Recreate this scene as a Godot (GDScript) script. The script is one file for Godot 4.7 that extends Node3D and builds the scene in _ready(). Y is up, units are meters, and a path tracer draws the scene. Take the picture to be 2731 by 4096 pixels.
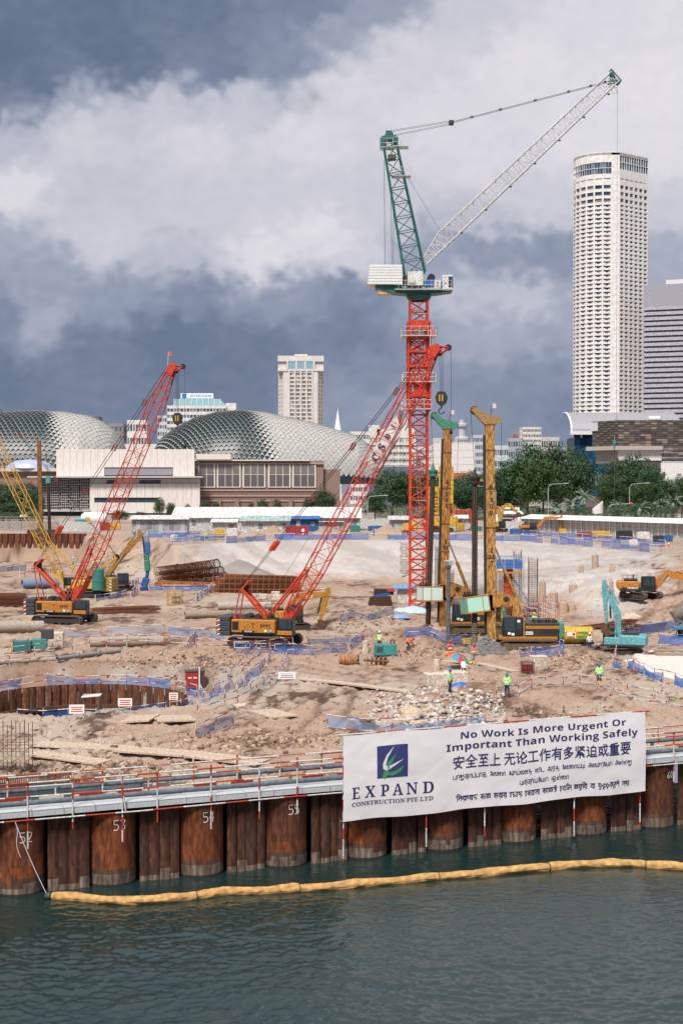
extends Node3D
# camera model: photo pixels (2731 x 4096) to directions
const FP := 5700.0
const EYE := 15.5
const PITCH := -0.01719
const WATER_Y := 0.12
var names := {}
var mats := {}
var texs := {}
var unit_cyl: ArrayMesh
var unit_box: ArrayMesh
var n1 := FastNoiseLite.new()
var n2 := FastNoiseLite.new()
var n3 := FastNoiseLite.new()
var rng := RandomNumberGenerator.new()
var fonts := {}
func ray(px: float,py: float) -> Vector3:
	return Vector3((px - 1365.5) / FP,-(py - 2048.0) / FP,-1.0).rotated(Vector3.RIGHT,PITCH)
func gp(px: float,py: float,h := 0.0) -> Vector3:
	var r := ray(px,py)
	return Vector3(0,EYE,0) + r * ((h - EYE) / r.y)
func dp(px: float,py: float,d: float) -> Vector3:
	var r := ray(px,py)
	return Vector3(0,EYE,0) + r * (d / -r.z)
func gt(px: float,py: float) -> Vector3:
	var h := 0.0
	var p := gp(px,py,0.0)
	for i in 24:
		h = lerpf(h,ground_h(p.x,-p.z),0.6)
		p = gp(px,py,h)
	p.y = ground_h(p.x,-p.z)
	return p
func on(x: float,d: float,lift := 0.0) -> Vector3:
	return Vector3(x,ground_h(x,d) + lift,-d)
# mesh builder
class MB:
	var v := PackedVector3Array()
	var n := PackedVector3Array()
	var c := PackedColorArray()
	var col := Color.WHITE
	func tri(a: Vector3,b: Vector3,d: Vector3) -> void:
		var nn := (b - a).cross(d - a).normalized()
		v.append(a); v.append(d); v.append(b)
		for i in 3:
			n.append(nn); c.append(col)
	func quad(a: Vector3,b: Vector3,d: Vector3,e: Vector3) -> void:
		var nn := (d - a).cross(e - b).normalized()
		v.append(a); v.append(d); v.append(b)
		v.append(a); v.append(e); v.append(d)
		for i in 6:
			n.append(nn); c.append(col)
	func squad(a: Vector3,b: Vector3,d: Vector3,e: Vector3,na: Vector3,nb: Vector3,nd: Vector3,ne: Vector3) -> void:
		v.append(a); v.append(d); v.append(b); n.append(na); n.append(nd); n.append(nb)
		v.append(a); v.append(e); v.append(d); n.append(na); n.append(ne); n.append(nd)
		for i in 6: c.append(col)
	func box(p: Vector3,s: Vector3,b := Basis()) -> void:
		var x := b.x * s.x * 0.5
		var y := b.y * s.y * 0.5
		var z := b.z * s.z * 0.5
		quad(p - x - y + z,p + x - y + z,p + x + y + z,p - x + y + z)
		quad(p + x - y - z,p - x - y - z,p - x + y - z,p + x + y - z)
		quad(p + x - y + z,p + x - y - z,p + x + y - z,p + x + y + z)
		quad(p - x - y - z,p - x - y + z,p - x + y + z,p - x + y - z)
		quad(p - x + y + z,p + x + y + z,p + x + y - z,p - x + y - z)
		quad(p - x - y - z,p + x - y - z,p + x - y + z,p - x - y + z)
	func bbox(p: Vector3,s: Vector3,e: float,b := Basis()) -> void:
		var h := s * 0.5
		var pts := []
		for i in 8:
			var sg := Vector3(1 if i & 1 else -1,1 if i & 2 else -1,1 if i & 4 else -1)
			var k := h * sg
			pts.append([p + b * (k - Vector3(0,e * sg.y,e * sg.z)),p + b * (k - Vector3(e * sg.x,0,e * sg.z)),p + b * (k - Vector3(e * sg.x,e * sg.y,0))])
		for ax in 3:
			for sg in 2:
				var u := (ax + 1) % 3
				var w := (ax + 2) % 3
				var q := []
				for k in [[0,0],[1,0],[1,1],[0,1]]:
					q.append(pts[(sg << ax) | (k[0] << u) | (k[1] << w)][ax])
				if sg == 1: quad(q[0],q[1],q[2],q[3])
				else: quad(q[3],q[2],q[1],q[0])
		for ax in 3:
			var u := (ax + 1) % 3
			var w := (ax + 2) % 3
			for k in [[0,0],[1,0],[1,1],[0,1]]:
				var i0: int = (k[0] << u) | (k[1] << w)
				var i1: int = i0 | (1 << ax)
				if (k[0] ^ k[1]) == 0: quad(pts[i0][u],pts[i0][w],pts[i1][w],pts[i1][u])
				else: quad(pts[i0][w],pts[i0][u],pts[i1][u],pts[i1][w])
		for i in 8:
			var par := ((i & 1) + ((i >> 1) & 1) + ((i >> 2) & 1)) % 2
			if par == 1: tri(pts[i][0],pts[i][1],pts[i][2])
			else: tri(pts[i][0],pts[i][2],pts[i][1])
	func bar(a: Vector3,b: Vector3,w: float,h := -1.0,up := Vector3.UP) -> void:
		if h < 0: h = w
		var f := b - a
		var l := f.length()
		if l < 1e-5: return
		f /= l
		var s := f.cross(up)
		if s.length() < 1e-3: s = f.cross(Vector3.RIGHT)
		s = s.normalized()
		box((a + b) * 0.5,Vector3(w,h,l),Basis(s,s.cross(f).normalized(),-f))
	func tube(a: Vector3,b: Vector3,r0: float,r1 := -1.0,k := 8,caps := true) -> void:
		if r1 < 0: r1 = r0
		var f := (b - a)
		if f.length() < 1e-6: return
		f = f.normalized()
		var s := f.cross(Vector3.UP)
		if s.length() < 1e-3: s = f.cross(Vector3.RIGHT)
		s = s.normalized()
		var t := s.cross(f).normalized()
		for i in k:
			var u0 := TAU * i / k
			var u1 := TAU * (i + 1) / k
			var d0 := s * cos(u0) - t * sin(u0)
			var d1 := s * cos(u1) - t * sin(u1)
			squad(a + d0 * r0,a + d1 * r0,b + d1 * r1,b + d0 * r1,d0,d1,d1,d0)
			if caps:
				if r0 > 1e-5: tri(a,a + d1 * r0,a + d0 * r0)
				if r1 > 1e-5: tri(b,b + d0 * r1,b + d1 * r1)
	func path(pts: Array,r: float,k := 6) -> void:
		for i in pts.size() - 1: tube(pts[i],pts[i + 1],r,r,k,true)
	func ext(poly: PackedVector2Array,d0: float,d1: float,xf := Transform3D()) -> void:
		var p := poly
		if Geometry2D.is_polygon_clockwise(p): p.reverse()
		var ti := Geometry2D.triangulate_polygon(p)
		for i in range(0,ti.size(),3):
			var a := p[ti[i]]
			var b := p[ti[i + 1]]
			var d := p[ti[i + 2]]
			if (b - a).cross(d - a) < 0:
				var q := b
				b = d
				d = q
			tri(xf * Vector3(a.x,a.y,d1),xf * Vector3(b.x,b.y,d1),xf * Vector3(d.x,d.y,d1))
			tri(xf * Vector3(a.x,a.y,d0),xf * Vector3(d.x,d.y,d0),xf * Vector3(b.x,b.y,d0))
		for i in p.size():
			var a := p[i]
			var b := p[(i + 1) % p.size()]
			quad(xf * Vector3(a.x,a.y,d0),xf * Vector3(b.x,b.y,d0),xf * Vector3(b.x,b.y,d1),xf * Vector3(a.x,a.y,d1))
	func lathe(prof: Array,k: int,xf := Transform3D(),a0 := 0.0,a1 := TAU) -> void:
		for j in prof.size() - 1:
			var p: Vector2 = prof[j]
			var q: Vector2 = prof[j + 1]
			var d := (q - p).normalized()
			for i in k:
				var u0 := a0 + (a1 - a0) * i / k
				var u1 := a0 + (a1 - a0) * (i + 1) / k
				var e0 := Vector3(cos(u0),0,-sin(u0))
				var e1 := Vector3(cos(u1),0,-sin(u1))
				var m0 := (xf.basis * (e0 * d.y - Vector3.UP * d.x)).normalized()
				var m1 := (xf.basis * (e1 * d.y - Vector3.UP * d.x)).normalized()
				squad(xf * (e0 * p.x + Vector3.UP * p.y),xf * (e1 * p.x + Vector3.UP * p.y),xf * (e1 * q.x + Vector3.UP * q.y),xf * (e0 * q.x + Vector3.UP * q.y),m0,m1,m1,m0)
	func ball(p: Vector3,r: Vector3,k := 8) -> void:
		var prof := []
		for i in k / 2 + 1:
			var t := -PI / 2 + PI * i / (k / 2)
			prof.append(Vector2(cos(t),sin(t)))
		lathe(prof,k,Transform3D(Basis.from_scale(r),p))
	func mesh() -> ArrayMesh:
		var a := []
		a.resize(Mesh.ARRAY_MAX)
		a[Mesh.ARRAY_VERTEX] = v
		a[Mesh.ARRAY_NORMAL] = n
		a[Mesh.ARRAY_COLOR] = c
		var m := ArrayMesh.new()
		m.add_surface_from_arrays(Mesh.PRIMITIVE_TRIANGLES,a)
		return m
func idx_mesh(v: PackedVector3Array,n: PackedVector3Array,c: PackedColorArray,ix: PackedInt32Array) -> ArrayMesh:
	var a := []
	a.resize(Mesh.ARRAY_MAX)
	a[Mesh.ARRAY_VERTEX] = v
	a[Mesh.ARRAY_NORMAL] = n
	if c.size() > 0: a[Mesh.ARRAY_COLOR] = c
	a[Mesh.ARRAY_INDEX] = ix
	var m := ArrayMesh.new()
	m.add_surface_from_arrays(Mesh.PRIMITIVE_TRIANGLES,a)
	return m
func grid_mesh(pts: PackedVector3Array,rows: int,cols: int,cc: PackedColorArray,flip := false) -> ArrayMesh:
	var nn := PackedVector3Array()
	nn.resize(pts.size())
	for j in rows:
		for i in cols:
			var k := j * cols + i
			var dx := pts[j * cols + mini(i + 1,cols - 1)] - pts[j * cols + maxi(i - 1,0)]
			var dy := pts[mini(j + 1,rows - 1) * cols + i] - pts[maxi(j - 1,0) * cols + i]
			var q := dx.cross(dy).normalized()
			nn[k] = -q if flip else q
	var ix := PackedInt32Array()
	ix.resize((rows - 1) * (cols - 1) * 6)
	var o := 0
	for j in rows - 1:
		for i in cols - 1:
			var a := j * cols + i
			var b := a + 1
			var d := a + cols + 1
			var e := a + cols
			var q := [a,d,b,a,e,d] if not flip else [a,b,d,a,d,e]
			for t in 6: ix[o + t] = q[t]
			o += 6
	return idx_mesh(pts,nn,cc,ix)
# nodes
func numbered(s: String) -> String:
	if not names.has(s):
		names[s] = 0
		return s
	names[s] += 1
	return "%s_%03d" % [s,names[s]]
func tag(o: Node3D,label: String,cat: String,group := "",kind := "") -> Node3D:
	if label: o.set_meta("label",label)
	if cat: o.set_meta("category",cat)
	if group: o.set_meta("group",group)
	if kind: o.set_meta("kind",kind)
	return o
func thing(called: String,label: String,cat: String,at := Vector3.ZERO,turn := 0.0,group := "") -> Node3D:
	var o := Node3D.new()
	o.name = numbered(called)
	add_child(o)
	o.position = at
	o.rotation.y = turn
	return tag(o,label,cat,group)
func part(parent: Node3D,called: String,m: Mesh,mt: Material,xf := Transform3D()) -> MeshInstance3D:
	var o := MeshInstance3D.new()
	o.name = called
	o.mesh = m
	o.material_override = mt
	o.transform = xf
	parent.add_child(o,true)
	return o
func solo(called: String,m: Mesh,mt: Material,label: String,cat: String,group := "",kind := "",xf := Transform3D()) -> MeshInstance3D:
	var o := MeshInstance3D.new()
	o.name = numbered(called)
	o.mesh = m
	o.material_override = mt
	o.transform = xf
	add_child(o)
	tag(o,label,cat,group,kind)
	return o
func span(a: Vector3,b: Vector3,w: float,h: float,up := Vector3.UP) -> Transform3D:
	var f := b - a
	var l := f.length()
	f = f.normalized()
	var s := f.cross(up)
	if s.length() < 1e-3: s = f.cross(Vector3.RIGHT)
	s = s.normalized()
	return Transform3D(Basis(s * w,f * l,s.cross(f).normalized() * h),(a + b) * 0.5)
func rod(parent: Node3D,called: String,a: Vector3,b: Vector3,r: float,mt: Material) -> MeshInstance3D:
	return part(parent,called,unit_cyl,mt,span(a,b,r * 2,r * 2))
func beam(parent: Node3D,called: String,a: Vector3,b: Vector3,w: float,h: float,mt: Material,up := Vector3.UP) -> MeshInstance3D:
	return part(parent,called,unit_box,mt,span(a,b,w,h,up))
func blk(parent: Node3D,called: String,p: Vector3,s: Vector3,mt: Material,b := Basis()) -> MeshInstance3D:
	return part(parent,called,unit_box,mt,Transform3D(b * Basis.from_scale(s),p))
func bblk(parent: Node3D,called: String,p: Vector3,s: Vector3,mt: Material,e := 0.05,b := Basis()) -> MeshInstance3D:
	var m := MB.new()
	m.bbox(Vector3.ZERO,s,e)
	return part(parent,called,m.mesh(),mt,Transform3D(b,p))
func extp(parent: Node3D,called: String,poly: Array,d0: float,d1: float,mt: Material,xf := Transform3D()) -> MeshInstance3D:
	var m := MB.new()
	m.ext(PackedVector2Array(poly),d0,d1)
	return part(parent,called,m.mesh(),mt,xf)
func font(serif := false,bold := true) -> SystemFont:
	var k := "%s%s" % [serif,bold]
	if not fonts.has(k):
		var f := SystemFont.new()
		f.font_names = PackedStringArray(["Droid Serif" if serif else "Droid Sans"])
		f.font_weight = 700 if bold else 400
		fonts[k] = f
	return fonts[k]
func text(parent: Node3D,called: String,s: String,h: float,mt: Material,xf: Transform3D,w := -1.0,serif := false,bold := true) -> MeshInstance3D:
	var t := TextMesh.new()
	t.text = s
	t.font = font(serif,bold)
	t.font_size = 64
	t.pixel_size = h / 46.0
	t.depth = 0.006
	t.curve_step = 2.0
	var sx := 1.0
	if w > 0: sx = w / maxf(t.get_aabb().size.x,1e-4)
	var c := t.get_aabb().get_center()
	return part(parent,called,t,mt,xf * Transform3D(Basis.from_scale(Vector3(sx,1,1)),Vector3(-c.x * sx,-c.y,0)))
# textures and materials
func noise_img(key: String,size: int,freq: float,lo: Color,hi: Color,cellular := false,sx := 1.0,sy := 1.0,gain := 1.6,oct := 5) -> ImageTexture:
	if texs.has(key): return texs[key]
	var f := FastNoiseLite.new()
	f.seed = key.hash() % 10000
	f.noise_type = FastNoiseLite.TYPE_CELLULAR if cellular else FastNoiseLite.TYPE_SIMPLEX_SMOOTH
	f.frequency = freq
	f.fractal_octaves = oct
	var a := f.get_seamless_image(int(size / sx),int(size / sy))
	a.convert(Image.FORMAT_L8)
	a.resize(size,size,Image.INTERPOLATE_CUBIC)
	var d := a.get_data()
	var out := PackedByteArray()
	out.resize(size * size * 3)
	var ramp := []
	for i in 256:
		var t := clampf((i / 255.0 - 0.5) * gain + 0.5,0,1)
		var q := lo.lerp(hi,t)
		ramp.append([int(q.r * 255),int(q.g * 255),int(q.b * 255)])
	for i in size * size:
		var q: Array = ramp[d[i]]
		out[i * 3] = q[0]
		out[i * 3 + 1] = q[1]
		out[i * 3 + 2] = q[2]
	var im := Image.create_from_data(size,size,false,Image.FORMAT_RGB8,out)
	texs[key] = ImageTexture.create_from_image(im)
	return texs[key]
func bump_img(key: String,size: int,freq: float,strength: float,sx := 1.0,sy := 1.0) -> ImageTexture:
	if texs.has(key): return texs[key]
	var f := FastNoiseLite.new()
	f.seed = key.hash() % 10000
	f.noise_type = FastNoiseLite.TYPE_SIMPLEX_SMOOTH
	f.frequency = freq
	f.fractal_octaves = 4
	var a := f.get_seamless_image(int(size / sx),int(size / sy))
	a.resize(size,size,Image.INTERPOLATE_CUBIC)
	a.convert(Image.FORMAT_RGBA8)
	a.bump_map_to_normal_map(strength)
	texs[key] = ImageTexture.create_from_image(a)
	return texs[key]
func mt(hex: String,rough := 0.7,metal := 0.0,wear := "",scale := 0.5) -> StandardMaterial3D:
	var k := "%s|%s|%s|%s|%s" % [hex,rough,metal,wear,scale]
	if mats.has(k): return mats[k]
	var m := StandardMaterial3D.new()
	m.albedo_color = Color(hex)
	m.roughness = rough
	m.metallic = metal
	if wear:
		m.albedo_texture = wear_tex(wear)
		m.uv1_triplanar = true
		m.uv1_world_triplanar = true
		m.uv1_scale = Vector3.ONE * scale
	mats[k] = m
	return m
func vmt(rough := 0.8,wear := "",scale := 0.5,metal := 0.0) -> StandardMaterial3D:
	var k := "v|%s|%s|%s|%s" % [rough,wear,scale,metal]
	if mats.has(k): return mats[k]
	var m := mt("ffffff",rough,metal,wear,scale).duplicate() as StandardMaterial3D
	m.vertex_color_use_as_albedo = true
	mats[k] = m
	return m
func wear_tex(w: String) -> ImageTexture:
	match w:
		"grain": return noise_img("grain",512,0.03,Color(0.72,0.71,0.70),Color(1,1,1))
		"blotch": return noise_img("blotch",512,0.012,Color(0.76,0.74,0.72),Color(1,1,1),false,1,1,2.0)
		"dirt": return noise_img("dirt",512,0.02,Color(0.76,0.71,0.66),Color(1,0.99,0.98),false,1,1,1.5)
		"streak": return noise_img("streak",512,0.03,Color(0.93,0.92,0.91),Color(1,1,1),false,1,5,1.3)
		"faint": return noise_img("faint",512,0.02,Color(0.9,0.89,0.88),Color(1,1,1))
		"rust": return noise_img("rust",512,0.02,Color(0.62,0.53,0.47),Color(1,0.97,0.93),false,1,4,1.7)
		"soil": return noise_img("soil",1024,0.05,Color(0.52,0.48,0.45),Color(1,1,1),false,1,1,2.4)
		"leafy": return noise_img("leafy",256,0.03,Color(0.6,0.66,0.55),Color(1,1,1))
	return null
func glass(hex: String,alpha := 0.35,rough := 0.05) -> StandardMaterial3D:
	var k := "g%s%s" % [hex,alpha]
	if mats.has(k): return mats[k]
	var m := StandardMaterial3D.new()
	m.albedo_color = Color(Color(hex),alpha)
	m.transparency = BaseMaterial3D.TRANSPARENCY_ALPHA
	m.roughness = rough
	mats[k] = m
	return m
func lin(hex: String) -> Color:
	return Color(hex).srgb_to_linear()
func fbm(f: FastNoiseLite,x: float,y: float) -> float:
	return f.get_noise_2d(x,y)
func sstep(a: float,b: float,x: float) -> float:
	var t := clampf((x - a) / (b - a),0,1)
	return t * t * (3 - 2 * t)
# sky: one storm-cloud field for the whole dome
const SKY_PTS := [0,0,22,200,20,20,450,40,23,700,30,30,880,20,44,1080,30,70,1350,60,80,1560,60,84,0,130,17,250,120,19,500,130,28,750,100,46,950,120,76,1200,150,85,1500,200,87,
	0,240,28,100,190,21,300,172,20,500,176,26,650,150,36,190,228,50,210,262,68,380,246,68,550,230,68,800,190,80,1000,280,82,0,330,60,200,320,74,450,330,78,700,330,80,1100,380,80,1350,330,85,1540,350,85,
	30,440,82,0,560,50,200,430,66,250,560,72,450,500,70,650,450,72,750,540,85,600,590,84,420,600,60,820,600,74,850,480,70,1100,500,64,1250,470,72,1540,480,70,1540,600,52,
	1100,580,40,1250,600,38,960,600,45,100,640,46,250,680,42,450,690,34,650,680,42,800,680,32,1080,660,62,1200,690,64,1290,760,48,1120,780,50,0,740,33,100,745,52,200,800,27,400,790,20,600,800,25,800,770,28,860,850,35,
	0,870,22,250,870,28,500,870,25,800,920,40,900,950,45,1100,900,36,1250,880,36,1290,950,30,0,1000,26,500,980,23,900,1000,38,1200,1000,36,1540,900,48,1540,1000,44]
var sky_grid := PackedFloat32Array()
func sky_ctrl(x: float,y: float) -> float:
	var s := 0.0
	var w := 0.0
	for i in range(0,SKY_PTS.size(),3):
		var dx: float = x - SKY_PTS[i]
		var dy: float = (y - SKY_PTS[i + 1]) * 1.5
		var d := dx * dx + dy * dy + 500.0
		var q := 1.0 / (d * d)
		s += q * SKY_PTS[i + 2]
		w += q
	return s / w * 0.01
func sky_val(az: float,el: float) -> float:
	var k := FP / 1.7417
	var ca := clampf(az,-1.2,1.2)
	var x := 784.0 + tan(ca) * k
	var y := 1121.0 - tan(clampf(el,-0.1,1.2)) / cos(ca) * k
	var wx := n1.get_noise_2d(x * 0.9,y * 1.25) * 42.0 + (absf(n2.get_noise_2d(x * 1.1,y * 1.5)) - 0.22) * 46.0
	var wy := n1.get_noise_2d(x * 0.9 + 3000,y * 1.25) * 36.0 + (absf(n2.get_noise_2d(x * 1.1 + 3000,y * 1.5)) - 0.22) * 52.0
	var gx := clampf((x + wx + 100.0) / 32.0,0,54.9)
	var gy := clampf((y + wy + 50.0) / 32.0,0,37.9)
	var ix := int(gx)
	var iy := int(gy)
	var fx := gx - ix
	var fy := gy - iy
	var a := lerpf(lerpf(sky_grid[iy * 56 + ix],sky_grid[iy * 56 + ix + 1],fx),lerpf(sky_grid[iy * 56 + 56 + ix],sky_grid[iy * 56 + 57 + ix],fx),fy)
	a += n2.get_noise_2d(x * 1.6 + 900,y * 2.4 + 500) * 0.035
	var out := maxf(maxf(absf(x - 784.0) - 900.0,-y - 40.0),0.0)
	if out > 0.0:
		var dx := sin(az) * cos(el)
		var dy := sin(el)
		var dz := -cos(az) * cos(el)
		var g := 0.40 + 0.25 * n1.get_noise_3d(dx * 220.0,dy * 300.0,dz * 220.0) + 0.62 * sstep(0.25,0.95,dy)
		a = lerpf(a,g,sstep(0.0,700.0,out))
	return clampf(a,0.0,1.0)
func sky_color(v: float) -> Color:
	var st := [Color8(80,94,118),Color8(103,118,143),Color8(142,152,174),Color8(186,189,202),Color8(217,215,223),Color8(243,240,243)]
	var t := v * 5.0
	var i := mini(int(t),4)
	return st[i].lerp(st[i + 1],t - i)
func make_sky() -> ImageTexture:
	sky_grid.resize(56 * 39)
	for j in 39:
		for i in 56: sky_grid[j * 56 + i] = sky_ctrl(i * 32.0 - 100.0,j * 32.0 - 50.0)
	var w := 512
	var h := 256
	var im := Image.create_empty(w,h,false,Image.FORMAT_RGB8)
	for j in h:
		var el := PI / 2 - PI * (j + 0.5) / h
		for i in w:
			var az := wrapf(TAU * (i + 0.5) / w,-PI,PI)
			im.set_pixel(i,j,sky_color(sky_val(az,maxf(el,-0.02))))
	im.resize(4096,2048,Image.INTERPOLATE_CUBIC)
	for j in range(720,1040):
		var el := PI / 2 - PI * (j + 0.5) / 2048
		for i in range(1780,2316):
			var az := TAU * (i + 0.5) / 4096 - PI
			im.set_pixel((i + 2048) % 4096,j,sky_color(sky_val(az,maxf(el,-0.02))))
	return ImageTexture.create_from_image(im)
func setup_view() -> void:
	var cam := Camera3D.new()
	cam.name = "camera"
	cam.position = Vector3(0,EYE,0)
	cam.rotation.x = PITCH
	cam.fov = rad_to_deg(2.0 * atan(2048.0 / FP))
	cam.near = 0.5
	cam.far = 9000.0
	add_child(cam)
	cam.make_current()
	var e := Environment.new()
	e.background_mode = Environment.BG_SKY
	var sky := Sky.new()
	var pm := PanoramaSkyMaterial.new()
	pm.panorama = make_sky()
	sky.sky_material = pm
	e.sky = sky
	e.background_energy_multiplier = 0.91
	e.tonemap_mode = Environment.TONE_MAPPER_LINEAR
	e.tonemap_exposure = 1.1
	e.sdfgi_enabled = true
	e.ssao_enabled = true
	e.ssil_enabled = true
	e.fog_enabled = false
	e.fog_density = 0.00004
	e.fog_light_color = Color(0.72,0.74,0.80)
	var we := WorldEnvironment.new()
	we.name = "environment"
	we.environment = e
	add_child(we)
	var sun := DirectionalLight3D.new()
	sun.name = "sun"
	sun.light_color = Color(1.0,0.98,0.955)
	sun.light_energy = 1.3
	sun.light_angular_distance = 13.0
	sun.shadow_enabled = true
	sun.rotation_degrees = Vector3(-52,-22,0)
	add_child(sun)
# terrain of the site
const BANK := [-900,299,301,330,299,301,360,262,300,600,242,283,700,226,247,900,236,259,1100,240,271,1600,232,271,1900,205,270,2081,190,264,2171,182,258,2371,162,238,2657,150,217,2731,145,212,3400,130,190]
const PLATEAU := 5.5
const MOUNDS := [[1745,2845,3.6,2.6,1.25],[1700,2588,3.6,4.0,1.7],[1560,2590,3.4,3.5,0.8],[1500,2560,4.0,4.0,0.8],[1360,2500,3.0,5.0,1.3],[1480,2475,4.5,5.0,1.5],[1330,2440,4.0,6.0,1.2],[2310,2640,4.2,4.0,1.2],[2180,2660,3.0,3.0,0.7],
	[2050,2780,5.5,5.0,0.7],[1880,2790,4.0,4.0,0.5],[2420,2700,4.5,3.0,0.5],[2420,2430,8.0,9.0,1.8],[2620,2430,8.0,8.0,1.2],[960,2780,4.0,3.0,0.4],[1100,2960,4.0,4.0,0.35],[640,2560,6.0,5.0,0.3],[1250,2620,5.0,4.0,0.3],[1000,2640,5.0,3.0,0.3]]
var mounds := []
var shaft := Vector3.ZERO
var wall_a := Vector3.ZERO
var wall_t := Vector3.ZERO
var wall_n := Vector3.ZERO
func bank_at(u: float) -> Vector2:
	var px := u * FP + 1365.5
	for i in range(3,BANK.size(),3):
		if px <= BANK[i] or i == BANK.size() - 3:
			var t := clampf((px - BANK[i - 3]) / float(BANK[i] - BANK[i - 3]),0,1)
			return Vector2(lerpf(BANK[i - 2],BANK[i + 1],t),lerpf(BANK[i - 1],BANK[i + 2],t))
	return Vector2(300,301)
func ground_h(x: float,d: float) -> float:
	var b := bank_at(x / d)
	var t := clampf((d - b.x) / (b.y - b.x),0,1)
	var h := PLATEAU * (t * 0.8 + 0.2 * t * t * (3 - 2 * t))
	if t > 0.0 and t < 1.0 and b.y - b.x > 8.0: h += sin(t * PI) * (0.4 * n1.get_noise_2d(x * 11.0 + d * 3.0,d * 5.0) + 0.55 * n2.get_noise_2d(x * 34.0 + d * 10.0,d * 16.0) + 0.3 * absf(n3.get_noise_2d(x * 60.0,d * 30.0)))
	var rough := 1.0 - sstep(0.9,1.05,(d - b.x) / (b.y - b.x) if d > b.x else 0.0)
	var q := (Vector3(x,0,-d) - wall_a).dot(wall_n)
	h += 2.9 * (1.0 - sstep(2.5,17.0,q))
	for m in mounds:
		var dx: float = (x - m[0]) / m[2]
		var dy: float = (d - m[1]) / m[3]
		var r := dx * dx + dy * dy
		if r < 4.0: h += m[4] * exp(-r * 1.3)
	var rs := Vector2(x - shaft.x,d + shaft.z).length()
	h -= 1.7 * (1.0 - sstep(10.2,15.0,rs + n1.get_noise_2d(x * 9,d * 9) * 2.5))
	if rs < 8.25: h = -8.0
	elif d < 145.0: h -= 0.16 * rut_at(x,d)
	if rough > 0.0 and q > 2.2:
		h += rough * sstep(2.2,5.0,q) * (n1.get_noise_2d(x * 12.0,d * 12.0) * 0.22 + n2.get_noise_2d(x * 60.0,d * 42.0) * 0.17 + n3.get_noise_2d(x * 150.0,d * 110.0) * 0.2)
	return h
var ruts := []
func rut_at(x: float,d: float) -> float:
	var p := Vector2(x,d)
	var r := 0.0
	for s in ruts:
		var c := Geometry2D.get_closest_point_to_segment(p,s[0],s[1])
		var q := (p - c).length() + 0.25 * n2.get_noise_2d(x * 40,d * 40)
		if q < 2.0: r = maxf(r,1.0 - absf(q - 1.05) / 0.42)
	return r
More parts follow.
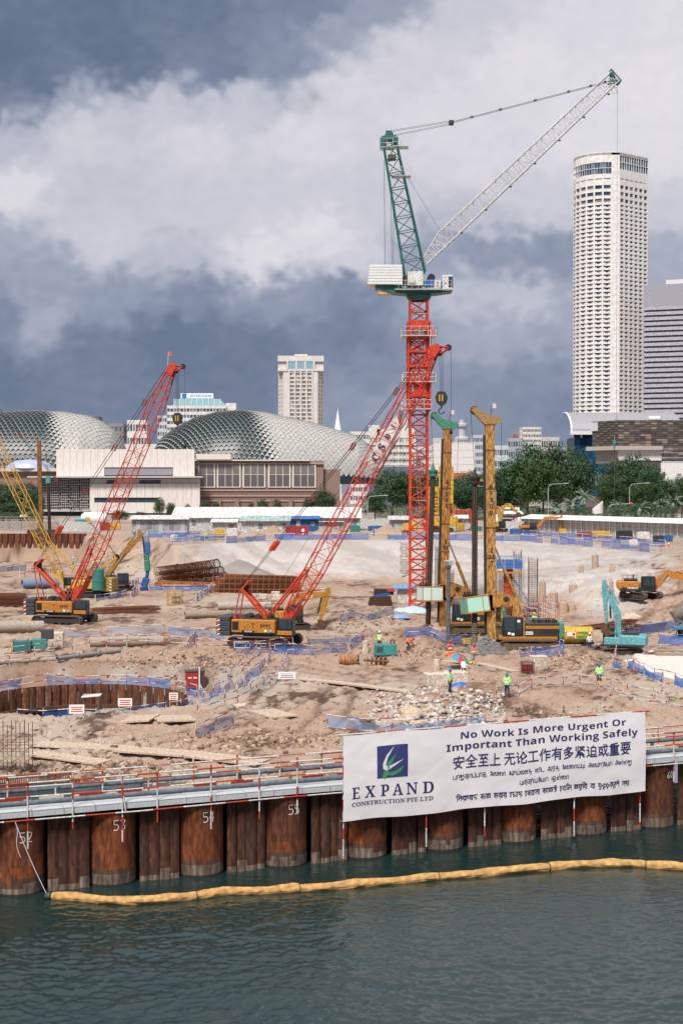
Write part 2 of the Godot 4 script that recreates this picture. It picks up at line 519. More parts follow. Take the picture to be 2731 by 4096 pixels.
func setup_ground() -> void:
	for q in [[[1180,2650],[1450,2690],[1750,2740],[2150,2850],[2500,2900]],[[520,2985],[900,2900],[1200,2800],[1500,2720],[1700,2700]],[[300,2572],[620,2566],[930,2560]],[[880,2690],[1150,2672],[1400,2700]],[[2000,2720],[2250,2690],[2420,2640]],[[1100,2985],[1250,2940],[1330,2850],[1360,2760]]]:
		for i in q.size() - 1:
			var a := gp(q[i][0],q[i][1],0.0)
			var b := gp(q[i + 1][0],q[i + 1][1],0.0)
			ruts.append([Vector2(a.x,-a.z),Vector2(b.x,-b.z)])
	wall_a = gp(0,3293,3.0)
	var wb := gp(2731,3057,3.0)
	wall_a.y = 0
	wb.y = 0
	wall_t = (wb - wall_a).normalized()
	wall_n = Vector3(wall_t.z,0,-wall_t.x)
	shaft = Vector3(-20.6,0,-112.3)
	for m in MOUNDS:
		var p := gp(m[0],m[1],0.0)
		mounds.append([p.x,-p.z,m[2],m[3],m[4]])
	var dark := lin("644a39")
	var mud := lin("a5856d")
	var clay := lin("dabea8")
	var pale := lin("e4d3c1")
	var chalk := lin("f4f0ec")
	var grey := lin("c6c1bc")
	var rows := []
	var d := 55.0
	while d < 470.0:
		rows.append(d)
		d *= 1.0036
	var cols := 281
	var pts := PackedVector3Array()
	var cc := PackedColorArray()
	for j in rows.size():
		var dd: float = rows[j]
		for i in cols:
			var u := -0.36 + 0.72 * i / (cols - 1.0)
			var x := u * dd
			var z := dd
			var q := (Vector3(x,0,-z) - wall_a).dot(wall_n)
			if q < 1.7:
				z = dd + (1.7 - q) / -wall_n.z
				q = 1.7
			pts.append(Vector3(x,ground_h(x,z),-z))
			var b := bank_at(u)
			var t := (z - b.x) / (b.y - b.x)
			var k1 := 0.8 * n1.get_noise_2d(x * 11 + 500,z * 6 + 70) + 0.5 * n2.get_noise_2d(x * 46,z * 22) + 0.45 * n3.get_noise_2d(x * 150,z * 90)
			var k2 := n1.get_noise_2d(x * 5 - 900,z * 3 + 470) + 0.6 * n3.get_noise_2d(x * 30,z * 12)
			var c := clay.lerp(pale,sstep(-0.1,0.45,k2))
			c = c.lerp(mud,sstep(0.05,0.45,k1) * 0.8)
			c = c.lerp(dark,sstep(0.25,0.55,k1 + 0.25 * k2) * 0.85)
			for m in mounds:
				var ex: float = (x - m[0]) / m[2]
				var ey: float = (z - m[1]) / m[3]
				var r := ex * ex + ey * ey
				if r < 3.0 and m[4] > 0.6: c = c.lerp(mud if k1 > -0.1 else clay,0.75 * exp(-r * 1.2))
			if z < 145.0: c = c.lerp(dark,0.7 * clampf(rut_at(x,z),0,1))
			if t > 0.0:
				var w := sstep(0.02,0.2,t + k1 * 0.15)
				var px := u * FP + 1365.5
				var ch := chalk.lerp(grey,sstep(-0.15,0.4,n1.get_noise_2d(x * 13 + z * 8,z * 2.2) + 0.4 * k2) * 0.55)
				ch = ch.lerp(pale,sstep(0.1,0.5,k1) * 0.6)
				var white := sstep(600,900,px) * (1.0 - sstep(2440,2640,px + k1 * 250 - t * 120))
				c = c.lerp(ch,w * white * (1.0 - sstep(1.0,1.06,t)))
				if t > 1.0: c = c.lerp(pale,0.6)
			if Vector2(x - shaft.x,z + shaft.z).length() < 15.5: c = c.lerp(mud.lerp(grey,sstep(-0.3,0.3,k2)),0.65)
			cc.append(c)
	var gm := vmt(0.95,"soil",0.35).duplicate() as StandardMaterial3D
	gm.normal_enabled = true
	gm.normal_texture = bump_img("soilbump",1024,0.04,9.0)
	gm.normal_scale = 2.0
	solo("ground",grid_mesh(pts,rows.size(),cols,cc),gm,"bare churned clay and rubble ground of the site","ground","","structure")
	var m := MB.new()
	m.col = lin("9b958c")
	var y := PLATEAU - 0.35
	m.quad(Vector3(-900,y,-440),Vector3(900,y,-440),Vector3(1400,y,-2300),Vector3(-1400,y,-2300))
	for s in [-1,1]:
		m.quad(Vector3(s * 130.0 if s > 0 else -900.0,-0.2,-150),Vector3(900.0 if s > 0 else s * 130.0,-0.2,-150),Vector3(900.0 if s > 0 else s * 130.0,-0.2,-440),Vector3(s * 130.0 if s > 0 else -900.0,-0.2,-440))
	solo("town_ground",m.mesh(),vmt(0.9,"blotch",0.02),"paved ground between the distant buildings","ground","","structure")
	water()
func water() -> void:
	var f := FastNoiseLite.new()
	f.seed = 77
	f.frequency = 1.0
	f.fractal_octaves = 3
	f.fractal_gain = 0.5
	var rows := 520
	var cols := 460
	var pts := PackedVector3Array()
	for j in rows:
		var z := 30.0 + 44.0 * j / (rows - 1.0)
		for i in cols:
			var x := (-0.30 + 0.60 * i / (cols - 1.0)) * z
			var near := 0.5 + 0.75 * sstep(57.0,44.0,z)
			var h := f.get_noise_2d(x * 1.25,z * 2.2) * 0.044 + f.get_noise_2d(x * 0.3 + 50,z * 0.5) * 0.05 + f.get_noise_2d(x * 3.2,z * 5.6 + 90) * 0.014
			pts.append(Vector3(x,WATER_Y + h * near,-z))
	var m := StandardMaterial3D.new()
	m.albedo_color = Color("1a2e2c")
	m.roughness = 0.04
	m.metallic_specular = 0.5
	m.normal_enabled = true
	m.normal_texture = bump_img("ripple",512,0.03,5.0,1.0,1.0)
	m.normal_scale = 0.35
	m.uv1_triplanar = true
	m.uv1_world_triplanar = true
	m.uv1_scale = Vector3(0.45,0.45,0.9)
	solo("water",grid_mesh(pts,rows,cols,PackedColorArray()),m,"dark green rippled harbour water","water","","structure")
	var b := MB.new()
	b.quad(Vector3(-400,WATER_Y - 0.15,60),Vector3(400,WATER_Y - 0.15,60),Vector3(400,WATER_Y - 0.15,-74),Vector3(-400,WATER_Y - 0.15,-74))
	solo("open_water",b.mesh(),m,"open water beyond the quay","water","","structure")
# quay: pile wall,walkway,banner,boom
func along(px: float) -> float:
	var r := ray(px,3300)
	var p := Vector2(wall_a.x,wall_a.z)
	var d := Vector2(r.x,r.z)
	var t := Vector2(wall_t.x,wall_t.z)
	var k := -p.cross(d) / t.cross(d)
	return k
func quay(s: float,back := 0.0,h := 0.0) -> Vector3:
	var p := wall_a + wall_t * s + wall_n * back
	return Vector3(p.x,h,p.z)
func stripes(parent: Node3D,called: String,a: Vector3,b: Vector3,r: float,c0: Color,c1: Color,len0 := 0.75,off := 0.0) -> MeshInstance3D:
	var m := MB.new()
	var l := (b - a).length()
	var f := (b - a) / l
	var s := -off
	var k := 0
	while s < l - 0.01:
		var e := minf(s + len0 * (1.25 if (c0 if k % 2 == 0 else c1) == WHITE else 0.8) * (1.0 + 0.12 * sin(k * 7.3 + off * 5)),l)
		if e > 0.01:
			m.col = c0 if k % 2 == 0 else c1
			m.tube(a + f * maxf(s,0),a + f * e,r,r,8,s <= 0 or e >= l)
		s = e
		k += 1
	return part(parent,called,m.mesh(),vmt(0.6,"blotch",1.3))
const RED := Color(0.48,0.055,0.025)
const WHITE := Color(0.72,0.71,0.69)
const BLUE := Color(0.05,0.17,0.42)
func make_quay() -> void:
	var s0 := along(96)
	var s1 := along(2665)
	var pitch := (s1 - s0) / 8.0
	var wall := thing("pile_wall","rusty brown wall of round steel pipe piles and dark sheet piles above the water","wall")
	var rust := vmt(0.85,"rust",0.45)
	var sheet := []
	for vv in 3:
		var m := MB.new()
		var w := 0.42
		var y0 := WATER_Y - 1.5
		var y1 := 3.0
		var N := 18
		for j in N:
			var ya := lerpf(y0,y1,j / float(N))
			var yb := lerpf(y0,y1,(j + 1) / float(N))
			var tide := WATER_Y + 0.38 + 0.1 * sin(j * 3 + vv * 2)
			m.col = lin("8b8279") if yb < tide else [lin("5e3e2e"),lin("593b2e"),lin("634231")][vv]
			var za := 0.0 if vv != 1 else 0.03
			m.quad(Vector3(-w / 2,ya,za - 0.05),Vector3(-w / 2 + 0.14,ya,za),Vector3(-w / 2 + 0.14,yb,za),Vector3(-w / 2,yb,za - 0.05))
			m.quad(Vector3(-w / 2 + 0.14,ya,za),Vector3(w / 2 - 0.14,ya,za),Vector3(w / 2 - 0.14,yb,za),Vector3(-w / 2 + 0.14,yb,za))
			m.quad(Vector3(w / 2 - 0.14,ya,za),Vector3(w / 2,ya,za - 0.05),Vector3(w / 2,yb,za - 0.05),Vector3(w / 2 - 0.14,yb,za))
		sheet.append(m.mesh())
	var face := Basis(wall_t,Vector3.UP,-wall_n)
	var shades := ["7c4827","854b25","724224","8b4e24","6b3f28"]
	for k in range(-2,12):
		var sc := s0 + k * pitch
		var m := MB.new()
		var N := 22
		var R := 0.97
		var seg := 28
		var y0 := WATER_Y - 1.5
		var y1 := 2.96
		var base := lin(shades[(k * 3 + 10) % 5])
		var orange := lin("a85c1e")
		for j in N:
			for i in seg:
				var a0 := TAU * i / seg
				var a1 := TAU * (i + 1) / seg
				var ya := lerpf(y0,y1,j / float(N))
				var yb := lerpf(y0,y1,(j + 1) / float(N))
				var am := (a0 + a1) / 2
				var ym := (ya + yb) / 2
				var nz := n1.get_noise_3d(cos(am) * 60 + k * 400,ym * 22,sin(am) * 60)
				var nf := n2.get_noise_3d(cos(am) * 160 + k * 400,ym * 16,sin(am) * 160)
				var c := base.lerp(lin("6b4028"),sstep(0.0,0.4,nz))
				var cut := 1.35 + 0.35 * sin(am * 2.0 + k) + nf * 0.2
				if (k == 0 or k == 4) and ym < cut and nf + 0.5 * nz > -0.1: c = c.lerp(orange,0.75)
				elif ym < 1.0 + nz * 0.8 and nf > 0.0: c = c.lerp(orange,0.35)
				if ym < WATER_Y + 0.62 + nf * 0.22: c = lin("6d4f3f").lerp(lin("53433a"),0.5 + nz)
				if ym < WATER_Y + 0.42 + nf * 0.2: c = lin("8f857b").lerp(lin("6e665e"),0.5 + nf)
				if ym < WATER_Y + 0.08 + nf * 0.1: c = lin("3b3a33")
				m.col = c
				var d0 := Vector3(cos(a0),0,sin(a0))
				var d1 := Vector3(cos(a1),0,sin(a1))
				m.squad(d1 * R + Vector3.UP * ya,d0 * R + Vector3.UP * ya,d0 * R + Vector3.UP * yb,d1 * R + Vector3.UP * yb,d1,d0,d0,d1)
		var pile := part(wall,"pipe_pile",m.mesh(),rust,Transform3D(face,quay(sc,1.15)))
		if k in [0,1,2,3,8]:
			number_on(pile,str(52 + k),0.12 if k != 8 else 0.35,2.72 - (0.05 if k != 0 else 0.2),0.38 if k < 8 else 0.3,R + 0.006)
		for q in 4:
			var x := sc + 0.97 + 0.02 + (pitch - 1.98) * (q + 0.5) / 4.0
			var sp := part(wall,"sheet_pile",sheet[(q + k + 9) % 3],rust,Transform3D(face,quay(x,0.5 + 0.05 * sin(q * 2.0 + k))))
			sp.scale.x = (pitch - 1.98) / 4.0 / 0.42
	beam(wall,"capping_beam",quay(-9,1.35,3.06),quay(42,1.35,3.06),0.9,0.18,mt("5a4a40",0.9,0,"dirt"))
	walkway()
	banner()
	boom()
func number_on(pile: Node3D,s: String,ang: float,y: float,h: float,r: float) -> void:
	var dig := {"5": [[0.5,0],[0.05,0],[0.05,0.42],[0.4,0.42],[0.5,0.6],[0.48,0.85],[0.3,1],[0,0.95]],"2": [[0,0.15],[0.2,0],[0.45,0.05],[0.5,0.3],[0.3,0.6],[0,0.95],[0.2,0.92],[0.55,1]],
		"3": [[0,0.05],[0.4,0],[0.5,0.2],[0.2,0.45],[0.5,0.6],[0.45,0.9],[0.1,1]],"4": [[0.35,1],[0.35,0],[0,0.6],[0.55,0.6]],"6": [[0.45,0.05],[0.1,0.4],[0,0.75],[0.25,1],[0.5,0.8],[0.35,0.55],[0.05,0.7]],"0": [[0.25,0],[0,0.4],[0.1,0.9],[0.35,1],[0.5,0.6],[0.4,0.1],[0.25,0]]}
	var m := MB.new()
	var x := -h * 0.62
	for ch in s:
		var pts: Array = dig[ch]
		for i in pts.size() - 1:
			var q := []
			for e in 5:
				var p: Vector2 = Vector2(pts[i][0],pts[i][1]).lerp(Vector2(pts[i + 1][0],pts[i + 1][1]),e / 4.0)
				var a := ang + (x + p.x * h) / r
				q.append(Vector3(sin(a) * r,y - p.y * h,cos(a) * r))
			for e in 4: m.bar(q[e],q[e + 1],0.03,0.006,Vector3(sin(ang),0,cos(ang)))
		x += h * 0.72
	part(pile,"number",m.mesh(),mt("e6ddd0",0.9))
func walkway() -> void:
	var y := 3.38
	var w := thing("scaffold_walkway","grey plank walkway with red and white tube railings along the pile wall","walkway")
	var galv := mt("c6cacd",0.6,0.1,"faint",0.8)
	var dk := mt("a9aeb2",0.6,0.1)
	var sa := -6.0
	var sb := 34.0
	var m := MB.new()
	m.box(Vector3(0,0,0),Vector3(1.18,0.012,0.46))
	m.box(Vector3(0,-0.12,0.224),Vector3(1.18,0.24,0.012))
	for i in 9:
		m.box(Vector3(-0.5 + i * 0.125,-0.1,0.233),Vector3(0.035,0.03,0.008))
		m.box(Vector3(-0.5 + i * 0.125,-0.15,0.233),Vector3(0.035,0.03,0.008))
	m.box(Vector3(-0.585,-0.12,0.236),Vector3(0.02,0.24,0.014))
	m.box(Vector3(0,-0.006,0.236),Vector3(1.18,0.02,0.012))
	var front := m.mesh()
	var m2 := MB.new()
	m2.box(Vector3.ZERO,Vector3(1.18,0.04,0.44))
	var plank := m2.mesh()
	var face := Basis(wall_t,Vector3.UP,-wall_n)
	var n := int((sb - sa) / 1.2)
	for i in n:
		var s := sa + (i + 0.5) * 1.2
		part(w,"edge_plank",front,galv,Transform3D(face.rotated(wall_n,0.004 * sin(i * 3.0)),quay(s,0.24,y + 0.004 * sin(i * 5.0))))
		for k in 2:
			part(w,"plank",plank,galv if (i + k) % 5 else dk,Transform3D(face,quay(s + 0.2 * k,0.72 + k * 0.47,y - 0.012 + 0.006 * sin(i * 2.3 + k * 4))))
	var fx := [-420,-60,112,292,490,630,844,1037,1188,1372,1703,1936,2293,2556,2690,2860,3100]
	for i in fx.size():
		var s := along(fx[i])
		var top := y + 1.22 if i not in [3,8] else y + 1.3
		var low := y - 1.15 + 0.35 * sin(i * 2.7)
		if fx[i] > 1300 and fx[i] < 2600:
			top = 5.5
			low = 0.45 + 0.25 * sin(i * 1.9)
		stripes(w,"post",quay(s,-0.03,low),quay(s,-0.03,top),0.034,RED if i % 2 else WHITE,WHITE if i % 2 else RED,0.62,0.1 * (i % 5))
		blk(w,"coupler",quay(s,-0.03,y + 1.08),Vector3(0.1,0.1,0.1),mt("b8852a",0.6,0.3,"dirt",3.0))
		rod(w,"transom",quay(s,-0.05,y - 0.28),quay(s,1.75,y - 0.28),0.024,mt("8a8f92",0.5,0.5))
	for i in 22:
		var s := -5.0 + i * 1.85
		stripes(w,"post",quay(s,1.72,y - 0.3),quay(s,1.72,y + 1.18 + 0.08 * sin(i * 4.0)),0.033,WHITE if i % 3 else RED,RED if i % 3 else WHITE,0.7,0.13 * (i % 4))
		for hh in [1.02,0.55]: blk(w,"coupler",quay(s,1.70,y + hh),Vector3(0.09,0.09,0.09),mt("d09b2c",0.6,0.3))
	var rails := [[-0.07,1.08,1.9],[-0.07,0.55,0.0],[-0.07,-0.33,1.2],[1.69,1.02,0.4],[1.69,0.98,2.2],[1.69,0.55,1.0],[1.69,0.16,0.7]]
	for r in rails:
		if r[1] == 0.55 and r[0] < 0: continue
		for k in 7:
			var p := sa + (sb - sa) * k / 7.0
			var q := sa + (sb - sa) * (k + 1) / 7.0 + 0.25
			stripes(w,"rail",quay(p,r[0] - 0.02 * (k % 2),y + r[1] + 0.03 * sin(k * 2.0 + r[2])),quay(q,r[0] - 0.02 * (k % 2),y + r[1] + 0.03 * sin((k + 1) * 2.0 + r[2])),0.031,WHITE,RED,1.35,r[2] * 0.7 + k * 0.31)
	for i in 26:
		var s := sa + i * 1.55
		beam(w,"toe_board",quay(s,1.62,y + 0.07),quay(s + 0.95,1.62,y + 0.07),0.03,0.13,mt("a8301e",0.7,0,"dirt",1.0) if i % 3 != 2 else mt("dcd8d2",0.7,0,"dirt",1.0))
	for i in [4,13]:
		var s := along(fx[i])
		stripes(w,"brace",quay(s + 0.12,-0.1,y - 0.35),quay(s - 0.1,-0.1,y + 1.3),0.028,WHITE,RED,0.6,0.2)
	for k in 2:
		var pm := mt("6f7b86",0.5,0.1,"blotch",0.7)
		var o := thing("service_pipe",["grey plastic pipe lying on the walkway planks","grey plastic pipe raised behind the back railing of the walkway"][k],"pipe")
		for i in 8:
			var a := sa + (sb - sa) * i / 8.0
			var b := sa + (sb - sa) * (i + 1) / 8.0
			var hh: float = [0.115,0.36][k]
			rod(o,"pipe_length",quay(a,[0.86,1.98][k],y + hh),quay(b,[0.86,1.98][k],y + hh),0.09,pm)
			rod(o,"pipe_collar",quay(b - 0.12,[0.86,1.98][k],y + hh),quay(b + 0.12,[0.86,1.98][k],y + hh),0.104,mt("5d6872",0.5))
			if k == 1: blk(o,"support",quay(a + 1.0,1.98,y + 0.1),Vector3(0.14,0.36,0.14),mt("7a6a58",0.9))
	var pump := thing("hose_reel","round black and yellow hose reel behind the railing beside the banner","reel",quay(along(2545),2.3,3.2))
	var pmx := MB.new()
	pmx.lathe([Vector2(0.0,-0.12),Vector2(0.55,-0.12),Vector2(0.55,0.12),Vector2(0,0.12)],20,Transform3D(Basis(Vector3.RIGHT,PI / 2) ,Vector3(0,0.62,0)))
	part(pump,"drum",pmx.mesh(),mt("c79a3a",0.7,0,"dirt",1.5))
	var pm3 := MB.new()
	for i in 24:
		var a := TAU * i / 24
		var b := TAU * (i + 1) / 24
		pm3.tube(Vector3(cos(a) * 0.58,0.62 + sin(a) * 0.58,0),Vector3(cos(b) * 0.58,0.62 + sin(b) * 0.58,0),0.09,0.09,6,false)
	part(pump,"hose",pm3.mesh(),mt("202022",0.6))
	for s in [-1,1]: beam(pump,"leg",Vector3(s * 0.35,0,0),Vector3(0,0.62,0.16),0.06,0.06,mt("8f8f8a",0.5,0.4))
# banner with its lettering
var ban_w := 14.5
var ban_b := Basis()
var ban_o := Vector3.ZERO
func ban_pt(u: float,v: float,lift: float) -> Vector3:
	var x := u * ban_w
	var y := v * 3.52
	var sag := 0.05 * sin(v * PI) * (1.0 + 0.4 * sin(u * 9.0))
	var z := sag + 0.03 * sin(u * 46.0 + v * 3.0) * (0.2 + 0.8 * (1.0 - v)) + 0.05 * n1.get_noise_2d(x * 11.0 + y * 16.0,y * 18.0 - x * 5.0) + 0.03 * absf(n2.get_noise_2d(x * 16.0 - y * 20.0,y * 9.0))
	var scallop := -0.03 * sin(u * 25.0 + 0.6) * v + 0.035 * sin(u * 19.0) * (1.0 - v)
	return ban_o + ban_b * Vector3(x,y + scallop + u * 0.12,z + lift)
func ban_u(xp: float) -> float:
	var u := (xp - 38.0) / 1350.0
	return u * 58.2 / (63.6 + u * (58.2 - 63.6))
func warp_text(parent: Node3D,called: String,s: String,x0: float,x1: float,vb: float,cap: float,serif: bool,mtl: Material,bold := true) -> void:
	var t := TextMesh.new()
	t.text = s
	t.font = font(serif,bold)
	t.font_size = 64
	t.pixel_size = 0.01
	t.depth = 0.0
	t.curve_step = 1.0
	var ar := t.get_mesh_arrays()
	var vs: PackedVector3Array = ar[Mesh.ARRAY_VERTEX]
	var ix = ar[Mesh.ARRAY_INDEX]
	var bb := t.get_aabb()
	var u0 := ban_u(x0)
	var u1 := ban_u(x1)
	var asc := 0.46
	var tt := TextMesh.new()
	tt.text = "E"
	tt.font = t.font
	tt.font_size = 64
	tt.pixel_size = 0.01
	var eb := tt.get_aabb()
	var m := MB.new()
	var conv := func(p: Vector3) -> Vector3:
		return ban_pt(u0 + (u1 - u0) * (p.x - bb.position.x) / bb.size.x,1.0 - vb + (p.y - eb.position.y) / eb.size.y * cap,0.012)
	for i in range(0,ix.size(),3):
		var a: Vector3 = vs[ix[i]]
		var b: Vector3 = vs[ix[i + 1]]
		var d: Vector3 = vs[ix[i + 2]]
		if (b - a).cross(d - a).z < 0:
			var q := b
			b = d
			d = q
		m.tri(conv.call(a),conv.call(b),conv.call(d))
	part(parent,called,m.mesh(),mtl)
func strokes(m: MB,g: Array,u0: float,v0: float,w: float,h: float,th: float) -> void:
	for st in g:
		for i in st.size() - 1:
			var a := Vector2(u0 + st[i][0] * 0.1 * w,v0 - st[i][1] * 0.1 * h)
			var b := Vector2(u0 + st[i + 1][0] * 0.1 * w,v0 - st[i + 1][1] * 0.1 * h)
			var am := Vector2(a.x * ban_w,a.y * 3.52)
			var bm := Vector2(b.x * ban_w,b.y * 3.52)
			var dn := (bm - am)
			if dn.length() < 1e-5: continue
			dn = dn.normalized()
			var nn := Vector2(-dn.y,dn.x) * th * 0.5
			am -= dn * th * 0.35
			bm += dn * th * 0.35
			var q := []
			for p in [am - nn,bm - nn,bm + nn,am + nn]: q.append(ban_pt(p.x / ban_w,p.y / 3.52,0.012))
			m.quad(q[0],q[1],q[2],q[3])
const HAN := {"安": [[[5,0],[5,1.2]],[[1,3],[1,1.5],[9,1.5],[9,3]],[[4.6,2.6],[2.6,6.5],[7.5,9.6]],[[6.8,4.5],[5,8],[1.5,9.7]],[[0.5,4.6],[9.5,4.6]]],
	"全": [[[5,0],[3,2.5],[0.5,4.2]],[[5,0],[7,2.5],[9.5,4.2]],[[2.5,4.6],[7.5,4.6]],[[2.5,7],[7.5,7]],[[1,9.6],[9,9.6]],[[5,4.6],[5,9.6]]],
	"至": [[[1,0.7],[9,0.7]],[[4.6,0.7],[2.5,3.8],[7.8,3.4]],[[6.5,2.2],[8.5,4.6]],[[2,6.6],[8,6.6]],[[5,4.4],[5,9.4]],[[0.6,9.5],[9.4,9.5]]],
	"上": [[[4.6,0.4],[4.6,9.3]],[[4.6,4.2],[8.6,4.2]],[[0.6,9.4],[9.4,9.4]]],
	"无": [[[1.6,1],[8.4,1]],[[0.6,4],[9.4,4]],[[4.7,1],[4.4,5],[1,9.6]],[[5.8,4],[5.8,8.8],[6.4,9.3],[9,9.3],[9.3,7.6]]],
	"论": [[[1,0.5],[2.2,1.8]],[[0.4,3.6],[1.9,3.6],[1.9,8.8],[3.2,7.6]],[[6.5,0.3],[5,3],[3.3,4.8]],[[6.5,0.3],[8,2.8],[9.7,4.4]],[[8.6,4.6],[5,6.6]],[[5,4.2],[5,9.2],[9.2,9.2],[9.4,7.4]]],
	"工": [[[1.2,1.4],[8.8,1.4]],[[5,1.4],[5,8.8]],[[0.5,8.8],[9.5,8.8]]],
	"作": [[[3,0.3],[0.5,5]],[[2.1,2.8],[2.1,9.8]],[[5.2,0.3],[3.6,3.8]],[[4.4,2.4],[9.5,2.4]],[[5.9,2.4],[5.9,9.8]],[[5.9,5],[9,5]],[[5.9,7.4],[9.2,7.4]]],
	"有": [[[0.6,1.8],[9.4,1.8]],[[4.2,0.2],[3,4],[0.4,6.8]],[[3.2,3.8],[3.2,9.8]],[[3.2,3.8],[8,3.8],[8,9.6],[6.8,9.4]],[[3.2,5.6],[8,5.6]],[[3.2,7.4],[8,7.4]]],
	"多": [[[4.8,0.2],[3,2.2],[1,3.2]],[[3.8,1.2],[7.6,1.2],[5,3.8],[1,5.2]],[[3.4,2.2],[4.8,3.2]],[[6,4.2],[4,6.2],[2,7.2]],[[5.2,5.4],[9,5.4],[6,8.4],[1.2,9.9]],[[4.6,6.6],[6,7.6]]],
	"紧": [[[1.4,0.6],[1.4,3.8]],[[3.2,0.2],[3.2,4.2]],[[4.6,0.8],[8.6,0.8],[6.4,3],[4.4,4]],[[5,1.4],[6.6,3],[9,4]],[[5,4],[2.6,5.4],[6.4,5.6],[2,7.2],[8.2,7]],[[6.8,5.9],[8.6,7.6]],[[5,7.2],[5,9.9]],[[2.8,8],[1,9.4]],[[7,8],[8.8,9.4]]],
	"迫": [[[1,0.8],[2.2,2]],[[0.5,3.8],[2.2,3.8],[2.2,7.8],[0.5,9.2]],[[2.2,7.8],[4.5,9.4],[9.6,9.4]],[[6.4,0.2],[5.6,1.8]],[[4.4,1.8],[4.4,7.8]],[[4.4,1.8],[8.6,1.8],[8.6,7.8],[4.4,7.8]],[[4.4,4.8],[8.6,4.8]]],
	"或": [[[0.6,2.2],[9.4,2.2]],[[1.4,3.8],[1.4,6.6],[4.2,6.6],[4.2,3.8],[1.4,3.8]],[[0.6,8.6],[4.8,7.8]],[[5.8,0.3],[6.4,5],[8,9],[9.4,9.4],[9.6,7.6]],[[8.6,4],[7,7],[4.8,9.6]],[[7.4,0.4],[8.6,1.6]]],
	"重": [[[8,0.3],[2,1.2]],[[0.6,2.4],[9.4,2.4]],[[2,3.6],[8,3.6],[8,6.6],[2,6.6],[2,3.6]],[[2,5.1],[8,5.1]],[[5,1],[5,9.6]],[[1.4,8.1],[8.6,8.1]],[[0.6,9.6],[9.4,9.6]]],
	"要": [[[0.8,0.6],[9.2,0.6]],[[1.6,2.2],[8.4,2.2],[8.4,4.6],[1.6,4.6],[1.6,2.2]],[[3.8,0.6],[3.8,4.6]],[[6.2,0.6],[6.2,4.6]],[[0.6,6.2],[9.4,6.2]],[[4.6,4.8],[2.8,7.8],[7.8,9.8]],[[7,6.2],[5.4,8.8],[1.4,9.8]]]}
const TAM := {"ப": [9,[[[1,2],[1,9],[8,9],[8,2]]]],"ா": [7,[[[1,9],[1,3],[2,2],[5,2],[6,3],[6,9]]]],"து": [12,[[[1,3],[3,2],[5,3],[5,6],[3,7],[1,6],[2,4],[6,5],[9,2],[10,4],[10,8],[6,10],[2,12],[10,12]]]],"க": [10,[[[1,2],[9,2]],[[5,2],[5,9],[2,9],[1,7],[3,5],[8,5],[9,7],[8,9],[6,12]]]],"்": [0,[[[-4,-1],[-3.4,-1]]]],
	"வ": [11,[[[2,5],[3,3],[1,3],[1,8],[3,9],[5,7],[5,3],[7,2],[7,9],[10,9],[10,2]]]],"ே": [7,[[[2,9],[1,7],[3,6],[4,8],[5,4],[4,1],[2,0],[1,3],[4,3],[6,5],[6,9]]]],"ெ": [7,[[[2,9],[1,7],[3,6],[4,8],[5,4],[4,2],[2,2],[3,4],[6,5],[6,9]]]],"ை": [10,[[[1,8],[2,9],[4,8],[4,3],[2,2],[1,5],[6,6],[9,3],[8,2],[6,3],[7,9],[9,9]]]],
	"ல": [10,[[[2,6],[3,4],[1,4],[1,8],[4,9],[5,5],[5,3],[8,2],[9,5],[8,9],[9,9]]]],"ச": [10,[[[1,2],[9,2]],[[5,2],[5,9],[1,9],[2,6],[6,5],[9,5]]]],"ய": [11,[[[2,2],[1,6],[2,9],[5,8],[5,2],[5,9],[10,9],[10,2]]]],"த": [10,[[[1,2],[5,2],[5,6],[3,8],[1,6],[3,5],[8,6],[9,9],[5,12]]]],"ி": [4,[[[-1,4],[1,0],[3,2],[3,9]]]],
	"ட": [9,[[[1,2],[1,9],[8,9]]]],"எ": [11,[[[3,6],[1,6],[1,8],[3,9],[5,7],[4,3],[2,2],[7,2],[7,9],[10,9],[10,2]]]],"ந": [9,[[[1,2],[8,2]],[[2,2],[2,9]],[[2,5],[6,5],[7,9],[3,12]]]],"ும": [10,[[[1,2],[1,9],[9,9],[9,4],[6,4],[6,12]]]],"ம": [10,[[[1,2],[1,9],[9,9],[9,5],[7,3],[5,5],[5,9]]]],"அ": [12,[[[4,5],[2,5],[1,8],[3,9],[6,7],[6,3],[3,1],[8,2],[8,9]],[[6,6],[11,6]],[[11,2],[11,10]]]],
	"ர": [7,[[[1,9],[1,2],[6,2],[6,9],[5,11]]]],"இ": [12,[[[1,9],[1,4],[4,2],[8,2],[10,5],[8,8],[3,8],[4,5],[10,11],[4,12]]]],",": [3,[[[1,9],[0.5,11]]]]," ": [7,[]]}
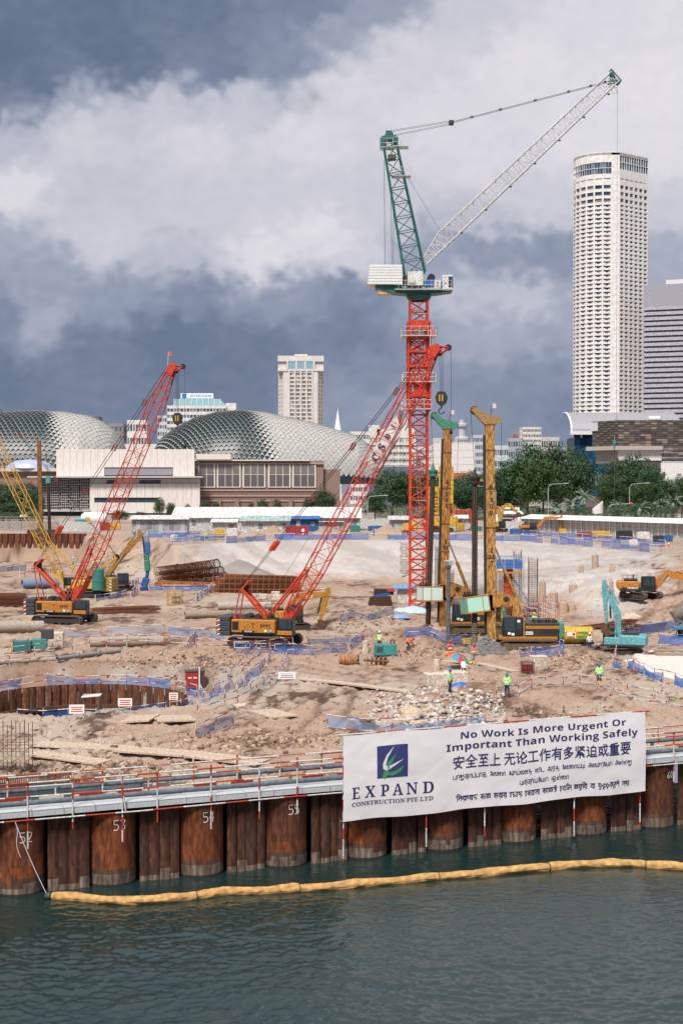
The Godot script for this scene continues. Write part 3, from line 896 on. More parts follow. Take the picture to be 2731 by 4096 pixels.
const BEN := {"ন": [8,[[[7,0],[7,9]],[[7,4],[4,3],[1,5],[3,7]]]],"ি": [4,[[[3,0],[3,9]],[[3,0],[2,-3],[5,-4],[8,-2],[9,0]]]],"র": [8,[[[7,0],[7,9]],[[7,0],[1,5],[7,8]],[[4,10.5],[4.6,10.5]]]],"া": [3,[[[1.5,0],[1.5,9]]]],"প": [8,[[[7,0],[7,9]],[[1,0],[1,5],[4,6],[7,2]]]],"দ": [8,[[[2,0],[2,4],[5,5],[6,8],[4,9]],[[2,4],[1,6]]]],"ে": [5,[[[4,1],[1,3],[3,5],[1,8],[3,9]]]],"ক": [10,[[[5,0],[5,9]],[[5,2],[1,5],[5,8]],[[5,4],[8,3],[9,6],[8,8]]]],
	"জ": [10,[[[6,0],[4,4],[1,5],[3,8],[7,6],[8,0],[9,8]],[[1,2],[4,1]]]],"চ": [8,[[[2,0],[2,7],[5,9],[7,6],[2,3]]]],"য়": [8,[[[7,0],[7,9]],[[1,1],[4,3],[1,5],[7,7]],[[4,10.5],[4.6,10.5]]]],"ো": [3,[[[1.5,0],[1.5,9]]]],"ই": [8,[[[2,0],[7,3],[3,4],[7,6],[4,9]],[[3,0],[3,-3],[7,-3]]]],"ব": [8,[[[7,0],[7,9]],[[7,0],[1,5],[7,8]]]],"শ": [10,[[[9,0],[9,9]],[[1,6],[2,3],[4,5],[6,3],[9,5]],[[2,8],[4,6]]]],"ু": [0,[[[-3,9],[-5,11],[-2,12]]]],"গ": [8,[[[7,0],[7,9]],[[1,6],[1,3],[4,1],[5,5],[3,7]]]],"ত": [9,[[[1,3],[5,1],[8,4],[6,8],[2,7],[4,4]],[[8,8],[4,11]]]],"ূ": [0,[[[-5,9],[-2,10],[-5,12]]]],"র্": [0,[[[-5,-1],[-3,-4]]]],"ণ": [9,[[[8,0],[8,9]],[[1,2],[2,5],[5,2],[8,4]]]]," ": [6,[]]}
func script_line(m: MB,keys: Array,table: Dictionary,x0: float,x1: float,vtop: float,h: float,th: float,headline: bool) -> void:
	var total := 0.0
	for k in keys: total += table[k][0]
	var u0 := ban_u(x0)
	var u1 := ban_u(x1)
	var s := (u1 - u0) / total
	var u := u0
	var wstart := u0
	for i in keys.size():
		var g: Array = table[keys[i]]
		strokes(m,g[1],u,1.0 - vtop,s * 10.0,h,th)
		if headline and (keys[i] == " " or i == keys.size() - 1):
			var e: float = u if keys[i] == " " else u + g[0] * s
			strokes(m,[[[0,0],[10,0]]],wstart,1.0 - vtop,e - wstart,h,th)
			wstart = u + g[0] * s
		u += g[0] * s
func banner() -> void:
	var b := thing("safety_banner","large white cloth banner with navy lettering and green swoosh logo hung on the quay railing","banner")
	var sl := along(1366)
	ban_w = along(2568) - sl
	ban_o = quay(sl,-0.16,1.88)
	ban_b = Basis(wall_t,Vector3.UP,-wall_n)
	var rows := 40
	var cols := 150
	var pts := PackedVector3Array()
	for j in rows:
		for i in cols: pts.append(ban_pt(i / (cols - 1.0),j / (rows - 1.0),0.0))
	var cloth := mt("e2dcdc",0.85)
	part(b,"cloth",grid_mesh(pts,rows,cols,PackedColorArray(),false),cloth)
	var navy := mt("2b2f5a",0.85)
	warp_text(b,"lettering","No Work Is More Urgent Or",562,1300,0.150,0.078,false,navy)
	warp_text(b,"lettering","Important Than Working Safely",498,1352,0.283,0.082,false,navy)
	for q in [["E",75,110],["X",133,180],["P",203,240],["A",255,303],["N",318,370],["D",392,440]]: warp_text(b,"lettering",q[0],q[1],q[2],0.745,0.135,true,navy)
	warp_text(b,"lettering","CONSTRUCTION PTE LTD",75,437,0.835,0.047,true,navy)
	var m := MB.new()
	var u := ban_u(527)
	var du := (ban_u(1325) - u) / 14.4
	var line := "安全至上 无论工作有多紧迫或重要"
	for ch in line:
		if ch == " ":
			u += du * 0.18
			continue
		strokes(m,HAN[ch],u,1.0 - 0.355,du * 0.9,0.15,0.058)
		u += du * 0.9 * 1.05
	part(b,"lettering",m.mesh(),navy)
	m = MB.new()
	script_line(m,["ப","ா","து","க","ா","ப","்","ப","ா","க",","," ","ே","வ","ை","ல"," ","ெ","ச","ய","்","வ","ை","த"," ","வ","ி","ட"," ","எ","ந","்","த"," ","ே","வ","ை","ல","ய","ும","்"," ","அ","வ","ச","ர","ே","ம","ா"," ","அ","ல","்","ல","து"],TAM,528,1325,0.572,0.062,0.026,false)
	script_line(m,["ும","க","்","க","ி","ய","ே","ம","ா"," ","இ","ல","்","ை","ல"],TAM,825,1045,0.695,0.062,0.026,false)
	part(b,"lettering",m.mesh(),navy)
	m = MB.new()
	script_line(m,["ি","ন","র","া","প","ে","দ"," ","ক","া","জ"," ","ক","র","া","র"," ","ে","চ","ে","য়"," ","ে","ক","ো","ে","ন","ো"," ","ক","া","জ","ই"," ","ে","ব","ি","শ"," ","জ","র","ু","ি","র"," ","ব","া"," ","গ","ু","র","ু","ত","ব","প","ূ","ণ","র্"," ","ন","য়"],BEN,543,1315,0.842,0.062,0.036,true)
	part(b,"lettering",m.mesh(),navy)
	var e := MB.new()
	var ua := ban_u(187)
	var ub := ban_u(325)
	for j in 8:
		for i in 8:
			var q := []
			for k in [[0,0],[1,0],[1,1],[0,1]]: q.append(ban_pt(lerpf(ua,ub,(i + k[0]) / 8.0),lerpf(1 - 0.535,1 - 0.155,(j + k[1]) / 8.0),0.008))
			e.quad(q[0],q[1],q[2],q[3])
	var sq := part(b,"emblem",e.mesh(),mt("34396e",0.85))
	var blades := [["d9d6d6",[[5.6,0.3],[3.0,3.0],[1.8,5.6],[1.9,7.2],[3.2,7.7],[6.0,6.2],[8.8,4.4],[5.4,5.8],[3.4,6.6],[2.7,6.0],[3.4,3.8]]],["3f8a5a",[[6.3,2.6],[3.2,5.4],[2.0,8.0],[1.6,9.6],[2.4,10.3],[3.2,9.2],[5.0,9.4],[7.6,8.4],[8.8,6.4],[6.4,7.8],[4.0,8.4],[3.4,7.8]]]]
	for bl in blades:
		var poly := PackedVector2Array()
		for p in bl[1]: poly.append(Vector2(p[0],p[1]))
		var mm := MB.new()
		var ti := Geometry2D.triangulate_polygon(poly)
		for i in range(0,ti.size(),3):
			var q := []
			for k in 3:
				var p := poly[ti[i + k]]
				q.append(ban_pt(lerpf(ua,ub,p.x / 10.0),1.0 - lerpf(0.155,0.535,p.y / 10.0),0.016))
			mm.tri(q[0],q[1],q[2])
		part(sq,"blade",mm.mesh(),mt(bl[0],0.85))
	stripes(b,"top_tube",quay(sl - 0.3,-0.1,5.42),quay(sl + ban_w + 0.3,-0.1,5.54),0.032,WHITE,RED,1.5,0.3)
	rod(b,"bottom_tube",quay(sl - 0.1,-0.1,1.9),quay(sl + ban_w + 0.1,-0.1,2.02),0.024,mt("8a8f92",0.5,0.5))
	for i in 16:
		var a := ban_pt((i + 0.02) / 15.06,1.0,0.0)
		rod(b,"tie",a,a + Vector3(0,0.05,0) + wall_n * 0.12,0.012,mt("e0e0e0",0.7))
func boom() -> void:
	var b := thing("floating_boom","yellow wrinkled fabric spill boom floating in front of the pile wall","boom")
	var px := [210,330,480,640,770,900,1080,1300,1480,1700,1900,2130,2300,2470,2600,2731,2900]
	var py := [3583,3592,3603,3598,3585,3568,3561,3548,3533,3512,3495,3474,3460,3455,3460,3470,3480]
	var ctr := []
	for i in px.size(): ctr.append(gp(px[i],py[i],WATER_Y + 0.1))
	var curve := Curve3D.new()
	for i in ctr.size():
		var tg: Vector3 = (ctr[mini(i + 1,ctr.size() - 1)] - ctr[maxi(i - 1,0)]) * 0.16
		curve.add_point(ctr[i],-tg,tg)
	var L := curve.get_baked_length()
	var cuts := [0.0,0.205,0.352,0.56,0.735,0.885,1.0]
	var yel := mt("cda160",0.8,0,"blotch",0.5)
	for s in cuts.size() - 1:
		var a: float = cuts[s] * L + 0.03
		var e: float = cuts[s + 1] * L - 0.03
		var rows := int((e - a) / 0.04)
		var cols := 25
		var pts := PackedVector3Array()
		for j in rows:
			var t := j / (rows - 1.0)
			var o := lerpf(a,e,t)
			var p := curve.sample_baked(o)
			var f := (curve.sample_baked(minf(o + 0.1,L)) - curve.sample_baked(maxf(o - 0.1,0))).normalized()
			var sd := f.cross(Vector3.UP).normalized()
			var ends := minf(sstep(0,0.05,t),sstep(1,0.95,t))
			for i in cols:
				var an := TAU * i / (cols - 1.0)
				var fold := n2.get_noise_3d(o * 60.0 + an * 26.0,cos(an) * 24.0,sin(an) * 18.0 + s * 90) * 0.06 + absf(n1.get_noise_3d(o * 45.0 - an * 30.0,s * 50,cos(an) * 10)) * 0.09
				var r := (0.165 + fold * 0.9) * (0.92 + 0.08 * ends) * (1.0 + 0.08 * sin(o * 2.1 + s))
				pts.append(p + sd * cos(an) * r * 1.08 + Vector3.UP * (sin(an) * r))
		part(b,"boom_section",grid_mesh(pts,rows,cols,PackedColorArray(),true),yel)
		if s > 0:
			var p := curve.sample_baked(cuts[s] * L)
			var f := (curve.sample_baked(cuts[s] * L + 0.1) - p).normalized()
			rod(b,"joint_strap",p - f * 0.04,p + f * 0.025,0.165,mt("6a5c40",0.8))
	var p0 := curve.sample_baked(0.0)
	var m := MB.new()
	m.ball(p0 + Vector3(-0.12,0.0,0),Vector3(0.2,0.13,0.14),10)
	part(b,"end_plug",m.mesh(),mt("3c4a3a",0.7))
	var r := thing("mooring_rope","thin white rope from the walkway down to the end of the yellow boom","rope")
	var top := quay(along(60),-0.1,3.03)
	var seg := []
	for i in 9: seg.append(top.lerp(p0 + Vector3(-0.2,0.05,0),i / 8.0) + Vector3.DOWN * 0.1 * sin(PI * i / 8.0))
	var mm := MB.new()
	mm.path(seg,0.016)
	part(r,"rope_run",mm.mesh(),mt("c6cad8",0.8))
	mm = MB.new()
	seg = []
	for i in 9: seg.append(top + wall_t * (0.05 * sin(i * 0.9) + 0.02 * i) + Vector3.DOWN * i * 0.17)
	mm.path(seg,0.014)
	part(r,"loose_end",mm.mesh(),mt("c6cad8",0.8))
# the town behind the site
func facade(m: MB,xf: Transform3D,w: float,h: float,cols: int,rows: int,wf: float,hf: float,dep: float,y0 := 0.0,y1 := 0.0,x0 := 0.0,x1 := 0.0) -> Array:
	var out := []
	var cw := (w - x0 - x1) / cols
	var chh := (h - y0 - y1) / rows
	var q := func(a: float,b: float,d: float,e: float):
		if d > a and e > b: m.quad(xf * Vector3(a,b,0),xf * Vector3(d,b,0),xf * Vector3(d,e,0),xf * Vector3(a,e,0))
	q.call(0,0,w,y0)
	q.call(0,h - y1,w,h)
	q.call(0,y0,x0,h - y1)
	q.call(w - x1,y0,w,h - y1)
	for j in rows:
		for i in cols:
			var a := x0 + i * cw
			var b := y0 + j * chh
			var l := a + cw * (1 - wf) / 2
			var r := a + cw * (1 + wf) / 2
			var d := b + chh * (1 - hf) / 2
			var t := b + chh * (1 + hf) / 2
			q.call(a,b,l,b + chh)
			q.call(r,b,a + cw,b + chh)
			q.call(l,b,r,d)
			q.call(l,t,r,b + chh)
			var f := [Vector3(l,d,0),Vector3(r,d,0),Vector3(r,t,0),Vector3(l,t,0)]
			for k in 4:
				var p: Vector3 = f[k]
				var s: Vector3 = f[(k + 1) % 4]
				m.quad(xf * p,xf * (p - Vector3(0,0,dep)),xf * (s - Vector3(0,0,dep)),xf * s)
			out.append(xf * Transform3D(Basis.from_scale(Vector3(r - l,t - d,0.05)),Vector3((l + r) / 2,(d + t) / 2,-dep)))
	return out
func put_panes(o: Node3D,called: String,xfs: Array,ms: Array,single := true,cap := 300) -> void:
	var rest := []
	for g in ms.size(): rest.append(MB.new())
	var k := 0
	for x in xfs:
		var g := (k * 7 + int(k / 5) * 3 + int(k / 11)) % ms.size()
		if single and k < cap: part(o,called,unit_box,ms[g],x)
		else: rest[g].box(x.origin,Vector3(x.basis.x.length(),x.basis.y.length(),x.basis.z.length()),x.basis.orthonormalized())
		k += 1
	for g in ms.size():
		if rest[g].v.size() > 0: part(o,called + "_panes",rest[g].mesh(),ms[g]).set_meta("kind","stuff")
func block(called: String,label: String,group: String,pl: float,pr: float,ptop: float,d: float,deep: float,wall: Material,pane: Array,cols: int,rows: int,wf := 0.7,hf := 0.5,turn := 0.0,y1 := 1.0,single := false,rec := 0.3) -> Node3D:
	var base := 5.0
	var a := dp(pl,1950,d)
	var b := dp(pr,1950,d)
	var top := dp((pl + pr) / 2,ptop,d).y
	var w := b.x - a.x
	var h := top - base
	var o := thing(called,label,"building",Vector3((a.x + b.x) / 2,base,-d),turn,group)
	var m := MB.new()
	var xs := facade(m,Transform3D(Basis(),Vector3(-w / 2,0,0)),w,h,cols,rows,wf,hf,rec,1.0,y1)
	var sc := maxi(1,int(cols * deep / w))
	xs += facade(m,Transform3D(Basis(Vector3.UP,PI / 2),Vector3(w / 2,0,0)),deep,h,sc,rows,wf,hf,rec,1.0,y1)
	xs += facade(m,Transform3D(Basis(Vector3.UP,-PI / 2),Vector3(-w / 2,0,-deep)),deep,h,sc,rows,wf,hf,rec,1.0,y1)
	m.quad(Vector3(w / 2,0,-deep),Vector3(-w / 2,0,-deep),Vector3(-w / 2,h,-deep),Vector3(w / 2,h,-deep))
	part(o,"wall",m.mesh(),wall)
	put_panes(o,"window",xs,pane,single)
	var r := MB.new()
	r.box(Vector3(0,h - 0.4,-deep / 2),Vector3(w - 1.0,0.5,deep - 1.0))
	part(o,"roof",r.mesh(),mt("a9a6a2",0.9))
	return o
func dome(label: String,px: Array,py: Array,d: float,base_y: float,dark0: float,dark1: float,group: String) -> void:
	var mpp := d / FP
	var xs := []
	var rs := []
	for i in px.size():
		var p := dp(px[i],py[i],d)
		xs.append(p.x)
		rs.append(maxf(p.y - base_y,0.3))
	var x0: float = xs[0]
	var x1: float = xs[-1]
	var o := thing("theatre_dome",label,"building",Vector3((x0 + x1) / 2,base_y,-d),0.0,group)
	var cx := (x0 + x1) / 2
	var prof := func(u: float) -> float:
		var x := lerpf(x0,x1,u)
		for i in range(1,xs.size()):
			if x <= xs[i] or i == xs.size() - 1:
				var t := clampf((x - xs[i - 1]) / (xs[i] - xs[i - 1]),0,1)
				var ra: float = rs[i - 1]
				var rb: float = rs[i]
				return sqrt(lerpf(ra * ra,rb * rb,t))
		return 1.0
	var surf := func(u: float,v: float,lift: float) -> Vector3:
		u = clampf(u,0.0,1.0)
		var r: float = prof.call(u) + lift
		var a := v * PI
		return Vector3(lerpf(x0,x1,u) - cx + lift * (u - 0.5) * 1.2,sin(a) * r,cos(a) * r * 0.95)
	var pts := PackedVector3Array()
	var R := 25
	var C := 61
	for j in R:
		for i in C: pts.append(surf.call(i / (C - 1.0),j / (R - 1.0),0.0))
	part(o,"glass_skin",grid_mesh(pts,R,C,PackedColorArray(),true),mt("183034",0.4,0.0))
	var nu := int((x1 - x0) / 2.0)
	var nv := 50
	var shade := mt("e0dcd8",0.45,0.1)
	var rest := MB.new()
	var rim := MB.new()
	var cnt := 0
	for j in range(3,31):
		for i in nu:
			var u := (i + (0.5 if j % 2 else 0.0) + 0.25) / nu
			var v := j / float(nv)
			var hu := 0.5 / nu
			var hv := 1.0 / nv
			if u < 0.004 or u > 0.998: continue
			var dk := sstep(dark0 - 0.06,dark0 + 0.1,u - v * 0.1) * (1.0 - sstep(dark1 - 0.06,dark1 + 0.06,u + v * 0.3)) * (1.0 - sstep(0.36,0.5,v))
			var L: Vector3 = surf.call(u - hu,v,0.08)
			var Rr: Vector3 = surf.call(u + hu,v,0.08)
			var T: Vector3 = surf.call(u,v + hv,0.1)
			var M: Vector3 = surf.call(u,v - hv * lerpf(0.9,-0.45,dk),lerpf(0.25,0.7,dk))
			var m := rest if cnt >= 300 or (j + i) % 2 == 1 else MB.new()
			m.tri(L,M,T)
			m.tri(M,Rr,T)
			m.tri(L,T,M)
			m.tri(M,T,Rr)
			if m != rest:
				cnt += 1
				part(o,"sun_shade",m.mesh(),shade)
			rim.bar(L,T,0.1)
			rim.bar(T,Rr,0.1)
	part(o,"shade_field",rest.mesh(),shade).set_meta("kind","stuff")
	part(o,"frame_bars",rim.mesh(),mt("9aa09e",0.5,0.2)).set_meta("kind","stuff")
func esplanade() -> void:
	dome("rounded theatre dome of spiky aluminium shades ending beside the cream block",[-330,-280,-200,-100,0,60,150,258,356,413,459,494,505],[1800,1755,1705,1668,1651,1645,1643,1648,1663,1688,1722,1775,1810],600.0,17.0,0.0,0.78,"")
	dome("long theatre dome of spiky aluminium shades sloping down behind the brown hall",[612,625,650,700,780,870,972,1060,1121,1259,1431,1480,1517,1543],[1830,1790,1752,1715,1672,1648,1640,1650,1663,1694,1746,1785,1844,1900],600.0,17.0,0.0,0.56,"")
	var D := 520.0
	var k := D / FP
	var cream := mt("e2dad3",0.85,0,"streak",0.06)
	var o := thing("cream_hall","cream panelled block with a thin canopy slab and lattice screen in front of the domes","building",Vector3(0,5,-D))
	var X := func(p: float) -> float: return (p - 1365.5) * k
	var Y := func(p: float) -> float: return EYE + (1950.0 - p) * k - 5.0
	var pan := func(called: String,l: float,t: float,r: float,b: float,zf: float,dep: float,n: int,ml: Material):
		var w = (X.call(r) - X.call(l)) / n
		for i in n:
			blk(o,called,Vector3(X.call(l) + w * (i + 0.5),(Y.call(t) + Y.call(b)) / 2,zf - dep / 2),Vector3(w - 0.06,Y.call(t) - Y.call(b),dep),ml)
	blk(o,"body",Vector3((X.call(228) + X.call(779)) / 2,Y.call(1975) / 2 + 4,-13),Vector3(X.call(779) - X.call(228) - 1,Y.call(1800),24),mt("c2b6ac",0.9))
	pan.call("upper_panel",228,1797,420,1905,0.5,1.2,7,cream)
	pan.call("upper_panel",420,1797,694,1869,0.5,1.2,9,cream)
	pan.call("upper_panel",694,1797,779,1905,0.5,1.2,3,cream)
	pan.call("grey_panel",420,1869,694,1900,0.1,0.8,4,mt("8d8a90",0.8))
	blk(o,"canopy_slab",Vector3((X.call(122) + X.call(816)) / 2,Y.call(1908),1.5),Vector3(X.call(816) - X.call(122),0.55,7),mt("b9b4b6",0.7))
	pan.call("lower_panel",364,1936,802,1990,2.0,2.0,14,cream)
	pan.call("lower_panel",364,2010,802,2052,2.0,2.0,14,cream)
	pan.call("lower_panel",364,1990,382,2010,2.0,2.0,1,cream)
	pan.call("lower_panel",637,1990,802,2010,2.0,2.0,5,cream)
	pan.call("wall_panel",364,1914,802,1936,1.0,1.4,10,mt("cfc3ba",0.85))
	pan.call("window",382,1990,637,2010,1.4,0.3,8,mt("38474f",0.15))
	pan.call("window",430,1921,470,1934,1.25,0.3,2,mt("38474f",0.15))
	pan.call("window",560,1921,645,1934,1.25,0.3,4,mt("38474f",0.15))
	blk(o,"plinth",Vector3(X.call(583),Y.call(2075),0.4),Vector3(X.call(802) - X.call(364),3.0,3),mt("a89a90",0.9))
	blk(o,"dark_glazing",Vector3((X.call(160) + X.call(362)) / 2,(Y.call(1912) + Y.call(2090)) / 2,-1),Vector3(X.call(362) - X.call(160),Y.call(1912) - Y.call(2090),0.4),mt("2c3338",0.3))
	var fin := mt("98938f",0.8)
	for i in 24: blk(o,"fin",Vector3(lerpf(X.call(161),X.call(360),i / 23.0),(Y.call(1914) + Y.call(2038)) / 2,0.2 + 0.1 * sin(i * 9.0)),Vector3(0.25,Y.call(1914) - Y.call(2038),0.5),fin)
	for j in 13:
		for s in 5:
			var l := lerpf(X.call(161),X.call(360),(s + 0.1 * sin(j * 3.0 + s)) / 5.0)
			blk(o,"screen_slat",Vector3(l + 1.85,lerpf(Y.call(1916),Y.call(2036),j / 12.0) + 0.15 * sin(s * 5.0 + j),0.55),Vector3(3.6 - 0.9 * absf(sin(j * 2.0 + s * 3.0)),0.35,0.25),fin)
	blk(o,"screen_slab",Vector3(X.call(262),Y.call(2042),1.0),Vector3(X.call(365) - X.call(158),0.7,3),mt("b3adaa",0.8))
	var brown := mt("a08478",0.9,0,"grain",0.12)
	var h := thing("brown_hall","long brown stone hall with white framed window bays below the long dome","building",Vector3(0,5,-D - 6))
	blk(h,"upper_wall",Vector3(X.call(1040),(Y.call(1842) + Y.call(1955)) / 2,-12),Vector3(X.call(1274) - X.call(770),Y.call(1842) - Y.call(1955),22),brown)
	blk(h,"lower_wall",Vector3(X.call(1040),Y.call(1955) / 2 ,-11.4),Vector3(X.call(1274) - X.call(770),Y.call(1955),22),mt("93766b",0.9,0,"grain",0.12))
	for yy in [1852,1962,1984,2004]: blk(h,"string_course",Vector3(X.call(1040),Y.call(yy),-0.3),Vector3(X.call(1274) - X.call(770) + 0.4,0.4,0.5),mt("b29a8e",0.9))
	blk(h,"side_wing",Vector3((X.call(1272) + X.call(1360)) / 2,Y.call(1876) / 2,-13),Vector3(X.call(1360) - X.call(1272),Y.call(1876),20),brown)
	blk(h,"roof_slab",Vector3(X.call(850),Y.call(1826),-4),Vector3(X.call(910) - X.call(770),2.0,12),mt("d5ccc2",0.8))
	blk(h,"eave",Vector3(X.call(990),Y.call(1840),-3),Vector3(X.call(1268) - X.call(775),0.5,8),mt("cdc3b9",0.8))
	for i in 5:
		var l: float = [754,862,966,1069,1167][i]
		var r: float = [855,958,1058,1160,1262][i]
		var fr := part(h,"window_bay",unit_box,mt("dcd6cf",0.7),Transform3D(Basis.from_scale(Vector3(X.call(r) - X.call(l),Y.call(1850) - Y.call(1950),0.5)),Vector3((X.call(l) + X.call(r)) / 2,(Y.call(1850) + Y.call(1950)) / 2,-0.7)))
		for q in 3:
			var a: float = lerpf(X.call(l + 4),X.call(r - 4),q / 3.0) + 0.12
			var b: float = lerpf(X.call(l + 4),X.call(r - 4),(q + 1) / 3.0) - 0.12
			blk(h,"window_pane",Vector3((a + b) / 2,Y.call(1874),-0.40),Vector3(b - a,Y.call(1854) - Y.call(1897),0.1),mt("7e746f",0.12,0.1))
			blk(h,"window_pane",Vector3((a + b) / 2,Y.call(1922),-0.40),Vector3(b - a,Y.call(1899) - Y.call(1946),0.1),mt("665f5e",0.12,0.1))
	for i in 7: blk(h,"pier",Vector3(X.call(800 + i * 72),Y.call(2030),0.3),Vector3(1.6,6.0,1.0),brown)
	var w := thing("low_wing","low pinkish wing with a pale blue curved roof left of the cream block","building",dp(100,1950,540) * Vector3(1,0,1) + Vector3(0,5,0))
	blk(w,"wall",Vector3(-4,8,-8),Vector3(34,16.5,14),mt("a8877a",0.9,0,"grain",0.12))
	blk(w,"parapet",Vector3(-4,17.2,-2),Vector3(36,1.2,6),mt("c9bdb4",0.85))
	var m := MB.new()
	m.lathe([Vector2(9,0),Vector2(8,1.6),Vector2(5,3.0),Vector2(0,3.6)],24,Transform3D(Basis(),Vector3(0.5,17.8,-7)))
	part(w,"curved_roof",m.mesh(),mt("a9b4cb",0.5,0.2))
	for i in 6: blk(w,"window",Vector3(-16 + i * 5.0,9,-0.95),Vector3(3,4,0.2),mt("39454a",0.2))
func skyline() -> void:
	var white := mt("dcd9d6",0.8,0,"faint",0.03)
	var warm := mt("d8d1cd",0.8,0,"streak",0.02)
	var dkg := mt("44515e",0.15,0.1)
	var mdg := mt("76828f",0.2,0.1)
	var pale := mt("c9c6b8",0.4)
	var o := block("sign_hotel","white hotel with teal glass roof and a long white name sign on top","",669,905,1622,1000,22,white,[dkg,mdg],18,15,0.82,0.5,0.0,1.0,false)
	var k := 1000.0 / FP
	var w := 236 * k
	var top := EYE + (1950 - 1622) * k - 5.0
	extp(o,"glass_roof",[Vector2(-w / 2 + 4,0),Vector2(w / 2,0),Vector2(w / 2 - 5,4.6),Vector2(-w / 2 + 6,4.6)],-18.0,-1.0,mt("9cc7cc",0.25,0.1),Transform3D(Basis(),Vector3(0,top,0)))
	for i in 9: blk(o,"roof_rib",Vector3(-w / 2 + 5 + i * (w - 9) / 8.0,top + 2.3,-0.8),Vector3(0.4,4.7,0.5),mt("e4e4e2",0.6))
	var sg := bblk(o,"name_sign",Vector3(-w / 2 + (786 - 669) * k,top + 7.0,-6),Vector3(131 * k,3.6,1.0),mt("e8e8ec",0.6),0.1)
	text(sg,"lettering","WYNDHAM",1.9,mt("5a78b8",0.6),Transform3D(Basis(),Vector3(2.4,0,0.55)),15.0)
	blk(sg,"logo",Vector3(-9.0,0,0.52),Vector3(3.2,3.2,0.1),mt("2f6db4",0.6))
	for i in 2: blk(o,"sign_leg",Vector3(-w / 2 + (740 + i * 90 - 669) * k,top + 4.9,-6),Vector3(0.5,1.4,0.5),white)
	blk(o,"plant_room",Vector3(w / 2 + 3,top - 1.5,-10),Vector3(7,7,10),white)
	k = 1100.0 / FP
	o = thing("plaza_tower","pale concrete office tower with ribbed dark windows and a name along its top","building",dp(1203,1950,1100) * Vector3(1,0,1) + Vector3(0,5,0))
	top = EYE + (1950 - 1424) * k - 5.0
	w = 136 * k
	var m := MB.new()
	var xs := []
	var bays := [[-0.5,-0.41,1],[-0.385,-0.175,6],[-0.12,0.09,6],[0.13,0.34,6]]
	xs += facade(m,Transform3D(Basis(),Vector3(-w / 2,0,0)),w,top - 11.5,18,30,0.8,0.62,0.6,6,1.0,4.2,4.2)
	xs += facade(m,Transform3D(Basis(Vector3.UP,1.1),Vector3(w / 2,0,0)),10,top - 11.5,2,30,0.4,0.5,0.6,6,1.0,1,1)
	xs += facade(m,Transform3D(Basis(Vector3.UP,-1.1),Vector3(-w / 2 - 10 * cos(1.1),0,-10 * sin(1.1))),10,top - 11.5,2,30,0.4,0.5,0.6,6,1.0,1,1)
	m.box(Vector3(0,top - 2.2,-7.9),Vector3(w + 9.2,4.4,17))
	m.box(Vector3(0,top - 11,-7.9),Vector3(w + 9.2,1.6,17))
	m.box(Vector3(0,top / 2,-9),Vector3(w - 1.5,top - 8,15))
	m.box(Vector3(0,top - 7,-9),Vector3(w + 8.6,7,16))
	part(o,"wall",m.mesh(),warm)
	put_panes(o,"window",xs,[mt("3d4a54",0.1,0.2),mt("4a4f50",0.1,0.2),mt("d9cba6",0.3),mt("39454f",0.1,0.2),mt("55514b",0.15)],false)
	for b in 5: blk(o,"pier",Vector3(-w / 2 + 4.2 + b * (w - 8.4) / 4.0,(top - 11) / 2,0.25),Vector3(1.2,top - 11,0.8),warm)
	for b in 3: blk(o,"crown_glass",Vector3((b - 1) * w * 0.26,top - 7.4,0.1),Vector3(w * 0.22,5.6,0.3),mt("8fb4c4",0.15,0.2))
	for b in 4: blk(o,"crown_pier",Vector3((b - 1.5) * w * 0.26,top - 7.4,0.3),Vector3(1.4,6,0.8),warm)
	text(o,"lettering","PENINSULA PLAZA",1.7,mt("f3efec",0.6),Transform3D(Basis(),Vector3(0,top - 2.4,0.75)),17.0)
	blk(o,"plant_room",Vector3(0,top + 0.7,-6),Vector3(10,1.6,6),warm)
	for s in [[1351,1637,1720,14,900,"tall white church spire rising behind the long dome"],[1586,1862,1900,12,820,"small white church spire above the dark trees by the tower crane"]]:
		var kk: float = s[4] / FP
		var p := dp(s[0],1950,s[4])
		var sp := thing("church_spire",s[5],"spire",Vector3(p.x,5,p.z))
		var tp: float = EYE + (1950 - s[1]) * kk - 5
		var bs: float = EYE + (1950 - s[2]) * kk - 5
		m = MB.new()
		m.lathe([Vector2(s[3] * kk,0),Vector2(0.05,tp - bs)],8,Transform3D(Basis(),Vector3(0,bs,0)))
		part(sp,"spire",m.mesh(),mt("efefef",0.6))
		blk(sp,"tower",Vector3(0,bs / 2,0),Vector3(s[3] * kk * 1.9,bs,s[3] * kk * 1.9),mt("e4e2de",0.7))
		rod(sp,"cross",Vector3(0,tp - 0.3,0),Vector3(0,tp + 1.4,0),0.1,white)
	o = block("white_apartments","white stepped apartment block with framed balconies behind the red boom","",1480,1662,1742,760,20,white,[mt("8f9ba3",0.2),pale,mt("b9b39c",0.5)],14,10,0.84,0.66,0.0,0.6,false)
	var ok := 760.0 / FP
	var otop := EYE + (1950 - 1742) * ok - 5
	for q in [[-10,5.6,6],[-6,3.4,5],[4,2.6,7],[9.5,3.8,4]]: bblk(o,"penthouse",Vector3(q[0],otop + q[1] / 2,-4),Vector3(q[2],q[1],6),white,0.05)
	for i in 15: blk(o,"balcony_frame",Vector3(-12.1 + i * 1.73,otop / 2,0.3),Vector3(0.16,otop - 2,0.5),white)
	for j in 9: blk(o,"balcony_slab",Vector3(0,otop * (j + 0.7) / 10.0,0.3),Vector3(24.4,0.18,0.6),white)
	blk(o,"grey_base",Vector3(0,(EYE + (1950 - 1866) * ok - 5) / 2,0.9),Vector3(26,EYE + (1950 - 1866) * ok - 5,1.0),mt("5f6478",0.8))
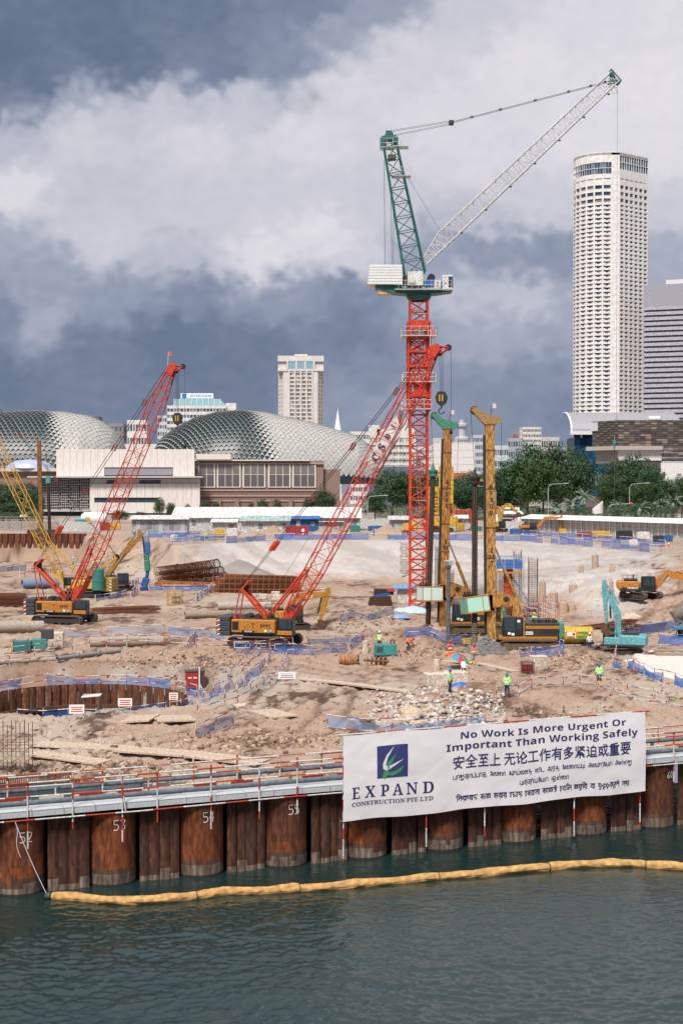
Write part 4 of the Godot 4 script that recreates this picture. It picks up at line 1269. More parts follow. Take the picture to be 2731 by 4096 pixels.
	o = block("white_mall","long white mall with a fine square panel grid behind the drilling rigs","",1733,1899,1768,700,24,mt("e3dedb",0.8,0,"grain",0.05),[mt("d8d2cf",0.7)],18,9,0.95,0.93,0.0,0.4,false,0.08)
	o = thing("tiled_roof_house","white house with a red tiled hip roof before the white mall","building",dp(1843,1950,660) * Vector3(1,0,1) + Vector3(0,5,0))
	blk(o,"wall",Vector3(0,7.3,-4),Vector3(11,14.6,8),mt("eceae6",0.8))
	m = MB.new()
	var e := [Vector3(-6.4,14.6,0.6),Vector3(6.4,14.6,0.6),Vector3(6.4,14.6,-8.6),Vector3(-6.4,14.6,-8.6),Vector3(-3.6,17.4,-4),Vector3(3.6,17.4,-4)]
	m.quad(e[0],e[1],e[5],e[4])
	m.quad(e[2],e[3],e[4],e[5])
	m.tri(e[1],e[2],e[5])
	m.tri(e[3],e[0],e[4])
	part(o,"roof",m.mesh(),mt("b1583c",0.85,0,"grain",0.4))
	o = thing("round_tower","grey round tower top with stacked discs and a hotel name behind the rig","building",dp(1846,1950,1300) * Vector3(1,0,1) + Vector3(0,5,0))
	k = 1300.0 / FP
	m = MB.new()
	var t0 := EYE + 1950 * k - 5
	var pf := []
	for q in [[11,0],[11,1790],[30,1775],[30,1752],[16,1746],[16,1716],[24,1706],[24,1696],[10,1692],[10,1680],[0,1678]]: pf.append(Vector2(q[0] * k,0.0 if q[1] == 0 else t0 - q[1] * k))
	m.lathe(pf,20)
	part(o,"shaft",m.mesh(),mt("b2b1b6",0.7))
	text(o,"lettering","Hilton",3.0,mt("6a6f80",0.6),Transform3D(Basis(),Vector3(0,t0 - 1764 * k,30 * k + 0.2)),9.0)
	var far := [[1730,1800,1752,1000,"c3c3c8","grey arched block behind the first drilling rig",5,4],[1890,1935,1740,900,"b9c2c8","pale glazed block right of the white mall",6,9],[2087,2163,1708,1100,"d7d3cf","pale slab block above the big rain tree",12,14],[2030,2090,1752,1100,"a4a9b0","grey low block left of the pale slab block",6,6],
		[2163,2235,1748,1200,"c3bfbc","row of pale flats right of the pale slab block",8,5],[2230,2300,1790,900,"b0b4b6","low pale block beside the curved glass hall",6,5],[436,496,1694,1300,"8f8a86","brown flats peeping over the round dome",7,8],[510,588,1680,1000,"dedcda","white stepped block between the two domes",7,6],[632,668,1662,1100,"c8ced0","slim pale block beside the sign hotel",4,12],
		[350,398,1666,1400,"6d7078","dark flats just above the round dome",6,4],[1400,1484,1726,900,"dcd9d6","white block at the low end of the long dome",8,8],[2060,2075,1735,1150,"b56a60","thin reddish tower among far blocks",2,8],[500,640,1776,700,"e2dedb","low white annex between the domes",14,2],[1950,2032,1782,850,"c4c8cc","pale block left of the far flats",9,5],[1660,1735,1786,780,"d5d8da","white mid-rise right of the tower crane mast",8,8]]
	for q in far:
		block("far_block",q[5],"",q[0],q[1],q[2],q[3],18,mt(q[4],0.85,0,"faint",0.03),[dkg,mdg],q[6],q[7],0.7,0.5,0.0,0.8,false)
func hotel_tower() -> void:
	var D := 920.0
	var k := D / FP
	var p := dp(2464,1950,D)
	var o := thing("hotel_tower","very tall white hotel tower with a curved side and rows of balcony windows","building",Vector3(p.x,5,p.z))
	var Y := func(q: float) -> float: return EYE + (1950.0 - q) * k - 5.0
	var top: float = Y.call(612)
	var faces := []
	var pos := Vector2(-9.5 * k * 1.0,0.0)
	var rd := Vector2(cos(0.66),sin(0.66))
	faces.append([Vector2(9.0 * k,0.0),rd,27.5,6])
	faces.append([Vector2(-24.0 * k,0),Vector2(1,0),33.0 * k,0])
	var q := Vector2(-24.0 * k,0)
	var ang := 0.06
	for i in 6:
		var dv := Vector2(cos(ang),-sin(ang))
		var a := q - dv * 5.55
		faces.append([a,dv,5.55,1])
		q = a
		ang += 0.285
	var wall := MB.new()
	var panes := []
	var band := []
	var r3: float = Y.call(738)
	var r50: float = Y.call(818)
	var bot: float = Y.call(1690)
	for f in faces:
		var dir := Vector3(f[1].x,0,-f[1].y)
		var nrm := Vector3(f[1].y,0,f[1].x)
		if f[3] == 6: nrm = Vector3(f[1].y,0,f[1].x)
		var xf := Transform3D(Basis(dir,Vector3.UP,dir.cross(Vector3.UP)),Vector3(f[0].x,0,-f[0].y))
		var w: float = f[2]
		if f[3] == 0:
			for j in 54: wall.box(xf * Vector3(w / 2,top * (j + 0.5) / 54.0,-0.4),Vector3(w,top / 54.0 - 0.06,0.8),xf.basis)
			continue
		var mlow := facade(wall,Transform3D(xf.basis,xf.origin),w,r50,f[3],69,0.80 if f[3] == 1 else 0.70,0.56,0.9)
		panes += mlow.filter(func(t): return t.origin.y > bot - 4.0)
		var x2 := Transform3D(xf.basis,xf.origin + Vector3.UP * r50)
		panes += facade(wall,x2,w,r3 - r50,f[3],3,0.80 if f[3] == 1 else 0.70,0.56,0.9)
		var c0: float = Y.call(700)
		var x3 := Transform3D(xf.basis,xf.origin + Vector3.UP * r3)
		var n: int = 3 if f[3] == 1 else 12
		facade(wall,x3,w,c0 - r3,f[3],1,0.8,0.1,0.5)
		var x4 := Transform3D(xf.basis,xf.origin + Vector3.UP * c0)
		band += facade(wall,x4,w,top - c0,n,2,0.94,0.92,0.5,0.0 if f[3] == 1 else 3.0,(top - c0) * (0.46 if f[3] == 1 else 0.14))
		var cw: float = w / f[3]
		var rh := r50 / 69.0
		for j in range(17,69):
			for i in f[3]:
				for s in [-1,1]: wall.box(xf * Vector3(cw * (i + 0.5) + s * cw * 0.28,rh * (j + 0.28),-0.45),Vector3(cw * 0.2,rh * 0.3,0.6),xf.basis)
	var ring := PackedVector2Array()
	ring.append(Vector2(9.0 * k,0) + rd * 27.5)
	ring.append(Vector2(9.0 * k,0))
	ring.append(Vector2(-24.0 * k,0))
	for i in range(2,faces.size()): ring.append(faces[i][0])
	ring.append(Vector2(q.x + 8,40))
	ring.append(Vector2(12,44))
	var lid := PackedVector2Array()
	for v in ring: lid.append(Vector2(v.x,v.y))
	part(o,"wall",wall.mesh(),mt("e8e4e1",0.8,0,"faint",0.03))
	var lm := MB.new()
	lm.ext(lid,top - 2.0,top - 0.6,Transform3D(Basis(Vector3.RIGHT,Vector3(0,0,-1),Vector3.UP),Vector3.ZERO))
	lm.ext(lid,2.0,top - 4.0,Transform3D(Basis(Vector3(0.93,0,0),Vector3(0,0,-0.93),Vector3.UP),Vector3(0,0,-2.6)))
	part(o,"core",lm.mesh(),mt("b8b0aa",0.9))
	panes.sort_custom(func(a,b): return a.origin.y > b.origin.y)
	put_panes(o,"window",panes,[mt("4d5666",0.15,0.1),mt("3c4757",0.12,0.1),mt("7d7f86",0.4),mt("56617a",0.15,0.1),mt("8b8581",0.5)])
	put_panes(o,"crown_window",band,[mt("4a5a72",0.1,0.2),mt("3e4f66",0.1,0.2),mt("70828f",0.15,0.1)])
	for i in 5: bblk(o,"roof_box",Vector3(-16 + i * 7.0,top + 0.2,-12 - i),Vector3(2.2,1.0,2.0),mt("4c4c50",0.8),0.05)
	D = 900.0
	k = D / FP
	p = dp(2590,1950,D)
	o = thing("striped_block","pale office block with long dark ribbon windows right of the hotel tower","building",Vector3(p.x,5,p.z - 12))
	var sd := Vector3(cos(0.36),0,sin(0.36))
	var sb := Basis(sd,Vector3.UP,sd.cross(Vector3.UP))
	var t2: float = EYE + (1950 - 1132) * k - 5
	for j in 31:
		var y := t2 - 15 - j * 3.28
		blk(o,"spandrel",sb * Vector3(12,y,-6) ,Vector3(25,2.05,12),mt("c4c0c8",0.7,0,"grain",0.05),sb)
		blk(o,"ribbon_window",sb * Vector3(12,y - 1.62,-6.3),Vector3(24.4,1.25,12),mt("2e3a4c",0.1,0.2),sb)
		blk(o,"corner_spandrel",sb * Vector3(24.5,y,-6) + Vector3(6,0,-1.0),Vector3(14,2.05,10),mt("d8d2d2",0.7))
	blk(o,"core",sb * Vector3(12,(t2 - 12) / 2,-8),Vector3(23.5,t2 - 16,12),mt("8c8b94",0.8),sb)
	blk(o,"corner_core",sb * Vector3(24.5,(t2 - 12) / 2,-6) + Vector3(6,0,-1.4),Vector3(13.4,t2 - 16,9.6),mt("6f7480",0.3),Basis())
	blk(o,"attic",sb * Vector3(12,t2 - 7,-6),Vector3(25,14,12),mt("97969e",0.8),sb)
	blk(o,"attic_corner",sb * Vector3(24.5,t2 - 7,-6) + Vector3(6,0,-1.0),Vector3(14,14,10),mt("b5b1b6",0.8))
	bblk(o,"roof_house",sb * Vector3(19,t2 + 1.4,-6),Vector3(12,2.8,8),mt("d2cdd0",0.8),0.1,sb)
func mall() -> void:
	var D := 560.0
	var k := D / FP
	var X := func(p: float) -> float: return (p - 1365.5) * k
	var Y := func(p: float) -> float: return EYE + (1950.0 - p) * k - 5.0
	var o := thing("louvred_mall","mall clad in brown and grey horizontal louvres over blank pale walls","building",Vector3(X.call(2470),5,-D))
	var hues := ["5c534e","6b615a","4d4744","7c7068","a08f80","554d49","655b55"]
	var W := 30.0
	var top: float = Y.call(1680)
	var low: float = Y.call(1783)
	var n := 11
	var sdir := Vector3(-0.535,0,-0.845)
	var sb := Basis(-sdir,Vector3.UP,(-sdir).cross(Vector3.UP))
	for j in n:
		var y := lerpf(top,low,(j + 0.5) / n)
		var lh := (top - low) / n
		for i in 14:
			var l := 2.15 * i
			var nn := int(absf(n3.get_noise_2d(i * 260.0,j * 470.0)) * 40.0) % 7
			blk(o,"louvre",Vector3(l + 1.07,y,-0.25 + 0.05 * (j % 2)),Vector3(2.1,lh - 0.16,0.5),mt(hues[nn],0.8,0,"grain",0.3))
		for i in 7:
			blk(o,"louvre",sdir * (2.1 * i + 1.07) + Vector3(0,y,0) - sb.z * 0.25,Vector3(2.05,lh - 0.22,0.5),mt(hues[(i * 5 + j * 3) % 4],0.8,0,"grain",0.3),sb)
	for j in range(n,n + 6):
		var lh := (top - low) / n
		var y := top - (j + 0.5) * lh
		for i in range(8,14): blk(o,"louvre",Vector3(2.15 * i + 1.07,y,-0.25),Vector3(2.1,lh - 0.16,0.5),mt(hues[int(absf(n3.get_noise_2d(i * 260.0,j * 470.0)) * 40.0) % 7],0.8,0,"grain",0.3))
	var m := MB.new()
	var poly := PackedVector2Array([Vector2(0.3,0.5),Vector2(W,0.5),Vector2(W,16),Vector2(sdir.x * 15,-sdir.z * 15),Vector2(sdir.x * 14.6,-sdir.z * 14.6)])
	m.ext(poly,low - 0.5,top - 0.2,Transform3D(Basis(Vector3.RIGHT,Vector3(0,0,-1),Vector3.UP),Vector3.ZERO))
	part(o,"body",m.mesh(),mt("4a4542",0.9))
	m = MB.new()
	m.ext(PackedVector2Array([Vector2(-1.5,-1.5),Vector2(17.2,-1.5),Vector2(17.2,10),Vector2(sdir.x * 17,14),Vector2(sdir.x * 17 - 1.5,12.6)]),Y.call(1800),Y.call(1784),Transform3D(Basis(Vector3.RIGHT,Vector3(0,0,-1),Vector3.UP),Vector3.ZERO))
	part(o,"canopy_slab",m.mesh(),mt("b5aca2",0.85,0,"faint",0.1))
	blk(o,"pale_wall",Vector3(8.6,(Y.call(1800) + Y.call(1842)) / 2,-4),Vector3(17,Y.call(1800) - Y.call(1842),7),mt("dbd6d0",0.85,0,"streak",0.1))
	blk(o,"glazed_side",sdir * 6.5 + Vector3(1.2,(Y.call(1800) + Y.call(1852)) / 2,-2),Vector3(13,Y.call(1800) - Y.call(1852),2),mt("a3988f",0.5,0,"streak",0.4),sb)
	blk(o,"dark_band",Vector3(8.6,(Y.call(1842) + Y.call(1880)) / 2,-4.4),Vector3(17.2,Y.call(1842) - Y.call(1880),7),mt("4f4a48",0.8))
	blk(o,"shop_glass",Vector3(8.6,Y.call(1905),-5),Vector3(17,6,7),mt("2f4652",0.15,0.1))
	blk(o,"base_wall",Vector3(24,(Y.call(1852) + Y.call(1936)) / 2,-4),Vector3(14.4,Y.call(1852) - Y.call(1936),8),mt("e1ddda",0.85,0,"faint",0.1))
	for i in 15: blk(o,"parapet_post",Vector3(0.2 + i * 2.1,top + 0.35,-0.3),Vector3(0.1,0.9,0.1),mt("7d7872",0.7))
	blk(o,"podium",Vector3(8,3.5,-6),Vector3(40,7,8),mt("75675f",0.9,0,"faint",0.1))
	blk(o,"sign_panel",sdir * 13.6 + Vector3(-0.2,lerpf(top,low,0.22),0.2),Vector3(4.2,3.4,0.3),mt("c7c7cc",0.6),sb)
	for i in 2: bblk(o,"roof_tank",Vector3(15 + i * 14.0,top + 0.7,-4),Vector3(4.6,1.8,3),mt("e6e4e2",0.7),0.5)
	D = 600.0
	k = D / FP
	o = thing("glass_hall","blue glass hall with a pale barrel roof at the foot of the hotel tower","building",Vector3((2295 - 1365.5) * k,5,-D))
	var gw := 24.0
	var gh: float = EYE + (1950.0 - 1748) * k - 5
	blk(o,"core",Vector3(gw / 2,gh / 2,-12),Vector3(gw - 1,gh,22),mt("1d2c3c",0.4))
	for i in 9:
		for j in 7: blk(o,"glass_panel",Vector3((i + 0.5) * gw / 9,gh * (j + 0.5) / 7.0,-0.6),Vector3(gw / 9 - 0.12,gh / 7 - 0.12,0.3),mt(["27517a","1f4468","2d5c86","234a70"][(i * 3 + j * 5) % 4],0.08,0.2))
	var pr := []
	for i in 13:
		var t := i / 12.0
		pr.append(Vector2(-2.5 + 22.0 * (1 - cos(t * PI / 2)),gh + 2.2 + 9.0 * sin(t * PI / 2)))
	m = MB.new()
	for i in 12:
		var a := Vector3(-1.5,pr[i].y,-pr[i].x)
		var b := Vector3(-1.5,pr[i + 1].y,-pr[i + 1].x)
		var g := Vector3(46,0,0)
		m.quad(a,a + g,b + g,b)
		m.quad(a + Vector3(0,-0.8,0),b + Vector3(0,-0.8,0),b,a)
	part(o,"barrel_roof",m.mesh(),mt("b4b3b8",0.55,0.2,"grain",0.2))
	m = MB.new()
	for i in 12: m.bar(Vector3(-1.6,pr[i].y,-pr[i].x),Vector3(-1.6,pr[i + 1].y,-pr[i + 1].x),0.7,0.5)
	m.bar(Vector3(-2.2,pr[0].y - 0.6,2.6),Vector3(30,pr[0].y - 0.6,2.6),1.2,1.4)
	part(o,"eave_trim",m.mesh(),mt("dad7d8",0.6))
	for i in 3: blk(o,"clerestory_post",Vector3(3.0 + i * 7.5,gh + 0.9,-0.5),Vector3(0.7,2.6,0.7),mt("dad7d8",0.6))
	blk(o,"clerestory",Vector3(gw / 2,gh + 0.9,-2),Vector3(gw,2.4,1.5),mt("3a3a3e",0.3))
# trees
var crowns := []
var trunks := []
func make_crowns() -> void:
	for vv in 4:
		var r := RandomNumberGenerator.new()
		r.seed = 40 + vv
		var m := MB.new()
		var flat: float = [0.62,0.75,0.9,0.7][vv]
		for c in 165:
			var a := r.randf() * TAU
			var e := r.randf_range(-0.75,1.0)
			var rr := pow(r.randf(),0.4) * 0.88
			var s := sqrt(maxf(0.0,1.0 - e * e))
			var ctr := Vector3(cos(a) * s * rr,e * rr * flat,sin(a) * s * rr) * (1.0 + 0.25 * n1.get_noise_2d(cos(a) * 90 + vv * 300,sin(a) * 90 + e * 60))
			var cr := r.randf_range(0.12,0.24)
			var hue := r.randf()
			for l in 66:
				var dv := Vector3(r.randfn(),r.randfn() * 0.55 + 0.15,r.randfn()).limit_length(1.7) * cr * 0.62
				var p := ctr + dv
				var n := Vector3(r.randfn() * 0.7,1.0 + r.randf(),r.randfn() * 0.7).normalized()
				var t := n.cross(Vector3(r.randfn(),r.randfn(),r.randfn())).normalized()
				var b := n.cross(t)
				var sz := r.randf_range(0.022,0.044)
				var g := r.randf()
				m.col = lin("3a5432").lerp(lin("4c683a"),g).lerp(lin("2f4a36"),hue * 0.6)
				m.quad(p - t * sz,p - b * sz * 0.6,p + t * sz,p + b * sz * 0.6)
		crowns.append(m.mesh())
		m = MB.new()
		m.tube(Vector3.ZERO,Vector3(0.02,0.55,0),0.05,0.035,8)
		for i in 7:
			var a := TAU * i / 7 + r.randf()
			var q := Vector3(cos(a) * 0.28,0.78 + 0.1 * r.randf(),sin(a) * 0.28)
			m.tube(Vector3(0.02,0.48 + 0.06 * (i % 2),0),q,0.025,0.014,6)
			m.tube(q,q + Vector3(cos(a) * 0.35,0.2 + 0.15 * r.randf(),sin(a) * 0.35),0.014,0.005,5)
		trunks.append(m.mesh())
func tree(called: String,label: String,group: String,px: float,pytop: float,d: float,w: float,kind: int,hc := 0.0,pyb := 2060.0) -> void:
	var k := d / FP
	var p := dp(px,1950,d)
	var base := ground_h(p.x,d) if d < 440 else 5.1
	var top := EYE + (1950.0 - pytop + 12.0) * k
	var rad := w * k / 2 * 1.15
	var o := thing(called,label,"tree",Vector3(p.x,base,-d),rng.randf() * TAU,group)
	var flat: float = [0.62,0.75,0.9,0.7][kind]
	var ch := hc if hc > 0 else (top - base) * 0.47
	var cy := top - base - ch
	part(o,"trunk",trunks[kind],mt("5d5148",0.95,0,"grain",1.0),Transform3D(Basis.from_scale(Vector3(maxf(rad * 0.8,1.0),cy / 0.85,maxf(rad * 0.8,1.0))),Vector3.ZERO))
	part(o,"crown",crowns[kind],leaf_mat(int(px + d)),Transform3D(Basis.from_scale(Vector3(rad,ch / flat,rad)),Vector3(0,cy,0)))
func leaf_mat(k: int) -> StandardMaterial3D:
	var key := "leaf%d" % (k % 3)
	if not mats.has(key):
		var m := vmt(0.75).duplicate() as StandardMaterial3D
		m.albedo_color = [Color(1,1,1),Color(1.0,0.98,0.8),Color(0.84,0.95,0.9)][k % 3]
		mats[key] = m
	return mats[key]
func trees() -> void:
	make_crowns()
	var big := "broad dark green rain tree behind the white hoarding"
	for t in [[2110,1790,430,230,0],[2215,1772,425,210,1],[2300,1812,418,150,0],[2040,1850,440,160,1],[2170,1840,408,190,3]]: tree("rain_tree",big,"rain trees behind the hoarding",t[0],t[1],t[2],t[3],t[4])
	for t in [[2470,1842,410,170,1],[2545,1828,415,170,0],[2600,1880,405,140,3],[2450,1900,398,130,2],[2660,1925,400,130,3],[2725,1900,405,120,1],[2560,1930,396,120,1]]: tree("street_tree","green street tree in front of the louvred mall","trees before the mall",t[0],t[1],t[2],t[3],t[4])
	for t in [[1960,1880,460,190,1],[1885,1900,470,200,0],[1800,1915,480,190,1],[1720,1908,490,180,3],[1640,1893,500,170,1],[1570,1885,500,150,0],[1990,1930,430,150,2],[1860,1945,440,140,2],[1765,1950,440,130,3]]: tree("park_tree","dark green park tree behind the tower crane and drilling rigs","park trees behind the rigs",t[0],t[1],t[2],t[3],t[4])
	for t in [[1296,1964,480,100,1],[1235,1995,480,50,2],[1500,1975,440,90,3]]: tree("hall_tree","green tree at the end of the brown hall","trees at the end of the brown hall",t[0],t[1],t[2],t[3],t[4])
	for t in [[638,1996,430,44,2],[684,2018,430,40,1],[750,2024,430,30,2],[818,2014,430,42,1],[865,2014,430,36,2],[1005,2018,430,34,1],[1052,2002,430,44,2],[1106,2006,430,44,3],[480,2050,400,70,1],[560,2058,400,60,3]]: tree("young_tree","small young tree planted before the cream block and brown hall","young trees before the halls",t[0],t[1],t[2],t[3],t[4])
	for t in [[20,1935,470,150,1],[95,1940,460,130,0],[140,1975,450,90,3],[40,2020,400,150,2],[120,2045,400,110,1],[-60,1950,450,160,0]]: tree("promenade_tree","green tree on the promenade beside the lattice screen","promenade trees",t[0],t[1],t[2],t[3],t[4])
	var fr := MB.new()
	var r := RandomNumberGenerator.new()
	r.seed = 9
	for i in 26:
		var a := r.randf() * TAU
		var e := r.randf_range(-0.2,1.2)
		var pv := Vector3.ZERO
		var dr := Vector3(cos(a) * cos(e),sin(e),sin(a) * cos(e))
		for s in 5:
			var nx := pv + dr * 0.24
			dr = (dr + Vector3(0,-0.28,0)).normalized()
			var sd := dr.cross(Vector3.UP).normalized()
			fr.col = lin("5c6a58").lerp(lin("8a9a8a"),r.randf())
			for h in 3:
				var b := pv.lerp(nx,h / 3.0)
				fr.tri(b,b + sd * 0.16 + dr * 0.14 + Vector3(0,-0.06,0),b + dr * 0.07)
				fr.tri(b,b + dr * 0.07,b - sd * 0.16 + dr * 0.14 + Vector3(0,-0.06,0))
			fr.tube(pv,nx,0.008,0.006,4,false)
			pv = nx
	var frm := fr.mesh()
	for t in [[2370,1895,470],[2335,1960,400],[2290,1990,400],[2640,1990,390],[2690,1980,390],[2560,2010,385],[2230,2005,395],[2480,2005,392]]:
		var p := dp(t[0],1950,t[2])
		var base := ground_h(p.x,t[2]) if t[2] < 440 else 5.1
		var tp: float = EYE + (1950.0 - t[1]) * t[2] / FP - base
		var o := thing("fan_palm","silvery fan palm among the trees behind the hoarding","palm",Vector3(p.x,base,p.z),t[0],"palms behind the hoarding")
		part(o,"trunk",unit_cyl,mt("6a625a",0.95),Transform3D(Basis.from_scale(Vector3(0.5,tp - 2.0,0.5)),Vector3(0,(tp - 2.0) / 2,0)))
		part(o,"fronds",frm,vmt(0.7),Transform3D(Basis.from_scale(Vector3.ONE * 3.0),Vector3(0,tp - 2.0,0)))
	var hm := MB.new()
	r.seed = 3
	for i in 2600:
		var p := Vector3(r.randf_range(-0.5,0.5),pow(r.randf(),0.7),r.randf_range(-0.5,0.5))
		var n := Vector3(r.randfn(),r.randfn() + 0.8,r.randfn()).normalized()
		var tt := n.cross(Vector3(r.randfn(),r.randfn(),1)).normalized()
		hm.col = lin("2c4627").lerp(lin("4a663a"),r.randf())
		var sz := r.randf_range(0.02,0.04)
		hm.quad(p - tt * sz * 0.5,p - n.cross(tt) * sz,p + tt * sz * 0.5,p + n.cross(tt) * sz)
	var hmesh := hm.mesh()
	for t in [[2300,2700,5.0,385],[2000,2310,4.0,420],[1500,1760,4.0,470],[1760,2010,3.5,450],[-60,160,3.0,385],[2100,2420,3.0,372]]:
		var a := dp(t[0],1950,t[3])
		var b := dp(t[1],1950,t[3])
		var o := thing("hedge","dense clipped hedge along the road under the trees","hedge",Vector3((a.x + b.x) / 2,ground_h((a.x + b.x) / 2,t[3]) if t[3] < 440 else 5.1,a.z),0.0,"roadside hedges")
		var n := int((b.x - a.x) / 6.0) + 1
		for i in n: part(o,"foliage",hmesh,vmt(0.75),Transform3D(Basis.from_scale(Vector3((b.x - a.x) / n * 1.15,t[2] * (0.85 + 0.3 * absf(sin(i * 2.4 + t[0]))),3.0)),Vector3(-(b.x - a.x) / 2 + (b.x - a.x) / n * (i + 0.5),0,0)))
# machines
func vhit(px: float,py: float,p0: Vector3,yaw: float) -> Vector3:
	var n := Vector3(sin(yaw),0,cos(yaw))
	var r := ray(px,py)
	return Vector3(0,EYE,0) + r * ((p0 - Vector3(0,EYE,0)).dot(n) / r.dot(n))
func lattice(o: Node3D,a: Vector3,b: Vector3,wa: float,ha: float,wb: float,hb: float,side: Vector3,n: int,rc: float,rl: float,ml: Material,ml2: Material,cross := true,xx := false) -> void:
	var f := (b - a).normalized()
	var up := side.cross(f).normalized()
	var cor := func(t: float,k: int) -> Vector3:
		var w := lerpf(wa,wb,t) / 2
		var h := lerpf(ha,hb,t) / 2
		return a.lerp(b,t) + side * (w if k in [0,1] else -w) + up * (h if k in [1,2] else -h)
	for k in 4: rod(o,"chord",cor.call(0.0,k),cor.call(1.0,k),rc,ml)
	for i in n:
		var t0 := i / float(n)
		var t1 := (i + 1) / float(n)
		for k in 4:
			var k2 := (k + 1) % 4
			if (i + k) % 2 == 0: rod(o,"lacing",cor.call(t0,k),cor.call(t1,k2),rl,ml2)
			else: rod(o,"lacing",cor.call(t0,k2),cor.call(t1,k),rl,ml2)
			if xx and k % 2 == 1: rod(o,"lacing",cor.call(t0,k2) if (i + k) % 2 == 0 else cor.call(t0,k),cor.call(t1,k) if (i + k) % 2 == 0 else cor.call(t1,k2),rl,ml2)
			if cross: rod(o,"cross_bar",cor.call(t1,k),cor.call(t1,k2),rl,ml2)
func track(o: Node3D,z: float,half: float,r: float,w: float,ml: Material) -> void:
	var tr := Node3D.new()
	tr.name = "crawler_track"
	o.add_child(tr,true)
	var m := MB.new()
	var n := 44
	var per := 4 * half + TAU * r
	for i in n:
		var s := per * i / n
		var p := Vector2.ZERO
		var a := 0.0
		if s < 2 * half: p = Vector2(-half + s,2 * r)
		elif s < 2 * half + PI * r:
			a = (s - 2 * half) / r
			p = Vector2(half + sin(a) * r,r + cos(a) * r)
		elif s < 4 * half + PI * r:
			a = PI
			p = Vector2(half - (s - 2 * half - PI * r),0)
		else:
			a = PI + (s - 4 * half - PI * r) / r
			p = Vector2(-half + sin(a) * r,r + cos(a) * r)
		m.box(Vector3(p.x,p.y + 0.06,z),Vector3(per / n * 0.9,0.09,w),Basis(Vector3.BACK,-a))
	var q := MB.new()
	part(tr,"shoe_belt",m.mesh(),mt("6e6156",0.9,0.1,"dirt",0.8))
	q.box(Vector3(0,r + 0.06,z),Vector3(2 * half + 0.3,r * 1.1,w * 0.55))
	for s in [-1,1]: q.tube(Vector3(s * half,r + 0.06,z - w * 0.33),Vector3(s * half,r + 0.06,z + w * 0.33),r * 0.86,r * 0.86,16)
	for i in 6: q.tube(Vector3(lerpf(-half,half,(i + 0.5) / 6.0),0.26,z - w * 0.36),Vector3(lerpf(-half,half,(i + 0.5) / 6.0),0.26,z + w * 0.36),0.17,0.17,12)
	part(tr,"track_frame",q.mesh(),ml)
